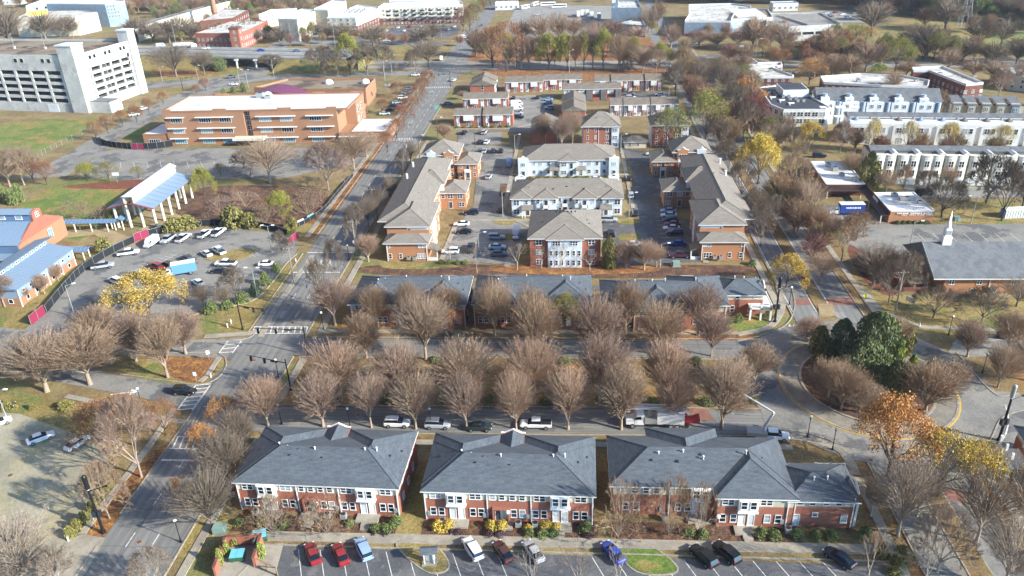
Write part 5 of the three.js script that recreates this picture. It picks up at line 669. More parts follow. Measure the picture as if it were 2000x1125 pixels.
// attached townhouses on the right: n units along a line
function rowHouses(label, x0, z0, x1, z1, h, depth, n, o) {
  const l = Math.hypot(x1 - x0, z1 - z0), turn = -Math.atan2(z1 - z0, x1 - x0), B = thing('town_row', label, 'townhouse row', x0, z0, turn, 'rows of townhouses on the right'), u = l / n;
  for (let i = 0; i < n; i++) {
    const a = i * u, b = a + u, m = (a + b) / 2, s = o.step ? (i % 2) * o.step : 0; wall(B, o.wall, a, b, 0, h, -depth, -s - 0.6);
    if (o.style === 'bow') {
      for (const k of [0.28, 0.72]) { const c = a + u * k, bw = u * 0.46, pts = Array.from({ length: 7 }, (_, j) => [c + bw / 2 * Math.cos(PI * j / 6), 0.55 + 0.45 * Math.sin(PI * j / 6)]); pts.push([c - bw / 2, -0.8], [c + bw / 2, -0.8]); const bo = obj('bow_bay', prism(pts, 0, h + 0.9), o.wall, B); obj('bay_cornice', prism(pts.map(([x, z]) => [c + (x - c) * 1.06, z * 1.06]), h - 0.1, h + 0.12), M.trim, bo); win(B, 'f', c, h - 1.8, 1, 1.5, 2, 'pair', M.glass); win(B, 'f', c, h - 4.8, 1, 1.5, 2.1, 'pair', M.glass); }
      obj('garage_door', bx(a + u * 0.12, a + u * 0.46, 0, 2.2, 0.5, 1.1), M.white, B); obj('garage_door', bx(a + u * 0.56, a + u * 0.9, 0, 2.2, 0.5, 1.12), M.white, B);
      obj('roof', hip(a, b - 0.02 * i, -depth, -1.2, h, 0.3, true, true, 'x'), M.greyroof, B); obj('roof_gable', hip(b - 1.7, b + 0.3, -4, 0.3, h + 1.2, 0.5, true, true, 'z'), M.trim, B); obj('gable_post', bx(b - 1.5, b + 0.1, 0, h + 1.2, -1.6, 0.2), o.wall, B); obj('roof_screen', bx(a + 0.6, b - 2, h, h + 1.2, -3.4, -3.2), M.greyroof, B);
    } else if (o.style === 'white') {
      wall(B, o.wall, a + 0.15, a + u * 0.74, 0, h - 0.4, -1, 0.6, 'front_wall'); wins(B, 'f', [a + u * 0.24, a + u * 0.55], [h - 1.9, h - 4.6], 0.6, 1.2, 1.4, 'pair', M.glass); win(B, 'f', a + u * 0.4, 1.4, 0.6, 2.2, 1.8, 'pair'); obj('cylinder_stair', cyl(u * 0.13, u * 0.13, h - 0.2, a + u * 0.87, 0, -0.2, 14), M.bluegrey, B); const d = obj('dormer', bx(a + u * 0.12, a + u * 0.46, h - 0.5, h + 1.2, -2.2, 0.5), o.wall, B); obj('dormer_drum', cyl(u * 0.12, u * 0.12, 1.1, a + u * 0.29, h + 1.2, -2, 12), M.bluegrey, d); win(B, 'f', a + u * 0.29, h + 0.4, 0.5, 0.9, 0.5, 'pair');
    } else if (o.style === 'terrace') {
      wall(B, M.trim, a + 0.2, b - u * 0.2, 0, h - 1.5, -1, 0.5, 'front_wall'); win(B, 'f', a + u * 0.3, h - 3, 0.5, 1.7, 1.9, 'pair'); win(B, 'f', a + u * 0.58, h - 3, 0.5, 1.3, 1.9, 1); win(B, 'f', a + u * 0.4, 1.5, 0.5, 2, 1.8, 'pair'); obj('terrace_rail', bx(a + 0.1, b - 0.3, h - 1.4, h - 0.6, 0.3, 0.45), M.trim, B); obj('pergola', [bx(a + 0.3, b - 0.5, h + 0.6, h + 0.75, -3.4, -3.2), bx(a + 0.3, a + 0.5, h - 1, h + 0.6, -3.4, -3.2)], M.trim, B); obj('roof_cone', (() => { const c = new THREE.ConeGeometry(u * 0.22, 1.4, 10); c.translate(a + u * 0.3, h + 0.6, -2.2); return c; })(), rnd() < 0.5 ? M.bluemetal : M.browngrey, B);
    } else { wall(B, i === n - 1 ? M.bluegrey : o.wall, a + u * 0.1, a + u * 0.6, 0, h + 0.6, -2, 0.8, 'front_wall'); win(B, 'f', a + u * 0.35, h - 1.2, 0.8, 1.2, 1.3, 'pair'); win(B, 'f', a + u * 0.35, h - 4, 0.8, 1.2, 1.4, 'pair'); obj('roof_slab', tris([...quad([a, h + 2, -depth * 0.7], [a + u * 0.72, h + 2, -depth * 0.7], [a + u * 0.72, h + 0.6, 1], [a, h + 0.6, 1]), ...quad([a, h + 0.4, 1], [a + u * 0.72, h + 0.4, 1], [a + u * 0.72, h + 0.6, 1], [a, h + 0.6, 1])]), M.greyroof, B); obj('upper_storey', bx(a + 0.2, a + u * 0.66, h - 0.2, h + 0.9, -depth * 0.65, 0), o.wall, B); obj('terrace_rail', bx(a + u * 0.66, b, h - 0.1, h + 0.7, -0.7, -0.6), M.brownmetal, B); }
  }
  if (o.style === 'white') obj('roof', hip(-0.5, l + 0.5, -depth - 0.5, -0.3, h, 0.5, true, true, 'x'), M.greyroof, B); if (o.style === 'terrace') obj('roof', hip(-0.3, l + 0.3, -depth, -3.5, h, 0.35, true, true, 'x'), M.greyroof, B); if (!o.style) obj('roof', bx(0, l, h, h + 0.1, -depth, -0.6), M.blackroof, B);
  for (let i = 0; i < 3; i++) win(B, 'l', -depth * (0.2 + i * 0.3), h * 0.7, 0, 1, 1.2, 1); return B;
}
rowHouses('cream row of bow fronted townhouses behind the shop', 94.4, -246, 150, -241.5, 8.6, 13, 8, { style: 'bow', wall: M.stucco });
rowHouses('white row with grey rooftop terraces behind the cream row', 100.8, -289, 166, -282, 8.2, 12, 9, { style: 'terrace', wall: M.bright });
rowHouses('white townhouse row with round dormers and grey roof', 96.4, -316, 141, -310.5, 9.2, 14, 5, { style: 'white', wall: M.bright });
rowHouses('beige townhouse row with stepped slab roofs', 145.4, -311, 170, -307, 7.8, 12, 5, { wall: M.beige });
{
  const S3 = [1.6, 4]; const whiteRoof = (label, h, pts, win) => { const B = polyB('brick_flats', label, h, pts, { wall: M.darkbrick, roof: M.dirtymembrane, trim: M.white, para: 0.9, win, cat: 'flats', group: 'white roofed brick flats' }); return B; };
  const w1 = whiteRoof('white roofed brick flats behind the white townhouse row', 5.4, [[113.3,-372.9],[132.2,-376.6],[148.7,-371.8],[156.6,-360.7],[151.6,-349.4],[133.3,-352.8],[111.3,-360.6]], [[5, 8, S3, 1.2, 1.3, 'pair'], [4, 8, S3, 1.2, 1.3, 'pair']]); roofUnits(w1, [[-8, 0, 1.6, 1, 1.6], [8, 1, 1.6, 1, 1.6], [16, 2, 1.6, 1, 1.6]], 5.5);
  const w2 = whiteRoof('long dark brick flats with white roof edge on the right', 6.6, [[156.8,-381.8],[171.1,-383.8],[173.9,-348.9],[165.7,-346.7],[161.8,-374.6],[154.9,-375.3]], [[2, 3, S3, 1.4, 1.4, 'pair'], [3, 8, S3, 1.4, 1.4, 'pair']]); roofUnits(w2, [[0, 0, 1.6, 1, 1.6], [12, 6, 1.6, 1, 1.6]], 6.7);
  const w3 = whiteRoof('stepped white roofed flats beside the orange tree', 5, [[83.7,-418.3],[92,-420],[92.7,-408.3],[104,-408.4],[103,-401],[96.9,-396.8],[102.7,-377.9],[101.5,-374.8],[87.2,-376.1],[85.6,-379.5]], [[7, 5, S3, 1.4, 1.3, 'pair'], [4, 2, S3, 1.4, 1.3, 'pair']]); roofUnits(w3, [[-6, -14, 1.4, 1, 1.4], [-4, -14, 1.4, 1, 1.4], [4, 0, 1.4, 1, 1.4], [0, 6, 1.4, 1, 1.4], [8, 10, 1.4, 1, 1.4], [11, 10, 1.4, 1, 1.4]], 5.1);
  polyB('brick_flats', 'white roofed block at the right edge of the picture', 6, [[194.9,-380.9],[225.2,-383.5],[209.3,-353.3],[192.9,-364.9]], { wall: M.beige, roof: M.membrane, cat: 'flats', group: 'white roofed brick flats', win: [[2, 6, [2, 4.4], 1.2, 1.3, 1]] });
  const m = polyB('modern_flats', 'modern flats with black flat roofs and white edges', 9, [[78.6,-339.6],[95.2,-344.9],[94.7,-326.6],[97.9,-304.2],[95.2,-301.4],[80,-302.4],[77,-310.4]], { wall: M.stucco, roof: M.blackroof, trim: M.white, para: 0.5, cat: 'flats', win: [[4, 6, [2, 5, 7.6], 2.2, 1.7, 'pair'], [5, 3, [2, 5, 7.6], 2, 1.7, 'pair']] });
  const pent = obj('penthouse', bx(-4, 6, 9, 12, -16, -4), M.white, m); obj('penthouse_roof', bx(-3.6, 5.6, 12, 12.1, -15.6, -4.4), M.blackroof, pent); for (let i = 0; i < 5; i++) obj('roof_terrace', [bx(-14 + i * 2.4, -11.5 + i * 2.4, 9, 9.6, -14 + i * 5, -13.7 + i * 5), bx(-14 + i * 2.4, -13.7 + i * 2.4, 9, 9.6, -14 + i * 5, -11 + i * 5)], M.trim, m); roofUnits(m, Array.from({ length: 10 }, (_, i) => [-8 + (i % 5) * 2 + (i > 4 ? 2.2 : 0), -10 + (i % 5) * 3.4, 1, 1, 1]), 9.1); for (const x of [6, 12, 17]) obj('balcony', [bx(x, x + 3.4, 5.4, 5.6, 11, 13.6), bx(x, x + 3.4, 8.9, 9.2, 11, 13.8)], M.trim, m);
}
// ---------- the far side of the freeway ----------
{
  const E = M.trim; polyB('warehouse', 'beige windowless warehouse behind the billboard', 13, [[-411.1,-584],[-365.7,-586.3],[-360.9,-609],[-379.9,-620.7],[-423.4,-623]], { wall: M.cream, roof: M.dirtymembrane, para: 0.6, win: [[0, 1, [9], 0.8, 0.6, 'plain', 0.3, 0.3]] });
  polyB('office_building', 'grey and white office block at the top left', 17, [[-427.8,-625.4],[-419.1,-638.6],[-362.1,-624.2],[-354.9,-628.7],[-354.5,-640.8],[-385.6,-663.2],[-437.5,-661.1]], { wall: M.bluegrey, roof: M.membrane, para: 0.6, trim: M.white, win: [[2, 4, [15.4, 13, 10.6, 8], 0.9, 1.6, 'plain', 0.15, 0.96], [0, 5, [14.6, 12], 2, 2, 'plain'], [4, 3, [12.4, 15], 5, 2.4, 4, 0.15, 0.85, M.teal], [3, 1, [14, 11, 8, 5, 2], 1, 1.8, 'plain']] });
  const mill = polyB('brick_mill', 'red brick mill with white roof and square tower', 10, [[-243.7,-515.4],[-211.2,-510.7],[-211.2,-561.6],[-239.1,-566.2]], { wall: M.brick, roof: M.dirtymembrane, para: 0.4, win: [[0, 10, [2.4, 6.4], 1.4, 2, 'pair'], [1, 14, [2.4, 6.4], 1.4, 2, 'pair']] }); const P = [[-211.2,-510.7]], T = thing('mill_tower', 'square red brick tower at the mill corner', 'tower', P[0][0] - 2, P[0][1] + 2); wall(T, M.brick, -3.6, 2.4, 0, 14, -4, 2); wall(T, M.darkbrick, -3.9, 2.7, 13.4, 14.4, -4.3, 2.3, 'cornice'); wins(T, 'f', [-0.6], [3, 7.5, 11.6], 2, 1.4, 2, 'pair'); wins(T, 'r', [-1], [3, 7.5, 11.6], 2.4, 1.4, 2, 'pair'); roofUnits(mill, Array.from({ length: 9 }, (_, i) => [-14 + i * 3, 6 - i * 2.4, 1.8, 1.2, 1.8]), 10.1);
  polyB('brick_mill', 'second red brick mill block behind the chimney', 9, [[-267.4,-577.6],[-247.1,-588.8],[-251.7,-632],[-274.2,-641.9]], { wall: M.darkbrick, roof: M.dirtymembrane, para: 0.4, win: [[1, 8, [2.4, 6], 1.4, 2, 'pair']] });
  const ch = thing('chimney_stack', 'tall tapering brick chimney beside the mill', 'chimney', -275.6,-624.2); obj('shaft', cyl(2.1, 1.5, 38, 0, 0, 0, 14), C(0x9a7358, 0.9), ch); obj('chimney_base', bx(-2.6, 2.6, 0, 4, -2.6, 2.6), M.darkbrick, ch);
  const fl = (label, h, pts, win, o = {}) => polyB('flats_building', label, h, pts, { wall: M.cream, roof: M.membrane, trim: M.white, para: 0.7, cat: 'flats', group: 'pale flats beyond the freeway', win, ...o }), Y4 = [1.6, 4.7, 7.8, 10.6];
  const balcs = (B, x0, x1, z, ys, n) => { for (const y of ys) for (let i = 0; i < n; i++) { const x = x0 + (x1 - x0) * (i + 0.5) / n; obj('balcony', [bx(x - 1.6, x + 1.6, y - 1.2, y - 1, z, z + 1.4), bx(x - 1.6, x + 1.6, y - 1, y - 0.1, z + 1.3, z + 1.4)], M.charcoal, B); } };
  fl('grey panelled flats with white roof left of the side street', 14, [[-196.2,-541],[-181.7,-536.4],[-180.3,-581.6],[-193.9,-586.8]], [[0, 3, Y4, 1.2, 1.6, 'pair'], [1, 8, Y4, 1.4, 1.6, 'pair']], { wall: M.beige }); fl('further grey flats behind the panelled block', 15, [[-181.8,-574.5],[-170.1,-569.8],[-169.6,-618.5],[-181.3,-623.9]], [[0, 3, Y4, 1.2, 1.6, 'pair'], [1, 8, Y4, 1.4, 1.6, 'pair']], { wall: M.beige }); fl('low stepped flats with white roofs beside the mill', 9, [[-232.4,-601.5],[-219.5,-609.7],[-212.2,-630.2],[-231.9,-628.3]], [[0, 4, [2, 5, 7.6], 1.2, 1.4, 'pair']]);
  const f1 = fl('corner flats with dark brick base and stepped white roof', 11.6, [[-167.8,-557.4],[-146.5,-553.7],[-139.4,-602.4],[-161,-620.4]], [[0, 5, Y4.slice(1), 1.7, 1.7, 'pair'], [1, 9, Y4, 1.5, 1.6, 'pair']], { base: [6.4, M.darkbrick] }); roofUnits(f1, Array.from({ length: 12 }, (_, i) => [-8 + (i % 4) * 4, -10 + Math.floor(i / 4) * 6, 1.4, 1, 1.4]), 11.8);
  const f2 = fl('long flats with balconies behind the dark car park', 12.4, [[-140.7,-596.6],[-78.4,-600.7],[-82.9,-621.4],[-140.9,-618.8]], [[0, 22, Y4, 1.5, 1.5, 'pair']], { base: [5.2, M.darkbrick] }); const e0 = f2.position; void e0; { const a = [[-140.7,-596.6],[-78.4,-600.7]], bx0 = a[0][0] - f2.position.x, bx1 = a[1][0] - f2.position.x, bz = (a[0][1] + a[1][1]) / 2 - f2.position.z; balcs(f2, bx0 + 4, bx1 - 2, bz + 0.4, [4.7, 7.8, 10.6], 9); } fl('rear white flats at the top edge', 13, [[-138.2,-625.1],[-84.6,-619.9],[-89,-638.8],[-141.4,-650.1]], [[0, 20, [8, 11], 1.5, 1.5, 'pair']]);
  // bus depot, depot hall and parking deck
  polyB('depot_hall', 'tall pale blue depot hall with dark bay doors', 12.6, [[27,-558.2],[46.4,-554.5],[46.6,-593.1],[33.1,-595.8]], { wall: M.bluegrey, roof: M.dirtymembrane, para: 1, win: [[0, 2, [2.6], 4.6, 5, 'plain', 0.55, 0.88, M.galvanised]] }); polyB('depot_tower', 'narrow pale tower of the depot hall', 15, [[27.2,-564.8],[31.3,-563.9],[32.4,-584.9],[28.2,-585.8]], { wall: M.bluegrey, roof: M.dirtymembrane }); polyB('depot_shed', 'low pale wedge shaped depot building', 6.6, [[28.9,-532.3],[46.6,-521.4],[46.2,-553.3]], { wall: M.bluegrey, roof: M.dirtymembrane, para: 0.7 });
  polyB('warehouse', 'blue grey warehouse with long white roof edge', 8.2, [[70.9,-523.3],[98.6,-518.8],[115,-530.7],[123.4,-582.9],[113.6,-597.9],[83.3,-598.5],[77,-550.4]], { wall: M.bluegrey, roof: M.dirtymembrane, para: 1, trim: M.white, base: [1.6, M.brick] }); const w = polyB('warehouse', 'pale grey warehouse wing with sawtooth rooflights', 9, [[99,-521.5],[125.8,-525.4],[130.3,-560.7],[112.7,-573.8]], { wall: M.precast, roof: M.brownroof, para: 0.9, trim: M.white }); for (let i = 0; i < 6; i++) obj('rooflight', bx(-12, 6, 9, 10, -18 + i * 6, -16 + i * 6), M.white, w);
  const dk = polyB('parking_deck', 'low pale parking deck beside the warehouse', 7.8, [[115.6,-499.1],[128.1,-495.2],[160.3,-499.7],[160.7,-547.6],[128.3,-551.1]], { wall: M.precast, roof: M.freeway, para: 1, win: [[1, 4, [4.4], 7, 1.8, 'plain', 0.14, 0.86, M.glass], [0, 2, [4.4], 5, 1.8, 'plain', 0.2, 0.8, M.glass]], cat: 'parking deck' }); for (let i = 0; i < 6; i++) { const p = obj('deck_lamp', bar([8 + i * 2, 7.8, -24 + i * 7], [8 + i * 2, 12, -24 + i * 7], 0.12, 0.08), M.pole, dk); obj('lamp_head', bxc(0.7, 0.2, 0.4, 8 + i * 2, 12, -24 + i * 7), M.galvanised, p); } obj('ramp_wall', ribbon([[-6, -24], [2, 16]], 0.5, 7.6, 9), M.precast, dk); void E;  // open deck bays; dark panes stand in for the shade within
  for (const [i, [x, z]] of [[-556.4,-798.9],[-387.6,-779.8],[-351.1,-743.8],[155.8,-622.6],[-51.9,-667.2]].entries()) polyB('low_building', ['low pale building at the far left corner', 'white building at the top behind the ramp', 'small pale shed beyond the freeway ramp', 'small pale kiosk behind the parking deck', 'low depot office at the left of the yard'][i], 5, [[x - 9, z + 5], [x + 9, z + 5], [x + 9, z - 6], [x - 9, z - 6]], { wall: M.white, roof: i === 3 ? M.bluemetal : M.membrane, win: [[0, 5, [2.4], 1.6, 1.4, 'pair']] });
  // raised ramp at the top left
  const rp = [[-306.9,-549.5],[-308.8,-591.2],[-301.8,-666.6],[-293.5,-724.2]]; const R = thing('freeway_ramp', 'pale concrete ramp wall rising at the top left', 'ramp', rp[0][0], rp[0][1]); obj('ramp_wall', ribbon(rp.map(([x, z]) => [x - rp[0][0], z - rp[0][1]]), 12, 0, 8), M.cream, R); obj('ramp_lanes', ribbon(rp.map(([x, z]) => [x - rp[0][0], z - rp[0][1]]), 10.5, 8.02, 8.02), M.asphalt, R); obj('barrier', ribbon(rp.map(([x, z]) => [x - rp[0][0] + 5.6, z - rp[0][1] + 1]), 0.4, 7.5, 9), M.precast, R);
}

// ---------- trees and shrubs ----------
class Mesher {
  constructor() { this.p = []; this.n = []; this.c = []; }
  limb(a, b, r0, r1, sides = 3) {   // tapered prism without end caps; r1 = 0 makes a spike
    const d = V().subVectors(b, a).normalize(), u = Math.abs(d.y) < 0.9 ? V(0, 1, 0) : V(1, 0, 0), s = V().crossVectors(d, u).normalize(), t = V().crossVectors(d, s), A = [], B = [], N = [];
    for (let i = 0; i < sides; i++) { const k = i / sides * 2 * PI, n = V().addScaledVector(s, Math.cos(k)).addScaledVector(t, Math.sin(k)); N.push(n); A.push(a.clone().addScaledVector(n, r0)); B.push(b.clone().addScaledVector(n, r1)); }
    for (let i = 0; i < sides; i++) { const j = (i + 1) % sides; this.tri(A[i], A[j], B[i], N[i], N[j], N[i]); if (r1 > 0) this.tri(A[j], B[j], B[i], N[j], N[j], N[i]); }
  }
  tri(a, b, c, na, nb, nc) { for (const q of [a, b, c]) this.p.push(q.x, q.y, q.z); for (const q of [na, nb, nc]) this.n.push(q.x, q.y, q.z); }
  leaf(q, size, out, shade) {   // a small bent leaf spray: two triangles
    const a = V(rr(-1, 1), rr(-1, 1), rr(-1, 1)).normalize(), b = V(rr(-1, 1), rr(-1, 1), rr(-1, 1)).cross(a).normalize(), n = V().crossVectors(b, a);
    if (n.dot(out) < 0) { b.negate(); n.negate(); }
    const p0 = q.clone().addScaledVector(a, -size), p1 = q.clone().addScaledVector(b, size * 0.6), p2 = q.clone().addScaledVector(a, size), p3 = q.clone().addScaledVector(b, -size * 0.6);
    this.tri(p0, p1, p2, n, n, n); this.tri(p0, p2, p3, n, n, n); for (let i = 0; i < 6; i++) this.c.push(shade[0], shade[1], shade[2]);
  }
  geo() { const g = new THREE.BufferGeometry(); g.setAttribute('position', new THREE.Float32BufferAttribute(this.p, 3)); g.setAttribute('normal', new THREE.Float32BufferAttribute(this.n, 3)); g.setAttribute('uv', new THREE.Float32BufferAttribute(new Float32Array(this.p.length / 3 * 2), 2)); if (this.c.length) g.setAttribute('color', new THREE.Float32BufferAttribute(this.c, 3)); return g; }
}
const tilt = (d, ang, az) => { const u = Math.abs(d.y) < 0.95 ? V(0, 1, 0) : V(1, 0, 0), s = V().crossVectors(d, u).normalize(), t = V().crossVectors(d, s); return d.clone().multiplyScalar(Math.cos(ang)).addScaledVector(s, Math.sin(ang) * Math.cos(az)).addScaledVector(t, Math.sin(ang) * Math.sin(az)).normalize(); };
function skeleton(o) {   // o: trunk, mains, tilt [a, b], lens, kids, spread, up, wob, r
  const trunk = new Mesher(), limbs = new Mesher(), tips = [];
  const top = V(rr(-0.02, 0.02), o.trunk, rr(-0.02, 0.02)); trunk.limb(V(0, -0.01, 0), V(0, 0.03, 0), o.r * 1.5, o.r * 1.05, 7); trunk.limb(V(0, 0.03, 0), top, o.r * 1.05, o.r * 0.8, 7);
  const grow = (p, d, lvl, r) => {
    const len = o.lens[lvl] * rr(0.8, 1.2), steps = lvl < 2 ? 2 : 1; let q = p.clone(), dd = d.clone();
    for (let i = 0; i < steps; i++) { dd = tilt(dd, rr(0, o.wob), rr(0, 6.3)); dd.y += o.up; dd.normalize(); const e = q.clone().addScaledVector(dd, len / steps), r2 = r * (steps === 2 ? 0.82 : 0.66); (lvl === 0 ? trunk : limbs).limb(q, e, r, r2, lvl < 2 ? 5 : 3); q = e; r = r2; }
    tips.push([q, dd, lvl]);
    if (lvl + 1 < o.lens.length) { const n = o.kids + (rnd() < 0.35 ? 1 : 0), az = rr(0, 6.3); for (let i = 0; i < n; i++) grow(q, tilt(dd, rr(o.spread * 0.5, o.spread * 1.35), az + i / n * 6.28 + rr(-0.5, 0.5)), lvl + 1, r * 0.8); }
  };
  for (let i = 0; i < o.mains; i++) { const az = i / o.mains * 2 * PI + rr(-0.4, 0.4), a = o.tilt[0] + (o.tilt[1] - o.tilt[0]) * Math.sqrt((i * 0.618) % 1); grow(V(0, o.trunk * rr(0.72, 1), 0), V(Math.sin(a) * Math.cos(az), Math.cos(a), Math.sin(a) * Math.sin(az)), 0, o.r * 0.55); }
  return { trunk, limbs, tips };
}
function settle(parts) {   // scale to height 1 and crown radius 1
  let top = 0; const rs = []; for (const g of parts) { const a = g.attributes.position; for (let i = 0; i < a.count; i += 3) { top = Math.max(top, a.getY(i)); rs.push(Math.hypot(a.getX(i), a.getZ(i))); } }
  rs.sort((a, b) => a - b); const R = rs[Math.floor(rs.length * 0.93)]; for (const g of parts) g.scale(1 / R, 1 / top, 1 / R); return parts;
}
function bare(o) {
  const s = skeleton(o), m = o.lens.length - 1; const tw = s.limbs;
  for (const [q, d, lvl] of s.tips) { if (lvl < m - 2) continue; const n = lvl === m ? o.twigs : o.twigs * 0.6; for (let i = 0; i < n; i++) { const b = tilt(d, rr(0.05, o.twigSpread), rr(0, 6.3)); b.y += o.up; const st = q.clone().addScaledVector(d, rr(-0.06, 0.005)), l = rr(0.035, 0.085) * (o.twigLen || 1), e = st.clone().addScaledVector(b.normalize(), l); tw.limb(st, e, o.tr, 0, 3); if (rnd() < 0.4) { const f = st.clone().lerp(e, 0.5); tw.limb(f, f.clone().addScaledVector(tilt(b, 0.6, rr(0, 6.3)), l * 0.6), o.tr * 0.8, 0, 3); } } }
  return settle([s.trunk.geo(), tw.geo()]);
}
function leafy(o) {
  const s = skeleton(o), L = new Mesher(), mid = V(0, 0.6, 0), m = o.lens.length - 1;
  for (const [q, d, lvl] of s.tips) { if (lvl < m - 1) continue; const bias = rr(0.75, 1.2), hue = rr(-0.12, 0.12); for (let i = 0; i < o.leaves; i++) { const e = q.clone().add(V(rr(-1, 1), rr(-1, 1), rr(-1, 1)).multiplyScalar(o.clump)); const k = bias * rr(0.75, 1.25); L.leaf(e, o.leaf * rr(0.7, 1.3), V().subVectors(e, mid).normalize(), [k * (1 + hue), k, k * (1 - hue)]); } }
  for (const [q, d, lvl] of s.tips) if (lvl === m) for (let i = 0; i < 3; i++) s.limbs.limb(q, q.clone().addScaledVector(tilt(d, rr(0.2, 0.9), rr(0, 6.3)), 0.05), 0.0022, 0, 3);
  const [a, b, c] = settle([s.trunk.geo(), s.limbs.geo(), L.geo()]); return [a, b, c];
}
function bushy(n, leaf, shape) {   // leaf sprays through the outer half of a body; shape(y) gives the radius
  const L = new Mesher(), S = new Mesher(); const lumps = Array.from({ length: 18 }, () => [rr(0, 6.3), rr(0.1, 0.95), rr(0.62, 1.2), rr(0.75, 1.2)]);
  for (let i = 0; i < n; i++) { const y = rr(0.02, 1), az = rr(0, 6.3); let k = 1, tone = 1, best = 9; for (const [la, ly, lk, lt] of lumps) { const dd = Math.min(Math.abs(la - az), 6.283 - Math.abs(la - az)) * 0.6 + Math.abs(ly - y) * 1.6; if (dd < best) { best = dd; k = lk; tone = lt; } } const edge = k * (1.1 - best * 0.45), r = shape(y) * edge * Math.sqrt(rr(0.3, 1)); const q = V(r * Math.cos(az), y, r * Math.sin(az)); const t = tone * rr(0.7, 1.3); L.leaf(q, leaf * rr(0.7, 1.3), V(Math.cos(az), 0.5, Math.sin(az)).normalize(), [t, t, t]); }
  for (let i = 0; i < 7; i++) S.limb(V(rr(-0.05, 0.05), 0, rr(-0.05, 0.05)), V(rr(-0.5, 0.5), rr(0.5, 0.85), rr(-0.5, 0.5)), 0.04, 0.008, 4);
  return [S.geo(), L.geo()];
}
// a fan of straight ascending branches that fills a rounded crown
function fan(o) {
  const trunk = new Mesher(), tw = new Mesher(), O = V(0, o.trunk, 0), cy = (o.low + 1) / 2, ry = (1 - o.low) / 2, R = o.R;
  const lumps = Array.from({ length: 7 }, () => [V(rr(-1, 1), rr(-0.6, 1), rr(-1, 1)).normalize(), rr(o.l0 || 0.8, 1.12)]);
  trunk.limb(V(0, -0.01, 0), V(0, 0.03, 0), o.r * 1.5, o.r * 1.1, 7); trunk.limb(V(0, 0.03, 0), O, o.r * 1.1, o.r * 0.85, 7);
  const aim = (lo) => { let d; do { d = V(rr(-1, 1), rr(-1, 1), rr(-1, 1)); } while (d.length() > 1 || d.length() < 0.2); d.normalize(); let k = 1, b = -2; for (const [l, f] of lumps) { const q = l.dot(d); if (q > b) { b = q; k = 1 + (f - 1) * Math.max(0, q); } } const s = k * lo; return V(d.x * R * s, cy + d.y * ry * s, d.z * R * s); };
  const path = (e) => { const c = V(e.x * 0.32, o.trunk + (e.y - o.trunk) * 0.55 + 0.04, e.z * 0.32); return (t) => V().addScaledVector(O, (1 - t) * (1 - t)).addScaledVector(c, 2 * t * (1 - t)).addScaledVector(e, t * t); };
  const jit = (q, a) => q.add(V(rr(-a, a), rr(-a, a), rr(-a, a)));
  const draw = (m, f, t0, t1, n, r0, r1, a, sides) => { let p = f(t0); for (let i = 1; i <= n; i++) { const q = jit(f(t0 + (t1 - t0) * i / n), a); m.limb(p, q, r0 + (r1 - r0) * (i - 1) / n, r0 + (r1 - r0) * i / n, sides); p = q; } return p; };
  for (let i = 0; i < o.mains; i++) { const e = aim(0.95); e.y = Math.max(e.y, o.low + 0.12); draw(trunk, path(e), 0, 0.66, 4, o.r * 0.62, o.r * 0.22, 0.006, 5); }
  for (let i = 0; i < o.subs; i++) draw(tw, path(aim(rr(0.75, 0.98))), rr(0.2, 0.4), 0.85, 3, o.r * 0.24, o.r * 0.1, 0.009, 3);
  for (let i = 0; i < o.twigs; i++) { const e = aim(Math.pow(rr(0.2, 1), 0.5) * rr(0.86, 1.06)), f = path(e), t0 = rr(0.55, 0.75); const p = f(t0), m = jit(f((t0 + 1) / 2), 0.008); tw.limb(p, m, o.tr * 1.3, o.tr, 3); tw.limb(m, e, o.tr, 0, 3); for (let k = 0; k < (o.side || 5); k++) { const s = m.clone().lerp(e, rr(0, 1)), d = V().subVectors(e, m).normalize(), b = tilt(d, rr(0.3, 1.1), rr(0, 6.3)); b.y += 0.2; tw.limb(s, s.clone().addScaledVector(b.normalize(), rr(0.025, 0.065)), o.tr * 0.8, 0, 3); } }
  return settle([trunk.geo(), tw.geo()]);
}
seed = 101;
const OAK = { trunk: 0.22, mains: 6, tilt: [0.2, 1.05], lens: [0.24, 0.19, 0.15, 0.11, 0.08], kids: 2, spread: 0.5, up: 0.02, wob: 0.3, r: 0.024, twigs: 6, twigSpread: 0.9, tr: 0.0026 };
const THIN = { trunk: 0.3, mains: 5, tilt: [0.15, 0.7], lens: [0.22, 0.17, 0.13, 0.1], kids: 2, spread: 0.4, up: 0.05, wob: 0.2, r: 0.014, twigs: 5, twigSpread: 0.8, tr: 0.0024 };
const LEAFY = { trunk: 0.2, mains: 7, tilt: [0.1, 1.0], lens: [0.24, 0.18, 0.13, 0.1], kids: 3, spread: 0.5, up: 0.03, wob: 0.2, r: 0.022, leaves: 26, clump: 0.055, leaf: 0.0115 };
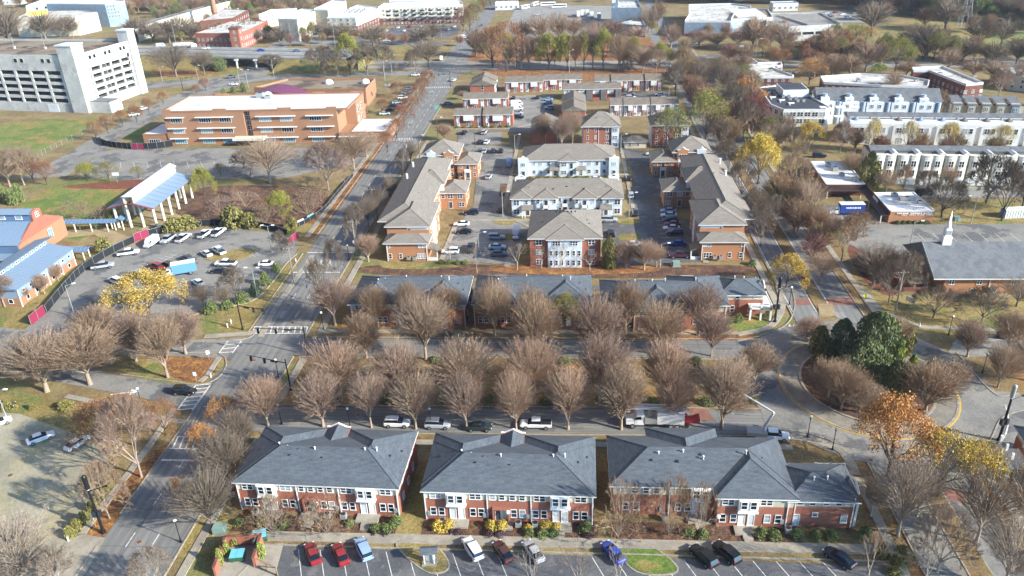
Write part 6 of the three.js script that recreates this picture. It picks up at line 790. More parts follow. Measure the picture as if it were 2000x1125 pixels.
const proto = {
  vase: [0, 1, 2, 3, 4, 5].map(() => fan({ trunk: rr(0.12, 0.22), low: rr(0.2, 0.38), R: rr(0.33, 0.4), r: rr(0.014, 0.018), mains: 6 + Math.floor(rnd() * 5), subs: 55, twigs: 1000, tr: 0.0017, l0: 0.6 })), oak: [0, 1, 2, 3].map((_, i) => i % 2 ? bare({ ...OAK, kids: 3, lens: [0.26, 0.2, 0.15, 0.11], twigs: 16, twigLen: 1.5 }) : fan({ trunk: 0.2, low: 0.24, R: 0.42, r: 0.014, mains: 10, subs: 60, twigs: 620, tr: 0.0017, l0: 0.5 })), thin: [0, 1].map(() => bare(THIN)), far: [0, 1, 2].map(() => fan({ trunk: 0.16, low: 0.2, R: 0.42, r: 0.024, mains: 8, subs: 40, twigs: 420, tr: 0.0042, l0: 0.6, side: 4 })),
  leafy: [0, 1, 2].map(() => leafy(LEAFY)), sparse: [0, 1].map(() => leafy({ ...LEAFY, leaves: 13, clump: 0.065, leaf: 0.0105 })),
  magnolia: [0, 1, 2].map(() => bushy(5200, 0.042, (y) => Math.min(1, 1.25 * Math.sqrt(Math.max(0, 1 - y)) * (0.75 + 0.5 * Math.min(1, y * 4))))), cone: [bushy(2400, 0.06, (y) => 1.02 * Math.pow(1 - y, 0.7) + 0.02)], shrub: [0, 1].map(() => bushy(900, 0.085, (y) => Math.sqrt(Math.max(0, 1 - y * y)))), twiggy: [0, 1].map(() => bare({ ...OAK, trunk: 0.04, mains: 11, tilt: [0.1, 1.1], lens: [0.34, 0.28, 0.2], kids: 3, twigs: 10, twigLen: 1.5, r: 0.012, tr: 0.004 })),
};
const bark = (hex) => C(hex, 0.95), leafM = (hex) => new THREE.MeshStandardMaterial({ color: hex, roughness: 0.85, vertexColors: true, side: THREE.DoubleSide });
const WB = { pink: [bark(0xa89680), bark(0xab8e74)], brown: [bark(0x968571), bark(0xa0866a)], grey: [bark(0x776a5c), bark(0x857562)], tan: [bark(0x9c8c76), bark(0xa38b72)], mauve: [bark(0x9a897a), bark(0x9c836f)], pale: [bark(0xa89a88), bark(0x9c8b78)], dark: [bark(0x54483e), bark(0x6f6152)] };
const LM = { gold: leafM(0xbb9c42), orange: leafM(0xbf8746), yellowgreen: leafM(0x8d8a33), olive: leafM(0x837c40), russet: leafM(0x8a5a3c), red: leafM(0x7a3f38), green: leafM(0x6f7a42), dark: leafM(0x6c7444), lime: leafM(0x8a9444), yellow: leafM(0xc9ad48), plum: leafM(0x4d3236), rust: leafM(0x96633a) };
const first = new Map();
function plant(kind, tone, x, z, h, r, name, label, category, group, y = 0) {
  if (kind === 'vase') r *= 1.03;
  if (z < -400) { h *= 1.2; r *= 1.15; }
  if (tone === 'pink' || tone === 'brown') tone = pick([tone, tone, 'tan', 'mauve']);
  const list = proto[kind], v = Math.floor(rnd() * list.length), key = kind + tone + v; let t = first.get(key);
  if (!t) { const g = list[v], leafed = ['leafy', 'sparse'].includes(kind), body = ['magnolia', 'cone', 'shrub'].includes(kind); t = new THREE.Group(); const wood = body || leafed ? WB.dark : WB[tone]; obj(body || kind === 'twiggy' ? 'stem' : 'trunk', g[0], wood[0], t); if (leafed) { const c = obj('crown', g[2], LM[tone], t); obj('branches', g[1], wood[1], c); } else obj(body ? 'foliage' : 'crown', g[1], body ? LM[tone] : wood[1], t); first.set(key, t); }
  const c = t.clone(); c.name = numbered(name); c.userData = { label, category }; if (group) c.userData.group = group; c.position.set(x, y, z); c.rotation.y = rr(0, 6.28); const k = rr(0.9, 1.1), q = rr(0.93, 1.08); c.scale.set(r * k * q, h * rr(0.95, 1.06), r / k * q); if (h > 4) { c.rotation.x = rr(-0.05, 0.05); c.rotation.z = rr(-0.05, 0.05); } scene.add(c); return c;
}
// a row or clump, listed from left to right: [x, z, height, radius]
function grove(kind, tone, name, what, where, list, o = {}) { list.forEach(([x, z, h, r], i) => plant(kind, tone, x, z, Math.max(h, 0.5), r, name, list.length > 1 ? `${ORD[i]} ${what} from the left ${where}` : `${what} ${where}`, o.cat || 'tree', o.group || (list.length > 1 ? `${what}s ${where}` : undefined), o.y || 0)); }

// park, from the near street to the far houses
grove('vase', 'pink', 'bare_tree', 'bare pinkish tree', 'in the front row along the near park street', [[-56.2,-115.6,11.1,3.7],[-45.8,-115.7,12.4,3.9],[-36.7,-115.5,12,3.3],[-28.4,-115.3,13,3.9],[-19,-115.2,12.9,3.6],[-10,-115.6,12.6,3.4],[-0.6,-115.8,13.1,3.4],[8.9,-116,14.8,4.1],[18.1,-116.8,12.9,3.5],[26.8,-116.7,14.9,4.5]]);
grove('vase', 'pink', 'bare_tree', 'bare pinkish tree', 'in the second row inside the park', [[-44.6,-124.2,14.7,4.9],[-32.7,-123.9,14.4,4.2],[-20,-123.7,15.5,4.7],[-7,-123.6,16,4.5],[5.4,-124.1,16.1,4.8],[17.4,-125,13.7,4.5],[35.4,-130.8,9.7,4]]);
grove('vase', 'brown', 'bare_tree', 'bare brown tree', 'in the third row along the far park street', [[-43.3,-139.6,11.9,4.1],[-30.5,-139.1,14.5,5.5],[-7.6,-140,14.7,5],[5,-140.4,13.9,5.4],[17.8,-141.5,12.8,5],[28.8,-141.1,11.4,3.4]]);
grove('vase', 'brown', 'bare_tree', 'bare brown tree', 'in front of the far townhouses', [[-53.8,-153.5,11,4.7],[-43.7,-152.6,11.4,3.3],[-35.8,-152.2,12.4,3.1],[-27.1,-152.3,11,3.5],[-16.8,-149,13.5,4.2],[-8.5,-149.5,12,3.1],[11.8,-150.3,13.6,3.4],[27.4,-149.6,13.6,4]]);
grove('leafy', 'olive', 'leafy_tree', 'yellow green leafy tree', 'before the middle far townhouse', [[-1.6,-152.5,9.7,4.5]]); grove('leafy', 'yellow', 'leafy_tree', 'bright yellow leafy tree', 'before the right far townhouse', [[20.1,-157.2,8.5,4.8]]); grove('sparse', 'rust', 'leafy_tree', 'tawny half bare tree', 'beside the third park row', [[-26.3,-146.5,8.6,2.8]]);
// left of the avenue
grove('vase', 'brown', 'bare_tree', 'bare grey brown tree', 'on the island in the side street', [[-106,-126.1,13.8,7.1],[-98.3,-128.7,12.1,7.2],[-102.8,-140.9,12,4.6],[-93.1,-137.7,13,4.1],[-83.1,-131.5,14.8,4.5],[-83.4,-140.7,11.9,4.3]]);
grove('leafy', 'gold', 'leafy_tree', 'broad golden yellow tree', 'at the corner of the school car park', [[-99.4,-156.5,12.4,8.2]]);
grove('oak', 'brown', 'bare_tree', 'bare tree', 'left of the lower avenue', [[-73.7,-91,11.6,3.4],[-73.4,-101,16.3,5.5]]); grove('sparse', 'rust', 'leafy_tree', 'tree keeping russet leaves', 'beside the worn lot', [[-83.4,-107.2,11.7,4.9],[-79.1,-109.5,11.2,4.5],[-74.5,-112.6,7.4,3.3]]); grove('oak', 'pale', 'bare_tree', 'pale bare tree', 'in the bottom left corner', [[-79.3,-77.7,10.9,6.2],[-72.5,-75.6,8.9,3.2]]); grove('oak', 'pale', 'bare_tree', 'pale bare tree', 'at the bottom edge beside the avenue', [[-58.6,-76.6,8.4,3.2]]);
grove('sparse', 'orange', 'leafy_tree', 'orange leaved tree', 'right of the lower avenue', [[-62.4,-92.9,7.4,1.5],[-63.3,-104,8.8,2.7],[-63.6,-114.7,7.2,3.6]]); grove('vase', 'grey', 'bare_tree', 'bare grey tree', 'between avenue and first townhouse', [[-55.9,-89.5,11,4.4],[-57.3,-99.8,10.7,3.6],[-58.9,-108.6,8.4,3.1]]);
grove('twiggy', 'brown', 'bare_tree', 'low spreading bare tree', 'in front of the left near townhouse', [[-45.9,-88.5,6.8,3.7],[-37.5,-88.8,7.1,3.6]]); grove('twiggy', 'brown', 'bare_tree', 'low spreading bare tree', 'in front of the right near townhouse', [[7,-89.4,11.6,3.5],[14.6,-90.2,10.7,3.8],[19.5,-91,10.3,2.7]]); grove('thin', 'pale', 'bare_tree', 'slender pale bare tree', 'in the front car park', [[-5.4,-78,9.9,2.1],[0.9,-78.7,9,2.6],[6.3,-78.5,10.2,1.9]]);
// right corner below the roundabout
grove('leafy', 'orange', 'leafy_tree', 'large orange leaved tree', 'below the roundabout', [[51.4,-104.4,15.6,6.9]]); grove('sparse', 'yellow', 'leafy_tree', 'large yellow leaved tree', 'below the roundabout on the right', [[57.4,-99.7,13.3,5.9],[62.6,-100.7,10.8,4.3]]); grove('oak', 'pale', 'bare_tree', 'bare pale tree', 'in the bottom right corner', [[45.7,-95.1,8,2.7],[48.3,-91.1,14.7,4.4],[52.6,-95.3,10.9,3.8],[51.2,-84.2,11.3,4.2],[59,-90,13.1,4.7],[64.8,-90.2,16.2,4],[59,-81.7,12.9,4.4]]); grove('thin', 'pale', 'bare_tree', 'slim bare tree', 'at the bottom right edge', [[40.5,-81,10.4,2.1],[47.7,-80.4,10.3,2.7]]);
grove('magnolia', 'dark', 'evergreen_tree', 'dark glossy evergreen', 'on the roundabout island', [[54.2,-139.6,9.8,3.1],[56.2,-132.4,9.4,4.4],[59.5,-137.4,12.4,4.3],[57.5,-127.8,6.9,2.9],[59.9,-126.5,8.4,3]]); grove('cone', 'lime', 'conifer', 'rounded yellow green conifer', 'on the right of the roundabout island', [[63.9,-135.6,7,1.8],[64.6,-131.7,6.3,2.1]]); grove('shrub', 'olive', 'shrub', 'large olive shrub', 'on the roundabout island', [[50.9,-142.3,6.6,2.3],[51.6,-139.6,4.6,2.1],[68.1,-142.9,6.3,2.3],[69.5,-133.2,4.2,2.2]], { cat: 'shrub' }); grove('vase', 'brown', 'bare_tree', 'small bare tree', 'on the roundabout island', [[49.9,-147.2,5.7,3.2],[48.1,-126.6,8.6,4],[49.4,-122.7,10,3.4],[52.3,-121.8,7.8,3.9],[64.9,-142.9,9.6,3.1],[64.2,-122.4,10.2,4.4],[70.7,-128,7.3,3.5]]);
grove('vase', 'brown', 'bare_tree', 'bare tree', 'on the verge right of the roundabout', [[79.8,-141.5,9.3,3.2],[80.7,-130.6,10.2,3],[88.7,-143.6,9.7,3.6],[87.6,-132.9,9.1,3.9]]); grove('oak', 'grey', 'bare_tree', 'bare spreading tree', 'on the church lawn', [[71.7,-173,12.2,5],[72.5,-164.8,10.4,4],[76.7,-169.3,11.3,4.4],[79.5,-157.6,8.3,4.2],[88.7,-155.4,9,5.5],[99.6,-162.9,7.1,4]]);
// the boulevard
grove('oak', 'grey', 'bare_tree', 'bare street tree', 'along the left of the boulevard', [[52.5,-278.6,11.9,4.5],[52.3,-258.7,11.5,4.3],[51.6,-231.1,12,4.3],[51.3,-211.5,11.3,4.3],[50.6,-197.3,11.7,3.8],[54.4,-205.9,11.3,3.2]]); grove('oak', 'brown', 'bare_tree', 'bare street tree', 'right of the boulevard', [[67,-232.5,14.2,5.4],[61.5,-203.4,10.4,4.6],[67.1,-215.1,12.3,4.3],[59.9,-174.4,8.8,4],[68.1,-200.5,9.2,4.1],[68.4,-186.8,12.9,5.5],[76.4,-200.4,8.8,4.1]]);
grove('leafy', 'yellow', 'leafy_tree', 'pale yellow leafy tree', 'beside the right brick corner block', [[59.8,-245.7,17.5,7.8]]); grove('leafy', 'gold', 'leafy_tree', 'golden young tree', 'left of the boulevard crossing', [[51.3,-172.5,10,4.5]]); grove('leafy', 'gold', 'leafy_tree', 'bright gold tree', 'below the modern flats', [[83.4,-277.3,12.5,5.4]]); grove('sparse', 'red', 'leafy_tree', 'dark red leaved tree', 'left of the modern flats', [[69.2,-302.6,16.5,6.4]]); grove('leafy', 'orange', 'leafy_tree', 'orange leaved tree', 'beside the white roofed flats', [[74.6,-347.4,12.1,4.9],[77.4,-324.5,11.3,3.7]]); grove('sparse', 'yellowgreen', 'leafy_tree', 'tall yellow green tree', 'behind the right brick corner block', [[36.4,-284.2,16.6,7.2],[49.5,-288.1,22.4,7.4]]); grove('oak', 'grey', 'bare_tree', 'tall bare tree', 'shading the upper boulevard', [[47,-363.4,16.4,5.8],[57.2,-393.9,13.4,5.7],[58.6,-374.5,15.9,5.2],[67.7,-387.5,15.6,6.1],[63.6,-339.4,17.2,6],[71.2,-361.6,16.3,5.7],[67,-322.7,15.5,5.8],[63.4,-290.7,16.2,4.7],[73.5,-277.7,11.1,4.5],[75.2,-266.1,12.9,4.3]]);
// behind the shop and among the right hand rows
grove('oak', 'dark', 'bare_tree', 'large bare tree', 'behind the small shop', [[104.7,-216,12.3,6],[121.7,-226.9,15.9,6.8],[119.9,-213.5,16.4,5.6],[129.3,-221.9,12.3,4.4]]); grove('shrub', 'olive', 'shrub', 'tall olive evergreen', 'left of the cream townhouse row', [[90.9,-238.2,12.8,3.6],[94.6,-241.8,8,2.4]], { cat: 'shrub' }); grove('oak', 'brown', 'bare_tree', 'thin bare tree', 'before the cream townhouse row', [[89.5,-248.8,10.5,3.6],[95.3,-233.2,8.9,3.1],[101.2,-236.1,9.5,2.8],[107,-234.2,8.4,3.4],[115.5,-238.5,8.2,2.8]]); grove('sparse', 'yellow', 'leafy_tree', 'half bare yellow tree', 'before the rooftop terrace row', [[104.9,-276.4,12.8,3],[116.6,-275.9,13.1,3.5],[129.8,-275.3,11.7,3.5],[145.6,-271.8,11.6,4.3]]); grove('oak', 'brown', 'bare_tree', 'bare brown tree', 'between the townhouse rows on the right', [[94.5,-276.8,11.7,3.9],[144.4,-318.1,11.5,3.6],[139.8,-356.4,11.5,3.8],[184.3,-354.9,12.6,4.8],[197.2,-366.3,12.3,4.5]]);
// the court and its surroundings
grove('thin', 'pale', 'bare_tree', 'slim pale bare tree', 'behind the far townhouses', [[-31.9,-187.4,6.5,2.3],[-24.1,-180.6,7.7,3],[-13.9,-182.4,6.9,2.9],[-7.6,-182.9,6.3,2.4],[-2.5,-182.6,8.2,3],[4.7,-181.7,5.4,2.8]]); grove('vase', 'pink', 'bare_tree', 'small reddish bare tree', 'at the bottom of the right court', [[13.9,-183.5,8.5,2.7],[18.4,-182.2,8.8,3.2],[21.7,-184,6.6,2.3]]); grove('magnolia', 'olive', 'evergreen_tree', 'narrow evergreen', 'beside the middle brick block', [[9.7,-183.5,9.1,1.9]]); grove('oak', 'grey', 'bare_tree', 'slender bare street tree', 'between avenue and left brick wing', [[-59.3,-162.3,13.5,2.6],[-58.1,-171.7,13.2,2.5],[-59.7,-197.7,12.5,3.4],[-59.5,-211.3,10.4,3],[-58.1,-217.3,11.3,3],[-56.5,-230,10.1,2.7],[-57.9,-257,10,3],[-57.4,-268.1,9.4,2.7]]); grove('vase', 'pink', 'bare_tree', 'small purplish bare tree', 'at the corner of the left brick wing', [[-54,-187.6,8.4,3.1]]); grove('vase', 'pink', 'bare_tree', 'small bare tree', 'beside the brick terraces', [[-49.7,-299.5,7.5,3],[-50.4,-365.8,4.1,2.4],[-10.9,-292.9,12.6,2.9],[-3.4,-283.5,13.8,3.7],[0.4,-288.4,14.7,3.4]]);
// avenue rows and school grounds
grove('sparse', 'russet', 'leafy_tree', 'russet leaved tree', 'in the row left of the upper avenue', [[-69.3,-285,8.5,4.4],[-69.3,-302.6,9.1,4.7],[-69.6,-320.5,9.2,4.7],[-70.3,-339.4,8.8,4.7],[-70.6,-358.5,8.9,4.9],[-71.3,-376.5,9.2,4.9],[-71.6,-393.8,8.6,4.3]]); grove('sparse', 'russet', 'leafy_tree', 'small russet tree', 'in the side car park of the school', [[-83.6,-342.9,6.8,3.6],[-82.6,-373.2,7.3,4.1]]); grove('oak', 'brown', 'bare_tree', 'wide bare tree', 'in front of the orange school', [[-112.4,-258.8,10.6,6.3],[-103.2,-251.5,15.5,8.7],[-80.6,-243.8,16.4,8],[-77.1,-264.8,13,7.7],[-76,-279,10.1,5.7]]);
grove('oak', 'brown', 'bare_tree', 'bare tree', 'at the left edge by the dry lawn', [[-196.7,-250.6,14.3,6.2],[-192.4,-252,14.8,6.8]]); grove('sparse', 'russet', 'leafy_tree', 'reddish half bare tree', 'left of the small lawn', [[-190.3,-254.1,9.4,4.5],[-183.9,-251.8,9.3,4.3]]); grove('leafy', 'yellowgreen', 'leafy_tree', 'small yellow green tree', 'at the forecourt edge', [[-171.1,-255.7,7.5,3.6],[-120.3,-237,11.6,3.8]]); grove('sparse', 'olive', 'leafy_tree', 'small olive tree', 'at the forecourt edge', [[-163,-255.4,7.5,3.4],[-152.4,-256.2,5.3,2.3],[-123.7,-259.1,5.1,2.3]]); grove('leafy', 'yellowgreen', 'leafy_tree', 'yellow leaved tree', 'in the thicket beside the avenue', [[-88.2,-218.6,9.6,4.2]]); grove('twiggy', 'brown', 'bare_shrub', 'brown twiggy thicket', 'beside the school car park', [[-106.6,-220.2,7.5,4.7],[-103.3,-228.8,5.7,4],[-91.3,-213.8,7.4,3.8],[-81.2,-221.8,8,4.7],[-79.8,-232.8,6.9,3.3]], { cat: 'shrub' }); grove('shrub', 'olive', 'shrub', 'olive shrub', 'along the dark fence', [[-118,-209.4,4.6,3],[-115,-211.7,4.3,3.8],[-101.3,-213.1,6.6,5.3],[-95.5,-212.2,4.7,3.3],[-82.1,-210.5,3.7,2.3]], { cat: 'shrub' }); grove('sparse', 'rust', 'leafy_tree', 'rusty half bare tree', 'along the diagonal street', [[-196,-306.6,9.2,3.2],[-196.5,-316.4,8.8,3.2],[-196,-327.6,8.1,3.1],[-192.8,-334.1,8,3.2],[-195,-350.1,7.6,3.1],[-195.9,-366.4,6.6,2.7]]); grove('sparse', 'russet', 'leafy_tree', 'russet tree', 'at the freeway junction', [[-186.8,-394.2,7.3,3.9],[-187.6,-385.5,5.4,2.3]]); grove('oak', 'grey', 'bare_tree', 'bare tree', 'in the school car park', [[-82,-166.1,8,3.7],[-88.6,-162.2,6.1,2.5],[-82.7,-160.9,6.2,2.4],[-78.9,-191.7,7.3,3.1]]); grove('twiggy', 'brown', 'bare_shrub', 'grey thicket', 'behind the covered walk', [[-154.1,-218.1,6.8,4.4],[-147.2,-215.4,7.7,3.9],[-142.2,-214.6,6.7,2.8]], { cat: 'shrub' }); grove('shrub', 'olive', 'shrub', 'yellowing shrub', 'beside the pavilion', [[-131,-194.8,4.2,2.9],[-138.3,-213.7,5,2.2],[-117.1,-211,3.8,2.3]], { cat: 'shrub' }); grove('vase', 'pink', 'bare_tree', 'small reddish tree', 'in front of the classroom wing', [[-139.1,-162,8.4,3.1],[-135.2,-164.7,4.3,1.3],[-133,-168.8,5.8,1.9],[-133.7,-176.1,5.2,1.7]], {}); grove('shrub', 'green', 'shrub', 'green shrub', 'at the left edge below the dry lawn', [[-189.3,-235.3,8.1,2],[-184,-232.8,5.4,2],[-182.9,-235.2,6.6,2]], { cat: 'shrub' });
// freeway side and beyond
grove('oak', 'grey', 'bare_tree', 'bare tree', 'on the freeway verge', [[-219.3,-431.1,16.1,9.9],[-204.8,-435.1,11.5,5.7],[-168.5,-442.4,7.4,6.3],[-135.2,-423.3,13.5,7.4],[-125.3,-422.4,12.1,6],[-109.3,-423.5,14.2,6.3],[-100.2,-422.6,13.9,6],[-78.9,-441.7,12.7,8.8],[-84.5,-431.5,10.9,5.5]]); grove('leafy', 'yellowgreen', 'leafy_tree', 'bright yellow green tree', 'on the freeway verge', [[-119.1,-424.4,20.3,6]]); grove('magnolia', 'dark', 'evergreen_tree', 'dark evergreen', 'on the freeway bank', [[-209,-450.7,7.8,3.2],[-200.8,-445.6,6.3,4.4]], {}); grove('shrub', 'green', 'shrub', 'clipped round evergreen', 'behind the orange school', [[-173.4,-384.4,3.6,1.8],[-169.9,-388.4,3.1,1.8],[-165.3,-390.3,4.6,1.8]], { cat: 'shrub' }); grove('far', 'grey', 'bare_tree', 'bare tree', 'beyond the freeway on the left', [[-394.2,-547.2,24,10.7],[-382,-570.2,17.8,8.1],[-371.3,-581.8,13.8,7.5],[-304.8,-555.7,13.2,9],[-290.6,-549.8,11,7.1],[-276,-543.9,13.5,7],[-270.9,-551.2,15,8.9],[-265,-554.5,9.6,7.1],[-302.7,-708.1,10.2,11.2],[-212,-535.5,8,6.2],[-196.7,-537.4,8,6.9],[-190.1,-544.4,7.7,6.3],[-183.3,-559.8,10.3,5.3],[-164.2,-540.9,9.3,5.9],[-152.5,-539.3,8.6,6.9],[-126.3,-513.3,12.6,8.5],[-96.3,-520.4,9.2,7.2],[-91,-531,9,6.7]], {}); grove('sparse', 'olive', 'leafy_tree', 'olive tree', 'beyond the freeway flats', [[-156.8,-539.9,6,5.2],[-70.8,-611,11.6,5.7],[-70.1,-564.6,11.8,5.3]]); grove('sparse', 'russet', 'leafy_tree', 'russet tree', 'left of the far avenue', [[-74.3,-561,13.5,6],[-72.8,-611.4,10.2,5.7],[-71,-650.7,7.7,5.2]]);
grove('sparse', 'rust', 'leafy_tree', 'tawny tree', 'right of the far avenue', [[-43.1,-438.1,18.9,8.3],[-34.4,-426.6,21.6,8.9]]); grove('leafy', 'yellowgreen', 'leafy_tree', 'yellow green avenue tree', 'in the row behind the brick terraces', [[-12,-427,17.9,5.9],[-2.2,-426,17.3,5.4],[6.5,-426.5,17.6,5.1],[16.7,-424.2,18.7,5.3]]); grove('oak', 'brown', 'bare_tree', 'bare avenue tree', 'in the row behind the brick terraces', [[-27,-431.1,16,5.5],[-22.6,-433.3,14.5,4.9],[2.2,-425.6,16.8,4.6],[11.4,-429.9,21.5,6.2],[24.5,-420.8,16,5.3],[31,-422.8,14,4],[36.7,-417.2,11.3,4.7],[43.1,-415.3,11,5.2]]); grove('far', 'brown', 'bare_tree', 'bare tree', 'along the front of the bus yard', [[-55.7,-471.4,15.6,6],[-30.8,-510.1,13.2,5.7],[-19.3,-503.3,17,7.2],[-7.7,-512.4,16,6.4],[1.3,-518.6,11.8,5.5],[15.9,-522.2,9.1,5.5],[27.5,-526.3,9.4,6.5],[39.1,-506.3,7.9,6.9],[51.3,-546.6,12.9,5.7],[59,-566.7,13.9,5.9]]);
grove('far', 'brown', 'bare_tree', 'bare tree', 'along the cross street on the right', [[58.2,-481.7,13,4.5],[74.9,-484.5,8.7,5.4],[84.6,-480.1,8.1,4.5],[96.6,-481.8,9.2,5.1],[102.7,-468.4,17.3,6.6],[115.1,-479.5,12,5.3],[116.6,-454.7,14.1,6.2],[128.5,-447.5,8.6,6.9],[137.7,-446.5,14.4,5.5],[146.9,-437.1,8.7,6.7]]); grove('far', 'grey', 'bare_tree', 'dark bare tree', 'on the golf course', [[181.3,-508.5,17.1,9.2],[181,-444.4,14.2,6.8],[183.3,-433.2,14.9,7.9],[228.8,-520.2,17.9,8.4],[199.5,-426.1,10.7,5.2],[224.5,-465.8,13,7],[237.5,-467.3,13.1,6.2],[222.8,-419.8,11.2,5.6],[209.4,-417.4,10.7,5.1]]); grove('sparse', 'yellowgreen', 'leafy_tree', 'yellow green tree', 'between deck and golf course', [[142.6,-440.4,9.5,6.8],[163.8,-483.1,9.7,6.5],[159.6,-407.7,14.2,7],[186.5,-430.1,13.3,5.8]]); grove('sparse', 'orange', 'leafy_tree', 'orange tree', 'above the white roofed flats', [[111.8,-383.7,11.8,6.9],[129.9,-515.7,8.5,3.2],[170.4,-485.6,8.3,4.4]]); grove('leafy', 'lime', 'leafy_tree', 'fresh green tree', 'above the white roofed flats', [[147.9,-397.1,7.3,4.2]]); grove('far', 'brown', 'bare_tree', 'tangled bare tree', 'above the modern flats', [[118.5,-399.8,11,6.2],[127.5,-401.3,8.8,5.7],[136.4,-402.8,9.3,5.7],[145.8,-409,12.4,6.3],[157.8,-422.7,10.2,6],[160.7,-395.9,8.4,4.9],[183.5,-405.3,9.8,5],[190.3,-393.1,8.3,5.3],[194.4,-381.8,9.7,5.9]]);
// denser background planting
const farOnes = [], strew = (kind, tone, what, where, q, n, h0, h1) => { const l = Array.from({ length: n }, () => { const u = rnd(), v = rnd(), m = (a, b, t) => [a[0] + (b[0] - a[0]) * t, a[1] + (b[1] - a[1]) * t], p = m(m(q[0], q[1], u), m(q[3], q[2], u), v), h = rr(h0, h1); return [p[0], p[1], h, h * rr(0.32, 0.46)]; }).sort((a, b) => Math.atan2(a[0], -a[1]) - Math.atan2(b[0], -b[1])); if (kind === 'far') { farOnes.push(...l); return; } for (let i = 0; i < n; i += 20) grove(kind, tone, ['leafy', 'sparse'].includes(kind) ? 'leafy_tree' : 'bare_tree', what, i ? where + ', right half' : n > 20 ? where + ', left half' : where, l.slice(i, i + 20)); };
strew('far', 'grey', 'winter tree', 'between golf course and flats', [[120.5,-437.3],[233.8,-414.8],[251.9,-450.5],[136.2,-476.9]], 30, 8, 13); strew('leafy', 'olive', 'olive tree', 'between golf course and flats', [[130.1,-433.5],[232.6,-412.5],[249.2,-445],[148.1,-478.6]], 14, 7, 12); strew('leafy', 'rust', 'rusty tree', 'between golf course and flats', [[114.2,-412.1],[162.4,-407.4],[178.9,-453.3],[134.6,-470.7]], 7, 7, 11); strew('leafy', 'olive', 'olive tree', 'around the mills and flats', [[-308.3,-548.1],[-151.5,-520.2],[-161.3,-556.7],[-329.8,-589.3]], 9, 6, 10); strew('far', 'brown', 'grey winter tree', 'over the upper boulevard', [[51.4,-444.8],[62.2,-443.6],[60.4,-284.4],[52.1,-278.6]], 18, 9, 14); strew('far', 'brown', 'brown winter tree', 'right of the upper boulevard', [[66.8,-457.4],[86.2,-455.2],[77.7,-266],[64.6,-261]], 20, 9, 13); strew('sparse', 'olive', 'half bare olive tree', 'right of the upper boulevard', [[71.1,-429.1],[89.2,-427.2],[74.9,-283.8],[64.6,-278.1]], 8, 8, 12); strew('far', 'brown', 'street tree', 'along the mid boulevard', [[59.2,-250.7],[68.9,-250.4],[68.1,-178.6],[57.3,-184.5]], 14, 7, 11); strew('far', 'grey', 'roadside tree', 'along the far freeway side', [[-184.7,-517],[-68.7,-502.5],[-71.5,-524.6],[-189.8,-532.6]], 10, 6, 9); strew('far', 'brown', 'grove tree', 'behind the avenue row', [[-49.4,-438.7],[46.3,-421.3],[51.5,-474.5],[-52.5,-500.5]], 14, 8, 12); strew('leafy', 'yellowgreen', 'yellowing grove tree', 'behind the avenue row', [[-46.5,-438.4],[46.3,-421.3],[50.8,-466.8],[-48.8,-494.9]], 10, 8, 12); strew('far', 'brown', 'yard tree', 'around the mills', [[-308.3,-548.1],[-160.8,-528.8],[-175.2,-580.3],[-337.6,-604.4]], 14, 7, 11); strew('far', 'grey', 'small winter tree', 'between the townhouse rows', [[94.5,-276.8],[153.4,-263.1],[155.5,-267.4],[96.3,-282.8]], 12, 6, 9); strew('far', 'brown', 'hillside tree', 'behind the stepped white roofed flats', [[60.2,-473.5],[127.5,-465.4],[120.9,-399.6],[70.5,-392.8]], 12, 8, 12); strew('sparse', 'rust', 'tawny tree', 'behind the stepped white roofed flats', [[104,-460.6],[134.5,-449.7],[125.6,-399.1],[101.7,-401.4]], 7, 7, 10);
strew('far', 'grey', 'winter tree', 'behind the ramp and mills', [[-349.2,-610.9],[-182,-604.5],[-207.6,-729],[-423.8,-751]], 30, 8, 13); strew('leafy', 'green', 'evergreen tree', 'behind the ramp and mills', [[-360.8,-632.6],[-189.3,-630.7],[-209.5,-736.2],[-432.2,-766.8]], 10, 7, 12); strew('far', 'brown', 'winter tree', 'around the warehouse and yard', [[21.1,-531],[118,-499.3],[132,-534.6],[25.7,-561]], 10, 7, 11); strew('leafy', 'olive', 'olive tree', 'along the top of the avenue', [[-76.6,-565.6],[-72.5,-665.2],[-50.7,-710.5],[-68.6,-714.2]], 8, 6, 10); strew('far', 'brown', 'winter tree', 'on the golf course edge', [[171.7,-528.7],[277.4,-494.9],[315.4,-569],[200.9,-614.2]], 20, 8, 13); strew('twiggy', 'brown', 'low thicket', 'on the bank beside the school car park', [[-126.6,-243.5],[-80.5,-242.3],[-79.3,-215.6],[-110.8,-214.9]], 16, 2, 3.6);
{ const m = new THREE.InstancedMesh(join([proto.far[1][0].clone(), proto.far[1][1].clone()]), WB.brown[1], farOnes.length), q = new THREE.Object3D(), col = new THREE.Color(); farOnes.forEach(([x, z, h, r], i) => { q.position.set(x, 0, z); q.rotation.set(rr(-0.05, 0.05), rr(0, 6), rr(-0.05, 0.05)); q.scale.set(r, h, r * rr(0.85, 1.15)); q.updateMatrix(); m.setMatrixAt(i, q.matrix); m.setColorAt(i, col.setRGB(rr(0.75, 1.05), rr(0.72, 1), rr(0.68, 0.98))); }); m.name = 'winter_trees'; m.castShadow = m.receiveShadow = true; m.userData = { kind: 'stuff', label: 'massed small winter trees along distant streets and the upper boulevard', category: 'trees' }; scene.add(m); }
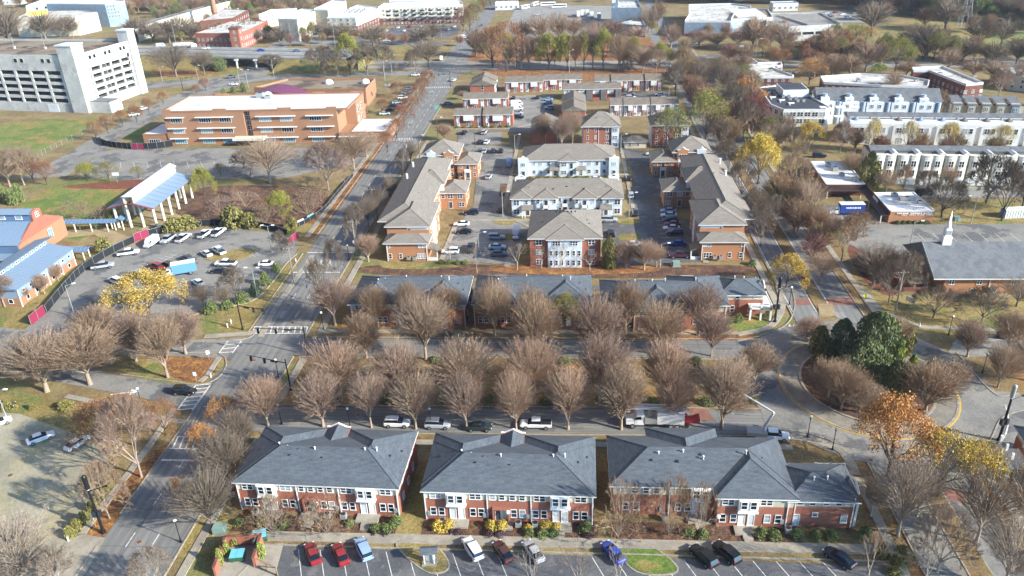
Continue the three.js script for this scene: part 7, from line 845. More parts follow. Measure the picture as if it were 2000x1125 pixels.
{ // unbroken woodland at the top edge
  const mk = (name, label, mat, kind, n, place) => { const g = proto[kind][0], geo = kind === 'far' ? g[1] : g[2], m = new THREE.InstancedMesh(geo, mat, n), q = new THREE.Object3D(), col = new THREE.Color(); for (let i = 0; i < n; i++) { const [x, z] = place(i), h = rr(10, 18), r = rr(4.5, 8); q.position.set(x, 0, z); q.rotation.y = rr(0, 6); q.scale.set(r, h, r); q.updateMatrix(); m.setMatrixAt(i, q.matrix); m.setColorAt(i, col.setScalar(rr(0.75, 1.1))); } m.name = numbered(name); m.castShadow = m.receiveShadow = true; m.userData = { kind: 'stuff', label, category: 'woodland' }; scene.add(m); };
  const within = (q) => () => { let u = rnd(), v = rnd(); const m = (a, b, t) => [a[0] + (b[0] - a[0]) * t, a[1] + (b[1] - a[1]) * t]; return m(m(q[0], q[1], u), m(q[3], q[2], u), v); };
  const TR = [[195.5,-620.5],[288.7,-511.3],[428.3,-780.3],[233.2,-812.5]], TR2 = [[71.2,-673.1],[210.3,-645.2],[256.8,-829],[86.3,-877.4]], TL = [[-393.3,-693.6],[-238.6,-681],[-288.6,-903.2],[-561.2,-972.9]], TC = [[-50.7,-710.5],[35.5,-692.8],[38.6,-865.9],[-57.4,-892.2]], TF = [[-537.7,-725.4],[-501.3,-787.9],[-622.1,-988.5],[-768.1,-1025.8]];
  mk('woodland', 'grey brown winter wood along the top right edge', WB.grey[1], 'far', 420, within(TR)); mk('woodland', 'dark evergreen trees within the top right wood', LM.green, 'leafy', 120, within(TR)); mk('woodland', 'winter trees behind the blue grey warehouse', WB.brown[1], 'far', 260, within(TR2)); mk('woodland', 'olive trees behind the blue grey warehouse', LM.olive, 'sparse', 80, within(TR2));
  mk('woodland', 'dark mixed wood behind the bus yard', LM.green, 'leafy', 80, within(TC)); mk('woodland', 'brown winter trees beyond the freeway ramp', WB.brown[1], 'far', 240, within(TL)); mk('woodland', 'olive trees beyond the freeway ramp', LM.olive, 'sparse', 60, within(TL)); mk('woodland', 'winter trees at the top left corner', WB.brown[1], 'far', 90, within(TF));
}
// shrubs and hedges
const shrubs = (kind, tone, what, where, list) => grove(kind, tone, kind === 'twiggy' ? 'bare_shrub' : 'shrub', what, where, list, { cat: 'shrub' });
const yellowBeds = [[-20.6, -90.6, 1.5, 1.5], [-19, -90.8, 1.4, 1.3], [-12.4, -90.8, 1.6, 1.4], [-10.7, -90.8, 1.5, 1.4], [-6.6, -90.6, 1.2, 0.9], [-3.9, -90.7, 1.5, 1.3], [-2.5, -90.8, 1.4, 1.1]];
shrubs('shrub', 'yellow', 'yellow leaved shrub', 'in front of the middle near townhouse', yellowBeds); shrubs('shrub', 'green', 'green shrub', 'in front of the middle near townhouse', [[-6.3, -89.6, 1.1, 1.2], [-4.4, -89.6, 1.1, 1.3], [-2.6, -89.7, 1.1, 1.1], [2.2, -90.8, 1.5, 1.4]]); shrubs('shrub', 'plum', 'plum coloured low shrub', 'in front of the middle near townhouse', [[-17.4, -89.5, 0.9, 0.9], [-12.4, -89.4, 0.9, 1.1], [-10.8, -89.4, 0.9, 1.1], [2.6, -89.5, 0.8, 0.9]]);
shrubs('shrub', 'green', 'clipped green shrub', 'in front of the left near townhouse', [[-52, -90.4, 1.3, 1], [-48.6, -90.6, 1, 1.2], [-45, -90.2, 1.1, 1.4], [-34.6, -90.8, 1, 1.1], [-30, -89.8, 1.3, 1.2], [-28.4, -89.7, 1.4, 1.3], [-27.4, -91.2, 1.7, 1.4]]); shrubs('shrub', 'plum', 'plum low shrub', 'in front of the left near townhouse', [[-30.2, -89, 0.7, 0.8], [-28.6, -89, 0.7, 0.9]]); shrubs('twiggy', 'brown', 'bare twiggy shrub', 'in front of the left near townhouse', [[-50, -90.4, 1.8, 1.7], [-46.6, -90.8, 2, 1.8], [-41, -90.6, 2, 1.8], [-37.6, -90.4, 1.8, 1.6]]);
shrubs('shrub', 'green', 'round green shrub', 'in front of the right near townhouse', [[17.6, -90.4, 1.3, 1.3], [19.6, -90.2, 1.4, 1.2], [28.2, -90.4, 1.6, 1.4], [30.2, -90.2, 1.6, 1.3], [33.4, -90.4, 1.5, 1.2], [36.2, -90.2, 1.6, 1.3], [38.4, -90.2, 1.5, 1.2], [43.6, -91, 1.7, 1.4]]); shrubs('twiggy', 'brown', 'bare twiggy shrub', 'in front of the right near townhouse', [[6.6, -91.4, 2.2, 1.8], [10, -91, 2, 1.8], [15, -91, 2.2, 2], [22, -90.6, 1.6, 1.4]]); shrubs('shrub', 'olive', 'low olive shrub', 'beside the dark saloon at the bottom right', [[44.5, -87, 1.2, 1.4], [46.4, -85.8, 1.2, 1.4], [45.2, -83.8, 1.1, 1.4], [48, -88, 1.2, 1.2]]);
shrubs('shrub', 'dark', 'dark evergreen shrub', 'along the near edge of the park', Array.from({ length: 18 }, (_, i) => [-50 + i * 5 + rr(-1, 1), -124 - rr(0, 1), rr(0.9, 1.5), rr(1.3, 2.2)])); shrubs('shrub', 'dark', 'dark evergreen shrub', 'along the far edge of the park', Array.from({ length: 10 }, (_, i) => [-46 + i * 9 + rr(-1, 1), -138.6, rr(1, 1.5), rr(1.2, 1.9)])); shrubs('shrub', 'green', 'dark green shrub', 'beside the white two storey porch', [[35.4, -155.2, 1.4, 1.2], [37, -155.6, 2.4, 1.1], [33.4, -155, 1.6, 1.2], [44, -158, 1.6, 1.1]]);
shrubs('twiggy', 'brown', 'low bare shrub', 'at the foot of the park trees', Array.from({ length: 16 }, (_, i) => [-48 + i * 5.6, -130 + rr(-5, 5), rr(1, 1.8), rr(1.4, 2.4)]).sort((a, b) => a[0] - b[0])); shrubs('shrub', 'olive', 'clipped olive bush', 'at the edge of the worn lot', [[-110,-119.9,2.2,1.5],[-105,-120,1.7,0.7],[-98.7,-120.5,1.9,1.7],[-86.9,-115.5,2.1,1.4]]); shrubs('shrub', 'olive', 'olive hedge bush', 'beside the tall black pole', [[-77.8,-86.8,2.3,1],[-77.4,-88.2,2.6,1.1],[-77.2,-90.2,2.4,1.2],[-77.3,-92.5,2.4,1.1],[-77.8,-95.5,2.2,1.1],[-77.6,-98.3,2.2,1.1]]); shrubs('shrub', 'lime', 'clipped bright green shrub', 'around the dumpster enclosure', [[-51.7,-82,3.4,0.8],[-51.4,-84,3,0.8],[-50.9,-86,2.1,0.8],[-49.7,-86.9,1.7,0.7],[-46.3,-83.9,2.7,1]]);
shrubs('shrub', 'olive', 'olive bush', 'by the shop forecourt', [[70.2,-208.3,3.4,1.8],[72.9,-206.8,3,1.8]]); shrubs('shrub', 'dark', 'clipped hedge bush', 'under the shop lettering', Array.from({ length: 6 }, (_, i) => [91 + i * 1.6, -211.6, 1.1, 1])); shrubs('shrub', 'green', 'green verge shrub', 'along the bank below the school car park', [[-85.5,-159.1,3,1.8],[-82.2,-161.2,3.1,1.8],[-79.5,-164.3,3.1,1.7],[-78.1,-168.9,3.3,1.6],[-77.4,-174.2,3.5,1.6],[-77.1,-181.4,3,1.5]]); shrubs('shrub', 'dark', 'dark hedge bush', 'in front of the brick terraces', [...Array.from({ length: 8 }, (_, i) => [-47 + i * 3, -317.6, 0.9, 1.3])]); shrubs('shrub', 'dark', 'dark bed shrub', 'before the pale weatherboard rows', Array.from({ length: 9 }, (_, i) => [-14 + i * 3.2, -253.6, 0.8, 1.2])); shrubs('shrub', 'green', 'green hedge shrub', 'behind the far townhouses', [[-34, -186.4, 1.2, 1.2], [-32, -186.2, 1.2, 1.2], [-30, -186.2, 1.2, 1.2], [-28, -186.4, 1.2, 1.2], [46, -185, 1.5, 1.3]]);
shrubs('twiggy', 'grey', 'grey bare shrub', 'behind the right near townhouse', [[36, -105, 1.8, 2], [39, -104, 1.6, 1.8], [42, -103.4, 1.6, 1.8], [38, -107.6, 1.4, 1.6]]); shrubs('shrub', 'plum', 'dark red shrub', 'beside the shop bank', [[72.4,-184.4,2.8,1.9],[73,-178.6,2.8,1.9]]);

// ---------- vehicles ----------
function hull(secs) {   // secs: [x, y bottom, y top, half width, half width at top]
  const rings = secs.map(([x, a, b, w, v = w]) => { const e = Math.min(0.14, (b - a) * 0.3); return [[x, a + e, -w], [x, a, -w + e], [x, a, w - e], [x, a + e, w], [x, b - e, v], [x, b, v - e], [x, b, -v + e], [x, b - e, -v]]; }), t = [];
  for (let i = 0; i + 1 < rings.length; i++) for (let k = 0; k < 8; k++) { const j = (k + 1) % 8; t.push(...quad(rings[i][k], rings[i + 1][k], rings[i + 1][j], rings[i][j])); }
  for (const [r, f] of [[rings[0], 0], [rings[rings.length - 1], 1]]) for (let k = 1; k < 7; k++) t.push(...(f ? [r[0], r[k + 1], r[k]] : [r[0], r[k], r[k + 1]]));
  return tris(t);
}
const wheelGeo = (r) => { const g = new THREE.CylinderGeometry(r, r, 0.24, 14); g.rotateX(PI / 2); return g.toNonIndexed(); }, rimGeo = (r) => { const g = new THREE.CylinderGeometry(r * 0.62, r * 0.62, 0.26, 10); g.rotateX(PI / 2); return g.toNonIndexed(); };
const KIT = {
  saloon: { body: hull([[-2.34, 0.42, 0.86, 0.68], [-2.2, 0.26, 0.98, 0.84], [-1.3, 0.22, 1.02, 0.9, 0.86], [0, 0.22, 1, 0.91, 0.86], [1.1, 0.22, 0.97, 0.9, 0.84], [2, 0.24, 0.82, 0.84, 0.74], [2.34, 0.36, 0.66, 0.66]]), glass: hull([[-1.85, 0.95, 1, 0.7, 0.66], [-1.05, 0.95, 1.4, 0.78, 0.6], [0.2, 0.95, 1.43, 0.78, 0.6], [1.1, 0.93, 0.97, 0.74, 0.66]]), roof: hull([[-1.12, 1.36, 1.43, 0.58], [-0.5, 1.39, 1.47, 0.63], [0.2, 1.38, 1.46, 0.61], [0.32, 1.36, 1.42, 0.56]]), r: 0.33, wx: [-1.42, 1.42], wz: 0.84, f: [2.26, 0.66, 0.62], b: [-2.3, 0.78, 0.62] },
  estate: { body: hull([[-2.36, 0.45, 1, 0.78], [-2.25, 0.3, 1.08, 0.88], [-1.2, 0.26, 1.1, 0.94, 0.9], [0.6, 0.26, 1.08, 0.94, 0.9], [1.1, 0.26, 1.06, 0.93, 0.86], [2.1, 0.28, 0.96, 0.88, 0.78], [2.38, 0.4, 0.8, 0.72]]), glass: hull([[-2.24, 1.04, 1.1, 0.8, 0.76], [-1.9, 1.04, 1.66, 0.82, 0.7], [0.2, 1.04, 1.7, 0.84, 0.7], [1.15, 1.02, 1.08, 0.8, 0.72]]), roof: hull([[-2.08, 1.62, 1.68, 0.66], [-1, 1.67, 1.76, 0.73], [0.2, 1.66, 1.74, 0.72], [0.34, 1.63, 1.69, 0.66]]), r: 0.37, wx: [-1.45, 1.48], wz: 0.87, f: [2.3, 0.78, 0.66], b: [-2.34, 0.95, 0.72] },
  pickup: { body: hull([[-2.85, 0.5, 1.05, 0.9], [-2.8, 0.42, 1.1, 0.96], [-0.9, 0.4, 1.12, 0.97, 0.95], [1.2, 0.4, 1.16, 0.97, 0.93], [2.6, 0.42, 1.12, 0.95, 0.86], [2.88, 0.5, 0.96, 0.84]]), glass: hull([[-0.95, 1.1, 1.16, 0.86, 0.82], [-0.75, 1.1, 1.78, 0.86, 0.74], [0.7, 1.1, 1.82, 0.86, 0.74], [1.5, 1.1, 1.16, 0.84, 0.78]]), roof: hull([[-0.82, 1.75, 1.82, 0.7], [0, 1.8, 1.9, 0.77], [0.7, 1.78, 1.88, 0.76], [0.82, 1.75, 1.8, 0.7]]), r: 0.4, wx: [-1.8, 1.85], wz: 0.9, f: [2.82, 0.86, 0.72], b: [-2.84, 0.9, 0.8], bed: true },
  van: { body: hull([[-2.75, 0.45, 2.25, 0.9, 0.84], [-2.65, 0.35, 2.4, 0.98, 0.88], [1, 0.35, 2.42, 0.98, 0.88], [1.7, 0.35, 1.95, 0.98, 0.84], [2.3, 0.38, 1.15, 0.94, 0.8], [2.75, 0.45, 0.95, 0.84]]), glass: hull([[0.9, 1.3, 2.1, 0.97, 0.9], [1.55, 1.25, 2, 0.96, 0.88], [2.26, 1.14, 1.22, 0.88, 0.8]]), roof: hull([[-2.4, 2.36, 2.44, 0.8], [0.9, 2.38, 2.46, 0.8]]), r: 0.36, wx: [-1.7, 1.75], wz: 0.88, f: [2.66, 0.8, 0.68], b: [-2.72, 1, 0.8] },
  bus: { body: hull([[-6, 0.5, 3, 1.2, 1.1], [-5.9, 0.4, 3.1, 1.26, 1.14], [5.8, 0.4, 3.1, 1.26, 1.14], [6, 0.5, 2.9, 1.2, 1.1]]), glass: hull([[-5.4, 1.5, 2.5, 1.29, 1.24], [5.6, 1.5, 2.5, 1.29, 1.24]]), roof: hull([[-5, 3.08, 3.2, 0.9], [3, 3.08, 3.2, 0.9]]), r: 0.5, wx: [-3.6, 3.9], wz: 1.1, f: [5.96, 0.8, 0.9], b: [-5.96, 0.9, 0.9] },
};
for (const k of Object.values(KIT)) { k.wheel = wheelGeo(k.r); k.rim = rimGeo(k.r); k.head = bxc(0.12, 0.14, 0.3); k.tail = bxc(0.1, 0.16, 0.26); }
const paints = new Map(), paint = (hex) => { if (!paints.has(hex)) paints.set(hex, new THREE.MeshPhysicalMaterial({ color: hex, roughness: 0.35, metalness: 0.1, clearcoat: 0.7, clearcoatRoughness: 0.12 })); return paints.get(hex); };
const PAINT = { white: 0xe4e4e0, silver: 0xa9adb0, grey: 0x6d7175, black: 0x121416, navy: 0x18202e, red: 0x8d1c22, maroon: 0x4d2326, blue: 0x1c3f9c, paleblue: 0x8fa9c4, green: 0x24302c, steel: 0x5e7488 };
const tyre = C(0x17181a, 0.9), rimM = C(0x9fa3a6, 0.35, { metalness: 0.6 }), lampM = C(0xd9dde0, 0.2), tailM = C(0x8f1515, 0.3);
function car(kind, colour, x, z, deg, label, group, small = false, y = YR + 0.03) {
  const k = KIT[kind], o = thing(kind === 'bus' ? 'bus' : kind === 'van' ? 'van' : kind === 'pickup' ? 'pickup_truck' : 'parked_car', label, { saloon: 'car', estate: 'car', pickup: 'pickup', van: 'van', bus: 'bus' }[kind], x, z, deg * PI / 180, group, y), p = paint(PAINT[colour]);
  const b = obj('body', k.body, p, o); obj('windows', k.glass, M.glass, b); obj('roof_panel', k.roof, p, o);
  if (k.bed) obj('load_bed', bxc(1.75, 0.06, 1.6, -1.86, 1.13, 0), M.charcoal, o);
  for (const wx of k.wx) for (const s of [-1, 1]) { const w = obj('wheel', k.wheel, tyre, o); w.position.set(wx, k.r, s * k.wz); if (!small) obj('rim', k.rim, rimM, w); }
  if (!small) for (const s of [-1, 1]) { const h = obj('headlight', k.head, lampM, o); h.position.set(k.f[0], k.f[1], s * k.f[2]); const t = obj('tail_light', k.tail, tailM, o); t.position.set(k.b[0], k.b[1], s * k.b[2]); }
  return o;
}
const cars = (list, group, small) => { for (const [x, z, kind, colour, deg, label] of list) car(kind, colour, x, z, deg, label, group, small); };
cars([[-38.3,-84.1,'saloon','red',121,'red_saloon_with_a_sunshade_in_its_rear_window_beside_the_dumpsters'],[-34.1,-84.1,'saloon','red',121,'second_red_saloon_right_of_the_sunshade_one_in_the_front_car_park'],[-30.9,-85.2,'estate','paleblue',121,'pale_blue_estate_car_left_of_the_mailbox_island'],[-14.6,-85.8,'estate','white',121,'white_estate_car_right_of_the_mailbox_island'],[-10,-85.4,'saloon','maroon',121,'dark_maroon_saloon_beside_the_white_estate_car'],[-5.6,-85.6,'saloon','silver',121,'silver_saloon_behind_the_slender_bare_tree_at_the_bottom'],[6.1,-85.8,'saloon','blue',121,'bright_blue_saloon_against_the_green_lozenge_island'],[19.1,-85.5,'estate','black',124,'black_estate_car_left_of_another_black_one_in_the_front_car_park'],[22.5,-86.3,'estate','black',124,'longer_black_estate_car_with_roof_rails_in_the_front_car_park'],[38.3,-85.9,'saloon','navy',130,'dark_navy_saloon_parked_alone_at_the_bottom_right']].map((a) => [...a.slice(0, 5), a[5].replace(/_/g, ' ')]), 'cars in the front car park');
const say = (l) => l.map((a) => [...a.slice(0, 5), a[5].replace(/_/g, ' ')]);
cars(say([[-32,-116.2,'estate','white',0,'white_estate_car_parked_behind_the_left_near_townhouse'],[-24.4,-115.9,'estate','silver',0,'silver_estate_car_parked_behind_the_middle_near_townhouse'],[-16.7,-115.4,'saloon','green',0,'dark_green_saloon_parked_under_a_park_street_tree'],[-6.4,-116.3,'pickup','white',180,'white_pickup_truck_with_black_bed_on_the_near_park_street']]), 'vehicles on the near park street');
cars(say([[-76.8,-125.7,'estate','black',-4,'black_estate_car_waiting_at_the_side_street_crossing'],[-111.2,-119.9,'saloon','black',20,'black_car_at_the_left_edge_by_the_worn_lot'],[-97.3,-110.4,'saloon','white',42,'larger_white_saloon_in_the_worn_lot'],[-89.4,-109,'saloon','white',66,'smaller_white_car_in_the_worn_lot'],[-108.5,-114.7,'saloon','white',42,'white_car_cut_off_by_the_left_edge']]), undefined);
cars(say([[-123,-192.3,'pickup','white',20,'white_pickup_beside_the_dark_fence_near_the_crimson_banner'],[-125.8,-183.8,'pickup','silver',22,'silver_pickup_lowest_along_the_curving_dark_fence'],[-119.6,-198.9,'van','white',262,'white_high_roofed_van_by_the_crimson_banner'],[-116,-201.8,'pickup','silver',262,'pickup_with_dark_load_bed_right_of_the_white_van'],[-111.8,-202.5,'pickup','white',80,'white_pickup_third_from_the_white_van'],[-106.5,-205.4,'pickup','white',80,'white_pickup_left_of_the_last_one_along_the_fence'],[-102.9,-206.5,'pickup','white',80,'last_white_pickup_along_the_fence'],[-100.4,-191.8,'saloon','white',140,'white_car_left_of_a_white_pickup_in_the_car_park_middle'],[-97.6,-193.5,'pickup','white',140,'white_pickup_beside_the_grass_island_of_the_school_car_park'],[-104.5,-188.5,'estate','navy',140,'dark_blue_estate_car_in_the_school_car_park_middle'],[-111,-183.7,'estate','red',150,'red_estate_car_left_of_the_blue_box_truck'],[-108.2,-184.3,'estate','black',150,'black_estate_car_just_left_of_the_blue_box_truck'],[-113.9,-179,'estate','paleblue',150,'pale_blue_estate_car_above_the_golden_tree'],[-117.6,-175.1,'estate','white',150,'white_estate_car_by_the_hatched_island'],[-92.2,-185.2,'pickup','white',178,'long_white_pickup_parked_across_the_school_car_park'],[-92.4,-180.8,'saloon','navy',178,'dark_saloon_below_the_long_white_pickup'],[-95,-174,'saloon','white',140,'white_saloon_lowest_in_the_school_car_park'],[-80.8,-185.1,'saloon','white',5,'white_saloon_at_the_right_end_of_the_school_car_park']]), 'vehicles in the school car park');
cars(say([[-30.2,-220.9,'estate','navy',178,'dark_blue_estate_car_beside_the_left_brick_wing'],[-32,-212.1,'saloon','white',180,'white_saloon_below_the_dark_blue_estate_car'],[-30.7,-206.3,'saloon','black',180,'black_saloon_third_down_beside_the_left_brick_wing'],[-32.6,-192.6,'estate','white',180,'white_estate_car_lowest_beside_the_left_brick_wing'],[-27.3,-194.6,'pickup','navy',90,'dark_blue_pickup_in_the_lower_left_court'],[-20.9,-202.2,'estate','silver',0,'silver_estate_car_highest_beside_the_court_path'],[-20.1,-195.6,'saloon','white',0,'white_saloon_lower_beside_the_court_path'],[-19.3,-191.2,'saloon','grey',0,'grey_saloon_lowest_beside_the_court_path'],[-15.5,-203.6,'van','white',270,'white_van_left_of_the_middle_brick_block'],[-21.6,-223.6,'saloon','navy',90,'dark_saloon_left_of_the_near_pale_terrace'],[-27.9,-253.9,'saloon','silver',80,'silver_saloon_alone_in_the_upper_left_court'],[-21.9,-267.4,'van','paleblue',90,'pale_blue_van_left_of_the_far_pale_terrace'],[-32.4,-283.4,'saloon','silver',90,'silver_car_first_of_three_above_the_left_court'],[-29.1,-283.3,'saloon','navy',90,'dark_car_second_of_three_above_the_left_court'],[-26.2,-283.2,'saloon','black',90,'black_car_third_of_three_above_the_left_court'],[-42.9,-308.4,'saloon','black',80,'black_car_before_the_two_panel_terrace'],[-34.8,-308,'estate','silver',80,'silver_car_before_the_two_panel_terrace'],[-35.1,-294.7,'saloon','navy',80,'dark_car_in_the_small_upper_car_park'],[-32.5,-294.6,'saloon','white',80,'white_car_in_the_small_upper_car_park']]), 'cars in the left court');
cars(say([[28.7,-221.4,'saloon','paleblue',180,'pale_blue_car_topmost_in_the_right_court_row'],[28.4,-217.8,'saloon','white',180,'white_car_second_in_the_right_court_row'],[28.5,-214.2,'saloon','green',180,'dark_green_car_third_in_the_right_court_row'],[28.7,-211.1,'saloon','red',180,'red_car_fourth_in_the_right_court_row'],[28.1,-208.1,'saloon','white',180,'white_car_fifth_in_the_right_court_row'],[28.6,-204.8,'estate','maroon',180,'dark_red_estate_car_sixth_in_the_right_court_row'],[28.4,-197.5,'saloon','blue',180,'bright_blue_saloon_with_empty_bays_round_it_in_the_right_court'],[28.3,-189.6,'pickup','maroon',180,'dark_red_pickup_at_the_bottom_of_the_right_court'],[11,-214.5,'estate','silver',0,'silver_estate_car_above_the_middle_brick_block'],[11,-204.3,'estate','black',95,'black_estate_car_right_of_the_middle_brick_block'],[18.8,-220,'saloon','navy',90,'dark_saloon_right_of_the_near_pale_terrace'],[18.5,-234.6,'estate','silver',90,'silver_estate_car_right_of_the_near_pale_terrace'],[18.8,-250.9,'saloon','black',90,'black_saloon_right_of_the_far_pale_terrace'],[8.3,-250.2,'saloon','white',0,'white_car_between_the_pale_terraces'],[16.9,-196.9,'saloon','white',10,'white_saloon_behind_small_reddish_trees'],[14.5,-193.6,'saloon','grey',10,'grey_saloon_behind_small_reddish_trees'],[29,-277.2,'saloon','white',180,'white_car_above_the_right_court']]), 'cars in the right court');
cars(say([[-24.4,-352.5,'van','white',0,'white_van_topmost_of_the_estate_row'],[-23.9,-344.3,'van','white',0,'white_van_second_of_the_estate_row'],[-23.2,-337.3,'saloon','silver',0,'silver_car_under_the_white_estate_vans'],[-22.4,-330.6,'estate','black',0,'black_car_lowest_of_the_estate_row'],[-10.8,-360.9,'saloon','paleblue',180,'pale_blue_car_topmost_on_the_right_of_the_estate_car_park'],[-10.6,-354.3,'saloon','steel',180,'steel_blue_car_on_the_right_of_the_estate_car_park'],[-9.7,-345.1,'estate','silver',180,'silver_car_lowest_on_the_right_of_the_estate_car_park'],[-26.8,-365,'saloon','black',90,'black_car_at_the_top_of_the_estate_car_park'],[-15.6,-365.2,'saloon','navy',90,'dark_blue_car_at_the_top_of_the_estate_car_park'],[27,-368.9,'saloon','silver',0,'silver_car_upper_left_in_the_far_estate_lot'],[26.9,-361,'estate','white',0,'white_car_lower_left_in_the_far_estate_lot'],[40.3,-365.9,'saloon','white',180,'white_car_upper_right_in_the_far_estate_lot'],[40.4,-358.1,'estate','silver',180,'silver_car_lower_right_in_the_far_estate_lot']]), 'cars among the brick terraces', true);
cars(say([[-60.2,-405.5,'saloon','white',75,'white_car_crossing_the_far_junction'],[-56.1,-356.6,'saloon','steel',0,'steel_blue_car_turning_into_the_avenue'],[-65.3,-559.7,'saloon','black',90,'black_car_far_up_the_avenue'],[-63.8,-583.7,'saloon','grey',90,'grey_car_furthest_up_the_avenue'],[-71.4,-532.2,'van','white',0,'white_van_at_the_freeway_bridge'],[-74.9,-461.4,'van','white',100,'white_truck_below_the_freeway_bridge'],[-82.4,-419.7,'saloon','white',0,'white_car_on_the_street_behind_the_school'],[-120.9,-527.4,'saloon','white',0,'white_car_on_the_street_before_the_flats'],[-200.2,-345.9,'saloon','white',40,'lower_white_car_on_the_diagonal_street'],[-201.4,-357,'saloon','white',40,'upper_white_car_on_the_diagonal_street'],[-185.1,-424.1,'pickup','grey',200,'grey_pickup_by_the_underpass'],[-176.6,-406.1,'saloon','white',0,'white_car_behind_the_arched_school_roof'],[91.5,-149.1,'saloon','navy',0,'dark_car_on_the_street_right_of_the_roundabout'],[86.3,-272.5,'estate','black',0,'black_estate_car_above_the_rear_shop_wing'],[55.3,-450,'saloon','grey',90,'grey_car_on_the_far_boulevard'],[72.9,-491.5,'pickup','paleblue',0,'pale_truck_at_the_far_boulevard_corner'],[107,-234.2,'van','black',10,'dark_van_before_the_cream_townhouse_row']]), undefined, true);
cars(say([[-89.1,-395.2,'saloon','black',30,'black_car_topmost_in_the_school_side_lot'],[-80.6,-387.9,'saloon','steel',10,'steel_blue_car_topmost_on_the_right_of_the_side_lot'],[-79.8,-379.2,'saloon','silver',10,'silver_car_second_on_the_right_of_the_side_lot'],[-79.6,-368.9,'estate','white',10,'white_car_third_on_the_right_of_the_side_lot'],[-80.5,-360.2,'saloon','white',10,'white_car_in_the_middle_of_the_side_lot'],[-81.1,-353.6,'saloon','navy',10,'dark_blue_car_in_the_middle_of_the_side_lot'],[-77,-350.6,'saloon','red',10,'red_car_in_the_school_side_lot'],[-81,-346.3,'saloon','black',10,'black_car_low_in_the_school_side_lot'],[-82.1,-340.2,'saloon','white',10,'white_car_lowest_in_the_school_side_lot']]), 'cars in the school side lot', true);
{ const C7 = ['white', 'silver', 'black', 'white', 'grey', 'navy', 'silver', 'red', 'white'], K3 = ['saloon', 'estate', 'saloon'];
  const P1 = [[-129.4,-569.1],[-126.2,-575.2],[-123.8,-581.5],[-116.6,-567.2],[-116.2,-584.9],[-109.2,-570.5],[-108.2,-586],[-100.6,-567],[-98.7,-582.2],[-92.8,-568],[-90.7,-583.3],[-84.7,-566.8],[-82.8,-579.8]]; P1.forEach(([x, z], i) => car(K3[i % 3], C7[(i * 4) % 9], x, z, 85, `${ORD[i]} parked car from the left before the long balconied flats`, 'cars before the long flats', true));
  const P2 = [[162.9,-586.1],[169.7,-594.6],[170,-580.2],[179,-597.9],[178.5,-583.5],[187.1,-601.4],[188.7,-591.3],[187.9,-577.2],[197.7,-594.5],[205.3,-603.1],[204.8,-588.4]]; P2.forEach(([x, z], i) => car(K3[i % 3], C7[(i * 5) % 9], x, z, 20, `${ORD[i]} parked car from the left in the lot behind the parking deck`, 'cars behind the parking deck', true));
  const P3 = [[-37.3,-664.4],[-29.7,-680.9],[-19.2,-678.8],[-9.8,-665.1]]; P3.forEach(([x, z], i) => car('bus', 'white', x, z, [60, 70, 10, 5][i], `${ORD[i]} white bus from the left in the bus yard`, 'buses in the bus yard', true)); const P4 = [[5.3,-613.2],[8.4,-617.8],[11.8,-617.2],[15,-606.6],[20,-600.8]]; P4.forEach(([x, z], i) => { const t = thing('trailer', `${ORD[i]} white trailer from the left in the bus yard`, 'trailer', x, z, 0, 'trailers in the bus yard', YR); obj('box_body', bx(-1.3, 1.3, 0.9, 3.7, -7, 3), M.white, t); obj('wheel_set', [bx(-1.2, -0.9, 0, 0.9, -6, -3), bx(0.9, 1.2, 0, 0.9, -6, -3)], tyre, t); });
  car('pickup', 'white', -25.7,-629, 180, 'white truck standing in the bus yard', undefined, true); }
// freeway traffic on the raised deck
for (const [x, z, k, c, l] of [[-256,-492.3,'van','white','white_van_on_the_freeway'],[-222.5,-481.3,'saloon','white','white_car_on_the_freeway'],[-183.8,-470,'saloon','blue','blue_car_on_the_freeway'],[-160.6,-465.6,'saloon','steel','steel_grey_car_on_the_freeway']]) car(k, c, x, z, 12, l.replace(/_/g, ' '), 'freeway traffic', true, 6.04); car('saloon', 'red', -154.9,-504.5, 8, 'red car at the end of the raised freeway', 'freeway traffic', true);
{ const [x, z] = [[-238.5,-486.6]][0], t = thing('tanker_truck', 'white tanker truck on the freeway', 'truck', x, z, 0.17, 'freeway traffic', 6.04), g = new THREE.CylinderGeometry(1.2, 1.2, 10, 14); g.rotateZ(PI / 2); g.translate(-1, 2.2, 0); obj('tank', g, M.white, t); obj('cab', hull([[4.6, 0.6, 3, 1.2], [6.4, 0.6, 2.6, 1.2], [7.6, 0.6, 1.6, 1.1]]), M.white, t); for (const wx of [-5, -3.8, 2.6, 3.8, 6.8]) for (const s of [-1, 1]) { const w = obj('wheel', KIT.bus.wheel, tyre, t); w.position.set(wx, 0.5, s * 1.05); } }
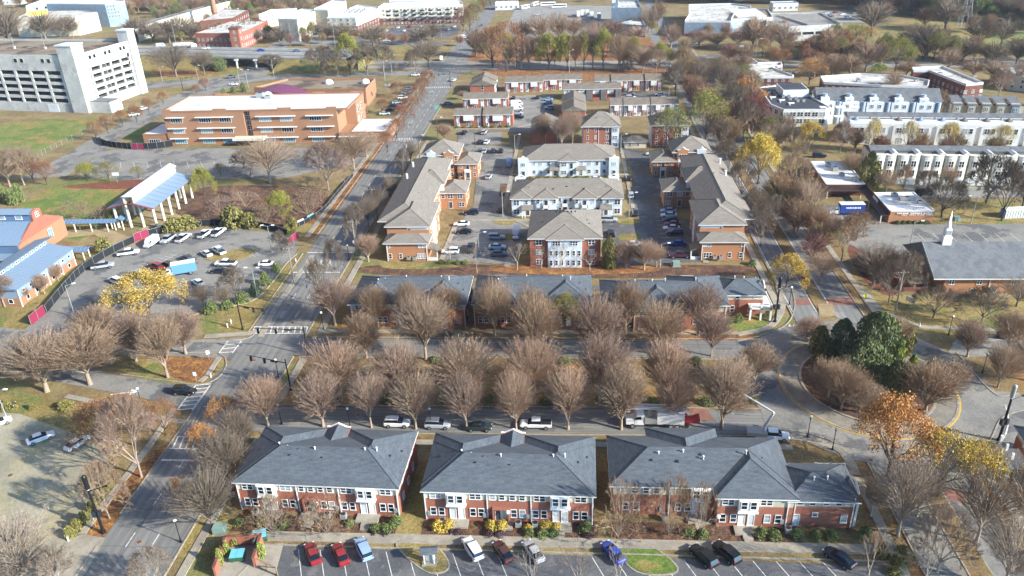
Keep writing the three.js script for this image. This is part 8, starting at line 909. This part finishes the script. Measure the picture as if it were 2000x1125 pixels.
// box trucks
function boxTruck(label, x, z, deg, boxM, roofM, cabM, L = 6, print) {
  const t = thing('box_truck', label, 'truck', x, z, deg * PI / 180, undefined, YR + 0.02), b = obj('cargo_box', bx(-L, 0.4, 0.85, 3.35, -1.2, 1.2), boxM, t); obj('box_roof', bx(-L - 0.03, 0.45, 3.35, 3.45, -1.23, 1.23), roofM, b); obj('cab', hull([[0.5, 0.5, 2.5, 1.05, 0.9], [1.5, 0.5, 2.45, 1.05, 0.88], [2.1, 0.5, 1.6, 1.02, 0.86], [3.2, 0.55, 1.35, 0.95, 0.8]]), cabM, t); obj('windscreen', hull([[0.9, 1.6, 2.3, 1.07, 0.92], [1.5, 1.55, 2.3, 1.07, 0.9], [2.05, 1.5, 1.6, 0.92, 0.82]]), M.glass, t); for (const wx of [-L + 1.6, 2.2]) for (const s of [-1, 1]) { const w = obj('wheel', KIT.bus.wheel, tyre, t); w.position.set(wx, 0.5, s * 0.98); obj('rim', KIT.bus.rim, rimM, w); } if (print) for (const s of [-1, 1]) obj('side_print', Array.from({ length: 9 }, (_, i) => bxc(0.34, i % 3 ? 0.42 : 0.55, 0.02, -L + 1.4 + i * 0.46, 2.4, s * 1.215)), M.signwhite, b); return t;
}
boxTruck('blue sided box truck with white roof at the small shop', 77.5,-218.9, 180, C(0x22408a, 0.5), M.white, paint(PAINT.white), 6.4, true);
boxTruck('box truck with blue sides and white roof in the school car park', -103.6,-179, 205, C(0x5f92bd, 0.5), M.white, paint(PAINT.white), 5.6);
// tree crew: chipper truck, chipper, bucket pickup
{
  const t = thing('bucket_truck', 'large white tree crew truck with folded boom on the near park street', 'truck', 14.7,-117.3, PI, undefined, YR + 0.02); obj('chip_box', bx(-5.4, -0.6, 1.1, 3.5, -1.25, 1.25), M.white, t); for (let i = 0; i < 8; i++) obj('box_rib', bxc(0.1, 2.4, 0.06, -5.2 + i * 0.6, 2.3, 1.27), M.trim, t); obj('tool_deck', bx(-0.6, 1.6, 1.1, 2.1, -1.2, 1.2), M.galvanised, t); obj('cab', hull([[1.7, 0.7, 2.9, 1.15, 1], [3, 0.7, 2.85, 1.15, 1], [3.5, 0.7, 2, 1.1, 0.95], [4.9, 0.75, 1.75, 1.05, 0.9]]), paint(PAINT.white), t); obj('windscreen', hull([[2.2, 1.9, 2.7, 1.17, 1.02], [3, 1.9, 2.7, 1.17, 1], [3.46, 1.9, 2, 1, 0.95]]), M.glass, t); const boom = obj('boom', [bx(-5.8, 4.4, 3.9, 4.3, -0.75, -0.35), bx(-3.6, 3.6, 3.8, 4.15, 0.35, 0.75)], M.white, t); obj('bucket', bx(4.3, 5.2, 3.4, 4.5, -0.9, -0.1), M.white, boom); obj('boom_post', bx(0.4, 1, 2.1, 3.9, -0.4, 0.4), M.galvanised, t); for (const wx of [-4.2, -3.1, 3.7]) for (const s of [-1, 1]) { const w = obj('wheel', KIT.bus.wheel, tyre, t); w.position.set(wx, 0.5, s * 1.05); obj('rim', KIT.bus.rim, rimM, w); }
  const c = thing('wood_chipper', 'red wood chipper trailer behind the tree crew truck', 'chipper', 20.5,-117.5, PI, undefined, YR + 0.02), RM = C(0x8c1f22, 0.5); obj('feed_chute', hull([[-2.4, 0.9, 2, 1], [-1.2, 0.8, 1.7, 0.7], [0, 0.8, 1.7, 0.7]]), RM, c); obj('drum_housing', (() => { const g = new THREE.CylinderGeometry(0.8, 0.8, 1.3, 12); g.rotateX(PI / 2); g.translate(0.3, 1.5, 0); return g; })(), RM, c); obj('engine', bx(0.9, 2, 0.8, 1.8, -0.7, 0.7), RM, c); obj('discharge_chute', [bar([0.6, 2, 0], [1.1, 2.9, 0], 0.22, 0.2), bar([1.1, 2.9, 0], [2.2, 3.1, 0], 0.2, 0.18)], RM, c); obj('drawbar', bar([2, 0.7, 0], [3.6, 0.6, 0], 0.1), M.charcoal, c); for (const s of [-1, 1]) { const w = obj('wheel', KIT.estate.wheel, tyre, c); w.position.set(-0.2, 0.37, s * 0.85); }
  const b = car('pickup', 'white', 35.1,-113.9, -6, 'white utility truck with raised white boom by the brick crossing'); b.userData.category = 'truck'; obj('utility_bed', bx(-4.4, -1, 0.9, 1.6, -1, 1), M.galvanised, b); obj('turret', cyl(0.35, 0.3, 1.2, -1.5, 1.5, 0), M.white, b); const bm = obj('boom', [bar([-1.5, 2.6, 0], [-0.6, 6.6, 1.6], 0.24, 0.2, 6), bar([-0.6, 6.6, 1.6], [-6.6, 7.6, -3.2], 0.2, 0.15, 6)], M.white, b); obj('bucket', bxc(0.9, 1.1, 0.9, -7, 7.3, -3.4), M.white, bm);
}

// ---------- street furniture ----------
function lampPost(label, x, z, h = 4.2, group = 'black lamp posts') {
  const o = thing('street_lamp', label, 'street lamp', x, z, 0, group); obj('base', [cyl(0.28, 0.2, 0.3), cyl(0.17, 0.1, 0.7, 0, 0.3)], M.black, o); obj('post', cyl(0.08, 0.06, h - 0.9, 0, 0.5), M.black, o); const c = obj('lantern', ball(0.28, 0, h, 0, 10), M.globe, o); obj('collar', [cyl(0.14, 0.18, 0.2, 0, h - 0.42), cyl(0.05, 0.02, 0.25, 0, h + 0.26)], M.black, c); return o;
}
for (const [x, z, l] of [[-59.7,-86.3,'black_lamp_post_with_globe_beside_the_dumpster_verge'],[41.3,-114.4,'black_lamp_post_with_globe_on_the_lower_left_of_the_roundabout'],[44.6,-111.1,'black_lamp_post_behind_the_right_near_townhouse_annex'],[79.8,-150.3,'black_lamp_post_on_the_verge_above_the_right_street'],[80.1,-135.5,'black_lamp_post_with_globe_right_of_the_roundabout'],[50,-163.7,'short_black_lamp_post_by_the_brick_crossing'],[-83.2,-120.9,'lamp_post_with_globe_beside_the_side_street'],[-53.9,-116.2,'lamp_post_with_globe_left_of_the_near_park_street'],[-40.6,-115.2,'lamp_post_with_globe_behind_the_left_near_townhouse'],[-25.6,-115.5,'lamp_post_beside_the_silver_estate_car'],[-55.9,-151.3,'lamp_post_with_globe_at_the_far_park_street_corner'],[-59.4,-188.2,'lamp_post_with_globe_right_of_the_painted_word'],[51,-211.5,'black_lamp_post_beside_the_right_brick_wing'],[54.3,-278.5,'black_lamp_post_beside_the_right_brick_corner_block'],[-59.6,-131.5,'lamp_post_beside_the_near_traffic_mast']]) lampPost(l.replace(/_/g, ' '), x, z, 4.6);
function cellPole(label, x, z, h) { const o = thing('equipment_pole', label, 'pole', x, z, 0.4, 'tall black equipment poles'); obj('shaft', [cyl(0.42, 0.36, 0.6), cyl(0.24, 0.17, h - 2.4, 0, 0.5)], M.black, o); obj('antenna_canister', [cyl(0.34, 0.36, 2.3, 0, h - 2.3, 0, 14), cyl(0.36, 0.2, 0.25, 0, h, 0, 14)], M.black, o); obj('collar', cyl(0.2, 0.2, 0.14, 0, h - 2.5), M.trim, o); for (const s of [-1, 1]) obj('equipment_box', bxc(0.5, 1.1, 0.55, s * 0.42, h * 0.36, 0.1 * s), M.charcoal, o); const a = obj('lamp_arm', bar([0, h - 2.8, 0], [2.2, h - 2.4, 0.2], 0.07, 0.05), M.black, o); obj('lamp_head', bxc(0.6, 0.15, 0.3, 2.4, h - 2.4, 0.2), M.black, a); return o; }
cellPole('tall black equipment pole beside the worn lot at the bottom left', -73,-87.9, 11.3); cellPole('tall black equipment pole with pale canister right of the roundabout', 73.4,-114.3, 11.4).children[1].material = M.galvanised; cellPole('tall black equipment pole beside the white two storey porch', 44.9,-155.5, 11);
function mastLight(label, x, z, h, deg, arm = 2, dbl = false, mat = M.galvanised) { const o = thing('light_pole', label, 'light pole', x, z, deg * PI / 180, 'tall light poles'); obj('pole', cyl(0.14, 0.08, h), mat, o); for (const s of dbl ? [-1, 1] : [1]) { const a = obj('arm', bar([0, h - 0.1, 0], [s * arm, h + 0.3, 0], 0.06, 0.05), mat, o); obj('lamp_head', bxc(0.8, 0.18, 0.36, s * (arm + 0.3), h + 0.3, 0), M.signwhite, a); } return o; }
for (const [x, z, h, d, l] of [[-118,-156.9,8.5,20,'pale_light_pole_inside_the_school_car_park_entrance'],[-77,-167,8,0,'twin_headed_light_pole_at_the_school_car_park_edge'],[-82.5,-193.7,8,0,'twin_headed_light_pole_near_the_car_park_top'],[-107.8,-116.3,7,0,'pale_pole_at_the_left_edge_of_the_worn_lot'],[110.9,-211.7,8,180,'pale_light_pole_behind_the_church_lot'],[88.3,-195.2,7.5,0,'pale_light_pole_above_the_church_roof'],[16.8,-216.8,8,0,'light_pole_on_the_right_court_island'],[-20.4,-218.6,8,0,'light_pole_on_the_left_court_island'],[-25.2,-195.3,5,0,'light_pole_in_the_lower_left_court'],[22.6,-184,6.5,0,'light_pole_at_the_bottom_of_the_right_court'],[-20.8,-281.7,7,0,'light_pole_left_of_the_far_pale_terrace'],[17.9,-280.1,7,0,'light_pole_right_of_the_far_pale_terrace'],[-36.4,-288.8,8,0,'dark_utility_pole_above_the_left_court'],[-221.3,-418.5,8,0,'light_pole_first_on_the_freeway_junction'],[-201.5,-419.2,8,0,'light_pole_second_on_the_freeway_junction'],[-170.6,-399.8,9,0,'light_pole_left_of_the_arched_school_roof'],[-166.3,-399.4,9,0,'light_pole_right_of_its_twin_by_the_arched_roof'],[-160.7,-423.1,10,0,'tall_light_pole_on_the_junction_verge'],[-96.9,-409.9,10,0,'tall_pole_behind_the_school_annex'],[-96.5,-426.1,10,0,'tall_pole_above_the_school_annex'],[-55.4,-275.7,9,0,'dark_pole_beside_the_left_brick_corner_block'],[-51.6,-296.1,10,0,'utility_pole_beside_the_upper_avenue'],[-1.1,-417,12,0,'tall_pole_behind_the_brick_terraces'],[42,-345.2,9,0,'light_pole_by_the_far_estate_lot'],[-85.9,-536.1,14,0,'tall_pole_beside_the_freeway_bridge'],[-151.3,-512.9,14,0,'tall_pole_before_the_corner_flats'],[-112.4,-465.5,12,0,'curved_light_pole_on_the_freeway_verge'],[-263.4,-526.9,14,0,'curved_light_pole_above_the_freeway'],[-360.8,-539.1,8,0,'light_pole_behind_the_parking_garage'],[97.8,-437,12,0,'light_pole_in_the_golden_verge'],[223.4,-413.4,14,180,'light_pole_at_the_right_edge'],[72.8,-250.3,6,0,'small_light_pole_on_the_boulevard_verge']]) mastLight(l.replace(/_/g, ' '), x, z, h, d, /twin/.test(l) ? 1.2 : 1.6, /twin/.test(l), /dark|utility/.test(l) ? M.timber : M.galvanised);
// utility poles with crossarms
for (const [x, z, l] of [[-58.2,-191.5,'utility_pole_with_crossarm_by_the_school_junction'],[-58.8,-216.5,'utility_pole_with_crossarm_left_of_the_left_brick_wing'],[-58.2,-265.3,'utility_pole_with_transformer_by_the_avenue'],[72.4,-160.4,'dark_utility_pole_on_the_church_lawn'],[51.7,-253.5,'timber_pole_by_the_right_brick_corner_block'],[-70.1,-174.5,'leaning_pale_pole_beside_the_avenue']]) { const o = thing('utility_pole', l.replace(/_/g, ' '), 'utility pole', x, z, 0.1, 'timber utility poles'); obj('pole', cyl(0.17, 0.12, 10.5), M.pole, o); const a = obj('crossarm', bxc(2.6, 0.14, 0.14, 0, 9.8, 0), M.timber, o); for (const k of [-1.1, -0.4, 0.4, 1.1]) obj('insulator', cyl(0.05, 0.05, 0.2, k, 9.87), M.globe, a); if (/transformer/.test(l)) obj('transformer', cyl(0.3, 0.3, 1.1, 0.45, 7.8), M.galvanised, o); }
// traffic masts
function mast(label, x, z, deg, len) { const o = thing('traffic_mast', label, 'traffic light', x, z, deg * PI / 180, 'traffic masts'); obj('mast', [cyl(0.3, 0.24, 0.4), cyl(0.16, 0.11, 7, 0, 0.3)], M.black, o); const a = obj('mast_arm', bar([0, 6.4, 0], [len, 6.8, 0], 0.1, 0.06), M.black, o); for (const f of [0.55, 0.9]) { const s = obj('signal_head', bxc(0.38, 1.1, 0.34, len * f, 6.1, 0), M.black, o); for (let i = 0; i < 3; i++) obj('lens', bxc(0.2, 0.2, 0.05, len * f, 6.45 - i * 0.34, 0.18), [tailM, M.yellow, M.dkgreen][i], s); } obj('street_sign', bxc(1.6, 0.4, 0.05, len * 0.3, 6.3, 0), M.dkgreen, a); }
mast('black traffic mast at the far park street corner', -56.2,-140.4, 180, 11); mast('black traffic mast at the near park street corner', -55.8,-127.5, 165, 9); mast('black traffic mast on the verge opposite the park', -74.7,-151.2, -20, 8); mast('black traffic mast by the diagonal street junction', -199.2,-395.2, 20, 9); mast('black traffic mast at the far avenue junction', -60.1,-392.8, 180, 10);
// wires along the avenue
{ const line = (pts, l) => { const c = new THREE.CatmullRomCurve3(pts.map((p) => V(...p))); tag(obj('overhead_wire', new THREE.TubeGeometry(c, 30, 0.03, 4), M.charcoal), l, 'wire', 'overhead wires'); }; const a = [-58.2,-191.5], b = [-58.8,-216.5], d = [-58.2,-265.3]; for (const [k, w] of [[-1.1, 'left'], [1.1, 'right']]) { line([[a[0] + k, 9.9, a[1]], [(a[0] + b[0]) / 2 + k, 9.3, (a[1] + b[1]) / 2], [b[0] + k, 9.9, b[1]], [(b[0] + d[0]) / 2 + k, 9.2, (b[1] + d[1]) / 2], [d[0] + k, 9.9, d[1]]], w + ' overhead wire strung between the avenue utility poles'); } }
// signs and small posts
function sign(label, x, z, h, shape, mat, deg = 0) { const o = thing('road_sign', label, 'sign', x, z, deg * PI / 180); obj('post', cyl(0.05, 0.05, h), M.galvanised, o); const g = shape === 'diamond' ? (() => { const q = bxc(0.9, 0.9, 0.05); q.rotateZ(PI / 4); q.translate(0, h, 0.06); return q; })() : bxc(shape === 'wide' ? 2.4 : 0.7, shape === 'wide' ? 1.2 : 0.9, 0.06, 0, h, 0.07); obj('plate', g, mat, o); return o; }
sign('yellow diamond crossing sign at the roundabout entry', 66.2,-162.8, 3, 'diamond', M.signyellow, 20); sign('white angled board on the church lawn', 76.8,-163.8, 1.4, 'wide', M.signwhite, -60); sign('white sign board beside the tall black pole', -74.9,-89.1, 2.4, 'small', M.signwhite, -30); sign('white school sign on the forecourt lawn', -158.7,-253.2, 3.4, 'wide', M.signwhite); sign('tall sign lattice on the far right verge', 93,-451.5, 6, 'wide', M.signwhite); sign('small green sign on the island tip', -77,-138.1, 2.2, 'small', M.signwhite, 30); sign('white post sign right of the painted word', -59.2,-194.2, 3, 'small', M.signwhite); sign('white notice beside the traffic island', -76.2,-129.8, 2.2, 'small', M.signwhite);
for (const [x, z, l] of [[-78.7,-152.3,'first_white_bollard_on_the_verge_above_the_junction'],[-78.6,-154.2,'second_white_bollard_on_the_verge_above_the_junction'],[-73.9,-187.7,'pale_bollard_by_the_crimson_banner'],[-74,-131.7,'white_bollard_on_the_island_pavement'],[75,-153.5,'pale_marker_post_on_the_church_verge'],[-77.6,-86,'white_barrel_by_the_driveway_apron']]) { const o = thing('bollard', l.replace(/_/g, ' '), 'bollard', x, z); obj('post', cyl(0.16, 0.14, 1.1), M.signwhite, o); obj('cap', ball(0.15, 0, 1.1, 0, 8), M.galvanised, o); }
// dark screened construction fence and banners
function screenFence(label, pts, h = 2.2, mat = M.fabric) { const o = thing('screen_fence', label, 'fence', pts[0][0], pts[0][1], 0, 'screened fences'); for (let i = 0; i + 1 < pts.length; i++) { const a = [pts[i][0] - pts[0][0], pts[i][1] - pts[0][1]], b = [pts[i + 1][0] - pts[0][0], pts[i + 1][1] - pts[0][1]], n = Math.max(1, Math.round(Math.hypot(b[0] - a[0], b[1] - a[1]) / 3)); for (let k = 0; k < n; k++) { const f = k / n, g = (k + 1) / n, p = [a[0] + (b[0] - a[0]) * f, a[1] + (b[1] - a[1]) * f], q = [a[0] + (b[0] - a[0]) * g, a[1] + (b[1] - a[1]) * g]; obj('screen_panel', ribbon([p, q], 0.05, 0.1, h - rr(0, 0.08)), mat, o); obj('post', cyl(0.05, 0.05, h + 0.15, p[0], 0, p[1], 6), M.galvanised, o); obj('rail', bar([p[0], h, p[1]], [q[0], h, q[1]], 0.035), M.galvanised, o); } } }
screenFence('curving dark screened fence around the school car park, lower part', smooth([[-126.3,-158.9],[-128.5,-169.7],[-130.2,-182.2],[-128.8,-192.7],[-125.9,-200.8]], false, 2)); screenFence('curving dark screened fence along the top of the school car park', smooth([[-123.5,-205.3],[-119.5,-209.4],[-111.6,-212.9],[-102.3,-213.5],[-90.2,-210.6],[-81.9,-205.1]], false, 2)); screenFence('crimson banner panel at the car park entrance', [[-126.4,-152.9],[-126.3,-158.4]], 2.6, M.crimson); screenFence('crimson banner panel by the white van', [[-125.8,-201.2],[-123.7,-205.3]], 2.6, M.crimson); screenFence('crimson banner panel at the avenue end of the fence', [[-79.4,-198.5],[-78.3,-204]], 2.2, M.crimson); screenFence('dark screened fence before the low school wing', smooth([[-197,-310.4],[-188.6,-299],[-176.4,-294.3],[-165.5,-293.8],[-159,-297]], false, 2), 2.6); screenFence('crimson banner on the forecourt fence', [[-173.9,-292.9],[-168.7,-292.6]], 2.6, M.crimson); screenFence('low dark fence along the orange leaf bank', smooth([[-81.7,-210.9],[-79.3,-215.6],[-76.9,-223.9],[-76.3,-239.8],[-75.7,-257.6]], false, 2), 1.4);
for (const [a, b, m, l] of [[[[-81.5,-213.2],[-80.2,-215.6]], 0, M.signwhite, 'white banner with small print on the leaf bank fence'], [[[-79.6,-217.2],[-78.4,-220.1]], 0, M.skyblue, 'pale blue banner on the leaf bank fence']]) { const [p, q] = a, o = thing('banner', l, 'banner', p[0], p[1]); obj('sheet', ribbon([[0, 0.12], [q[0] - p[0], q[1] - p[1] + 0.12]], 0.04, 0.3, 1.5), m, o); obj('print', ribbon([[(q[0] - p[0]) * 0.2, (q[1] - p[1]) * 0.2 + 0.16], [(q[0] - p[0]) * 0.8, (q[1] - p[1]) * 0.8 + 0.16]], 0.02, 0.75, 1.05), M.charcoal, o); void b; }
// chain link fence by the garage
{ const pts = [[-206.1,-264.7],[-207.7,-289.6],[-207.2,-322.5],[-205.9,-341.8]]; const o = thing('wire_fence', 'pale wire fence beside the garage lawn', 'fence', pts[0][0], pts[0][1]); for (let i = 0; i + 1 < pts.length; i++) for (let k = 0; k < 9; k++) { const f = k / 9, x = pts[i][0] + (pts[i + 1][0] - pts[i][0]) * f - pts[0][0], z = pts[i][1] + (pts[i + 1][1] - pts[i][1]) * f - pts[0][1], x2 = x + (pts[i + 1][0] - pts[i][0]) / 9, z2 = z + (pts[i + 1][1] - pts[i][1]) / 9; obj('post', cyl(0.06, 0.06, 2.2, x, 0, z, 6), M.galvanised, o); for (const y of [0.4, 1, 1.6, 2.15]) obj('wire', bar([x, y, z], [x2, y, z2], 0.03, 0.03, 4), M.galvanised, o); } }
// dumpster enclosure
{
  const [x, z] = [[-48.8,-83.4]][0], o = thing('dumpster_enclosure', 'brick dumpster enclosure with open timber gate', 'enclosure', x, z, 0.12); for (const [a, b, c, d] of [[-3.2, -2.9, -2.6, 3.4], [-3.2, 2.4, -2.9, -2.6], [2.1, 2.4, -2.6, 2]]) { const w = obj('brick_wall', bx(a, b, 0, 2.1, c, d), M.brick, o); obj('coping', bx(a - 0.06, b + 0.06, 2.1, 2.22, c - 0.06, d + 0.06), M.darkbrick, w); } obj('floor_slab', bx(-2.9, 5.5, 0, 0.24, -2.5, 4.6), M.concrete, o); obj('gate_frame', [bar([2.6, 1.9, 1.9], [6, 1.9, 4], 0.07), bar([2.6, 0.4, 1.9], [6, 0.4, 4], 0.07), bar([2.6, 0.4, 1.9], [6, 1.9, 4], 0.06), bar([6, 0.3, 4], [6, 2, 4], 0.07), bar([4.3, 0.3, 3], [4.3, 2, 3], 0.06)], M.wood, o);
  const dump = (label, dx, dz, t) => { const d = thing('dumpster', label, 'dumpster', x + dx, z + dz, t, 'dumpsters', 0.24); obj('bin_body', hull([[-1, 0.15, 1.2, 0.7, 0.85], [1, 0.15, 1.2, 0.7, 0.85]]), M.dkgreen, d); for (const k of [-0.5, 0.5]) obj('lid', bxc(0.96, 0.08, 1.75, k, 1.26 + 0.02 * k, 0), M.skyblue, d); for (const k of [-0.8, 0.8]) obj('caster', cyl(0.09, 0.09, 0.15, k, 0, 0.5, 8), M.black, d); };
  dump('green dumpster with pale blue lids inside the brick enclosure', -0.6, 0.3, 0.15); dump('second pale blue lidded bin beyond the enclosure wall', 1.4, -3.7, 0.4);
  const s = thing('mailbox_shelter', 'small mailbox shelter with slate roof on the car park island', 'shelter', -20.7,-83.6, 0.1); obj('shelter_roof', hip(-1.3, 1.3, -0.9, 0.9, 2.5, 0.5, true, true, 'x'), M.slate, s); for (const [a, b] of [[-0.7, -0.5], [0.7, -0.5], [-0.7, 0.5], [0.7, 0.5]]) obj('post', bxc(0.14, 2.3, 0.14, a, 1.4, b), M.trim, s); const mb = obj('mailbox_bank', bxc(1.1, 1.2, 0.5, 0, 1.3, 0), M.galvanised, s); obj('pedestal', bxc(0.5, 0.6, 0.4, 0, 0.5, 0), M.galvanised, mb); obj('pad', bxc(2.2, 0.1, 1.8, 0, 0.36, 0), M.concrete, s);
}
// billboard and pylon
{
  const P = [[-402.4,-599.8]], b = thing('billboard', 'colourful billboard on tall posts before the beige warehouse', 'billboard', P[0][0], P[0][1], 0.5); for (const k of [-2.5, 2.5]) obj('post', cyl(0.45, 0.4, 11, k, 0, 0), M.brownmetal, b); const cv = document.createElement('canvas'); cv.width = 256; cv.height = 128; const c = cv.getContext('2d'); c.fillStyle = '#e8a860'; c.fillRect(0, 0, 256, 128); c.fillStyle = '#d8c850'; c.fillRect(110, 10, 120, 70); c.fillStyle = '#f4ead0'; c.font = 'bold 44px sans-serif'; c.fillText('Sal', 24, 84); c.fillStyle = '#b8c860'; c.fillRect(96, 60, 60, 40); c.fillStyle = '#a03848'; c.fillRect(0, 104, 256, 24); c.fillStyle = '#c8e078'; c.fillRect(150, 30, 30, 60); const t = new THREE.CanvasTexture(cv); t.colorSpace = THREE.SRGBColorSpace; const face = new THREE.PlaneGeometry(14, 7); face.translate(0, 13.5, 0.62); obj('panel', bx(-7.2, 7.2, 9.8, 17.2, -0.6, 0.6), M.galvanised, b); obj('poster', face, new THREE.MeshStandardMaterial({ map: t, roughness: 0.8 }), b); obj('catwalk', bx(-7, 7, 9.2, 9.5, 0.6, 1.8), M.maroon, b);
  const y = thing('power_pylon', 'grey lattice power pylon at the top right', 'pylon', 245.6,-533.3); const L = [[3, 0], [1.8, 12], [1, 22], [0.4, 30]]; for (let i = 0; i < 3; i++) for (const [sx, sz] of [[1, 1], [1, -1], [-1, -1], [-1, 1]]) { const [a, h0] = L[i], [b2, h1] = L[i + 1]; obj('lattice_leg', bar([a * sx, h0, a * sz], [b2 * sx, h1, b2 * sz], 0.16, 0.14), M.galvanised, y); obj('brace', [bar([a * sx, h0, a * sz], [b2 * -sz, h1, b2 * sx], 0.08), bar([b2 * sx, h1, b2 * sz], [b2 * -sz, h1, b2 * sx], 0.08)], M.galvanised, y); } for (const h of [20, 24, 28]) obj('crossarm', [bar([-5, h, 0], [5, h, 0], 0.12), bar([-5, h, 0], [0, h + 1.6, 0], 0.08), bar([5, h, 0], [0, h + 1.6, 0], 0.08)], M.galvanised, y);
}
// utility boxes, fences near the shop
for (const [x, z, l] of [[107.9,-213.7,'green_transformer_box_behind_the_church_steeple'],[-54.5,-88.7,'pale_transformer_box_beside_the_left_near_townhouse'],[26.7,-184.6,'green_transformer_box_behind_the_right_far_townhouse']]) { const o = thing('transformer_box', l.replace(/_/g, ' '), 'utility box', x, z, 0.1); obj('cabinet', bx(-0.9, 0.9, 0.15, 1.4, -0.7, 0.7), C(0x7d9488, 0.6), o); obj('plinth', bx(-1.1, 1.1, 0, 0.2, -0.9, 0.9), M.concrete, o); }
{ const [x, z] = [[121.4,-214.9]][0], o = thing('storage_container', 'blue ended white storage container at the right edge', 'container', x, z, 0.1); obj('container_body', bx(0, 14, 0, 2.6, -2.6, 0), M.white, o); for (let i = 0; i < 18; i++) obj('rib', bxc(0.12, 2.4, 0.06, 0.6 + i * 0.75, 1.3, 0.03), M.galvanised, o); obj('end_door', bx(-0.06, 0, 0.1, 2.5, -2.5, -0.1), C(0x5c7fb0, 0.6), o); }
{ const [x, z] = [[72.5,-102.2]][0], o = thing('white_porch_house', 'white framed porch house at the right edge below the roundabout', 'house', x, z, -0.1); wall(o, M.brick, 0, 12, 0, 4.4, -8, 0, 'brick_wall'); wall(o, M.beige, 0.05, 11.9, 4.4, 5.9, -7.9, -0.05, 'siding_wall'); roofs(o, [[-0.6, 12.6, -8.6, 0.6, 6, 0.42]], M.slate); const d = obj('porch_deck', bx(-3.4, 0, 2.9, 3.2, -6, -1), M.trim, o); for (const [a, b] of [[-3.2, -5.8], [-3.2, -3.5], [-3.2, -1.2]]) obj('porch_post', bxc(0.35, 5.8, 0.35, a, 2.9, b), M.trim, d); obj('balustrade', [bx(-3.3, -3.1, 3.9, 4.1, -6, -1), bx(-3.3, 0, 3.9, 4.1, -1.2, -1), ...Array.from({ length: 12 }, (_, i) => bxc(0.08, 0.8, 0.08, -3.2, 3.55, -5.7 + i * 0.4))], M.trim, d); }
renderer.render(scene, camera);
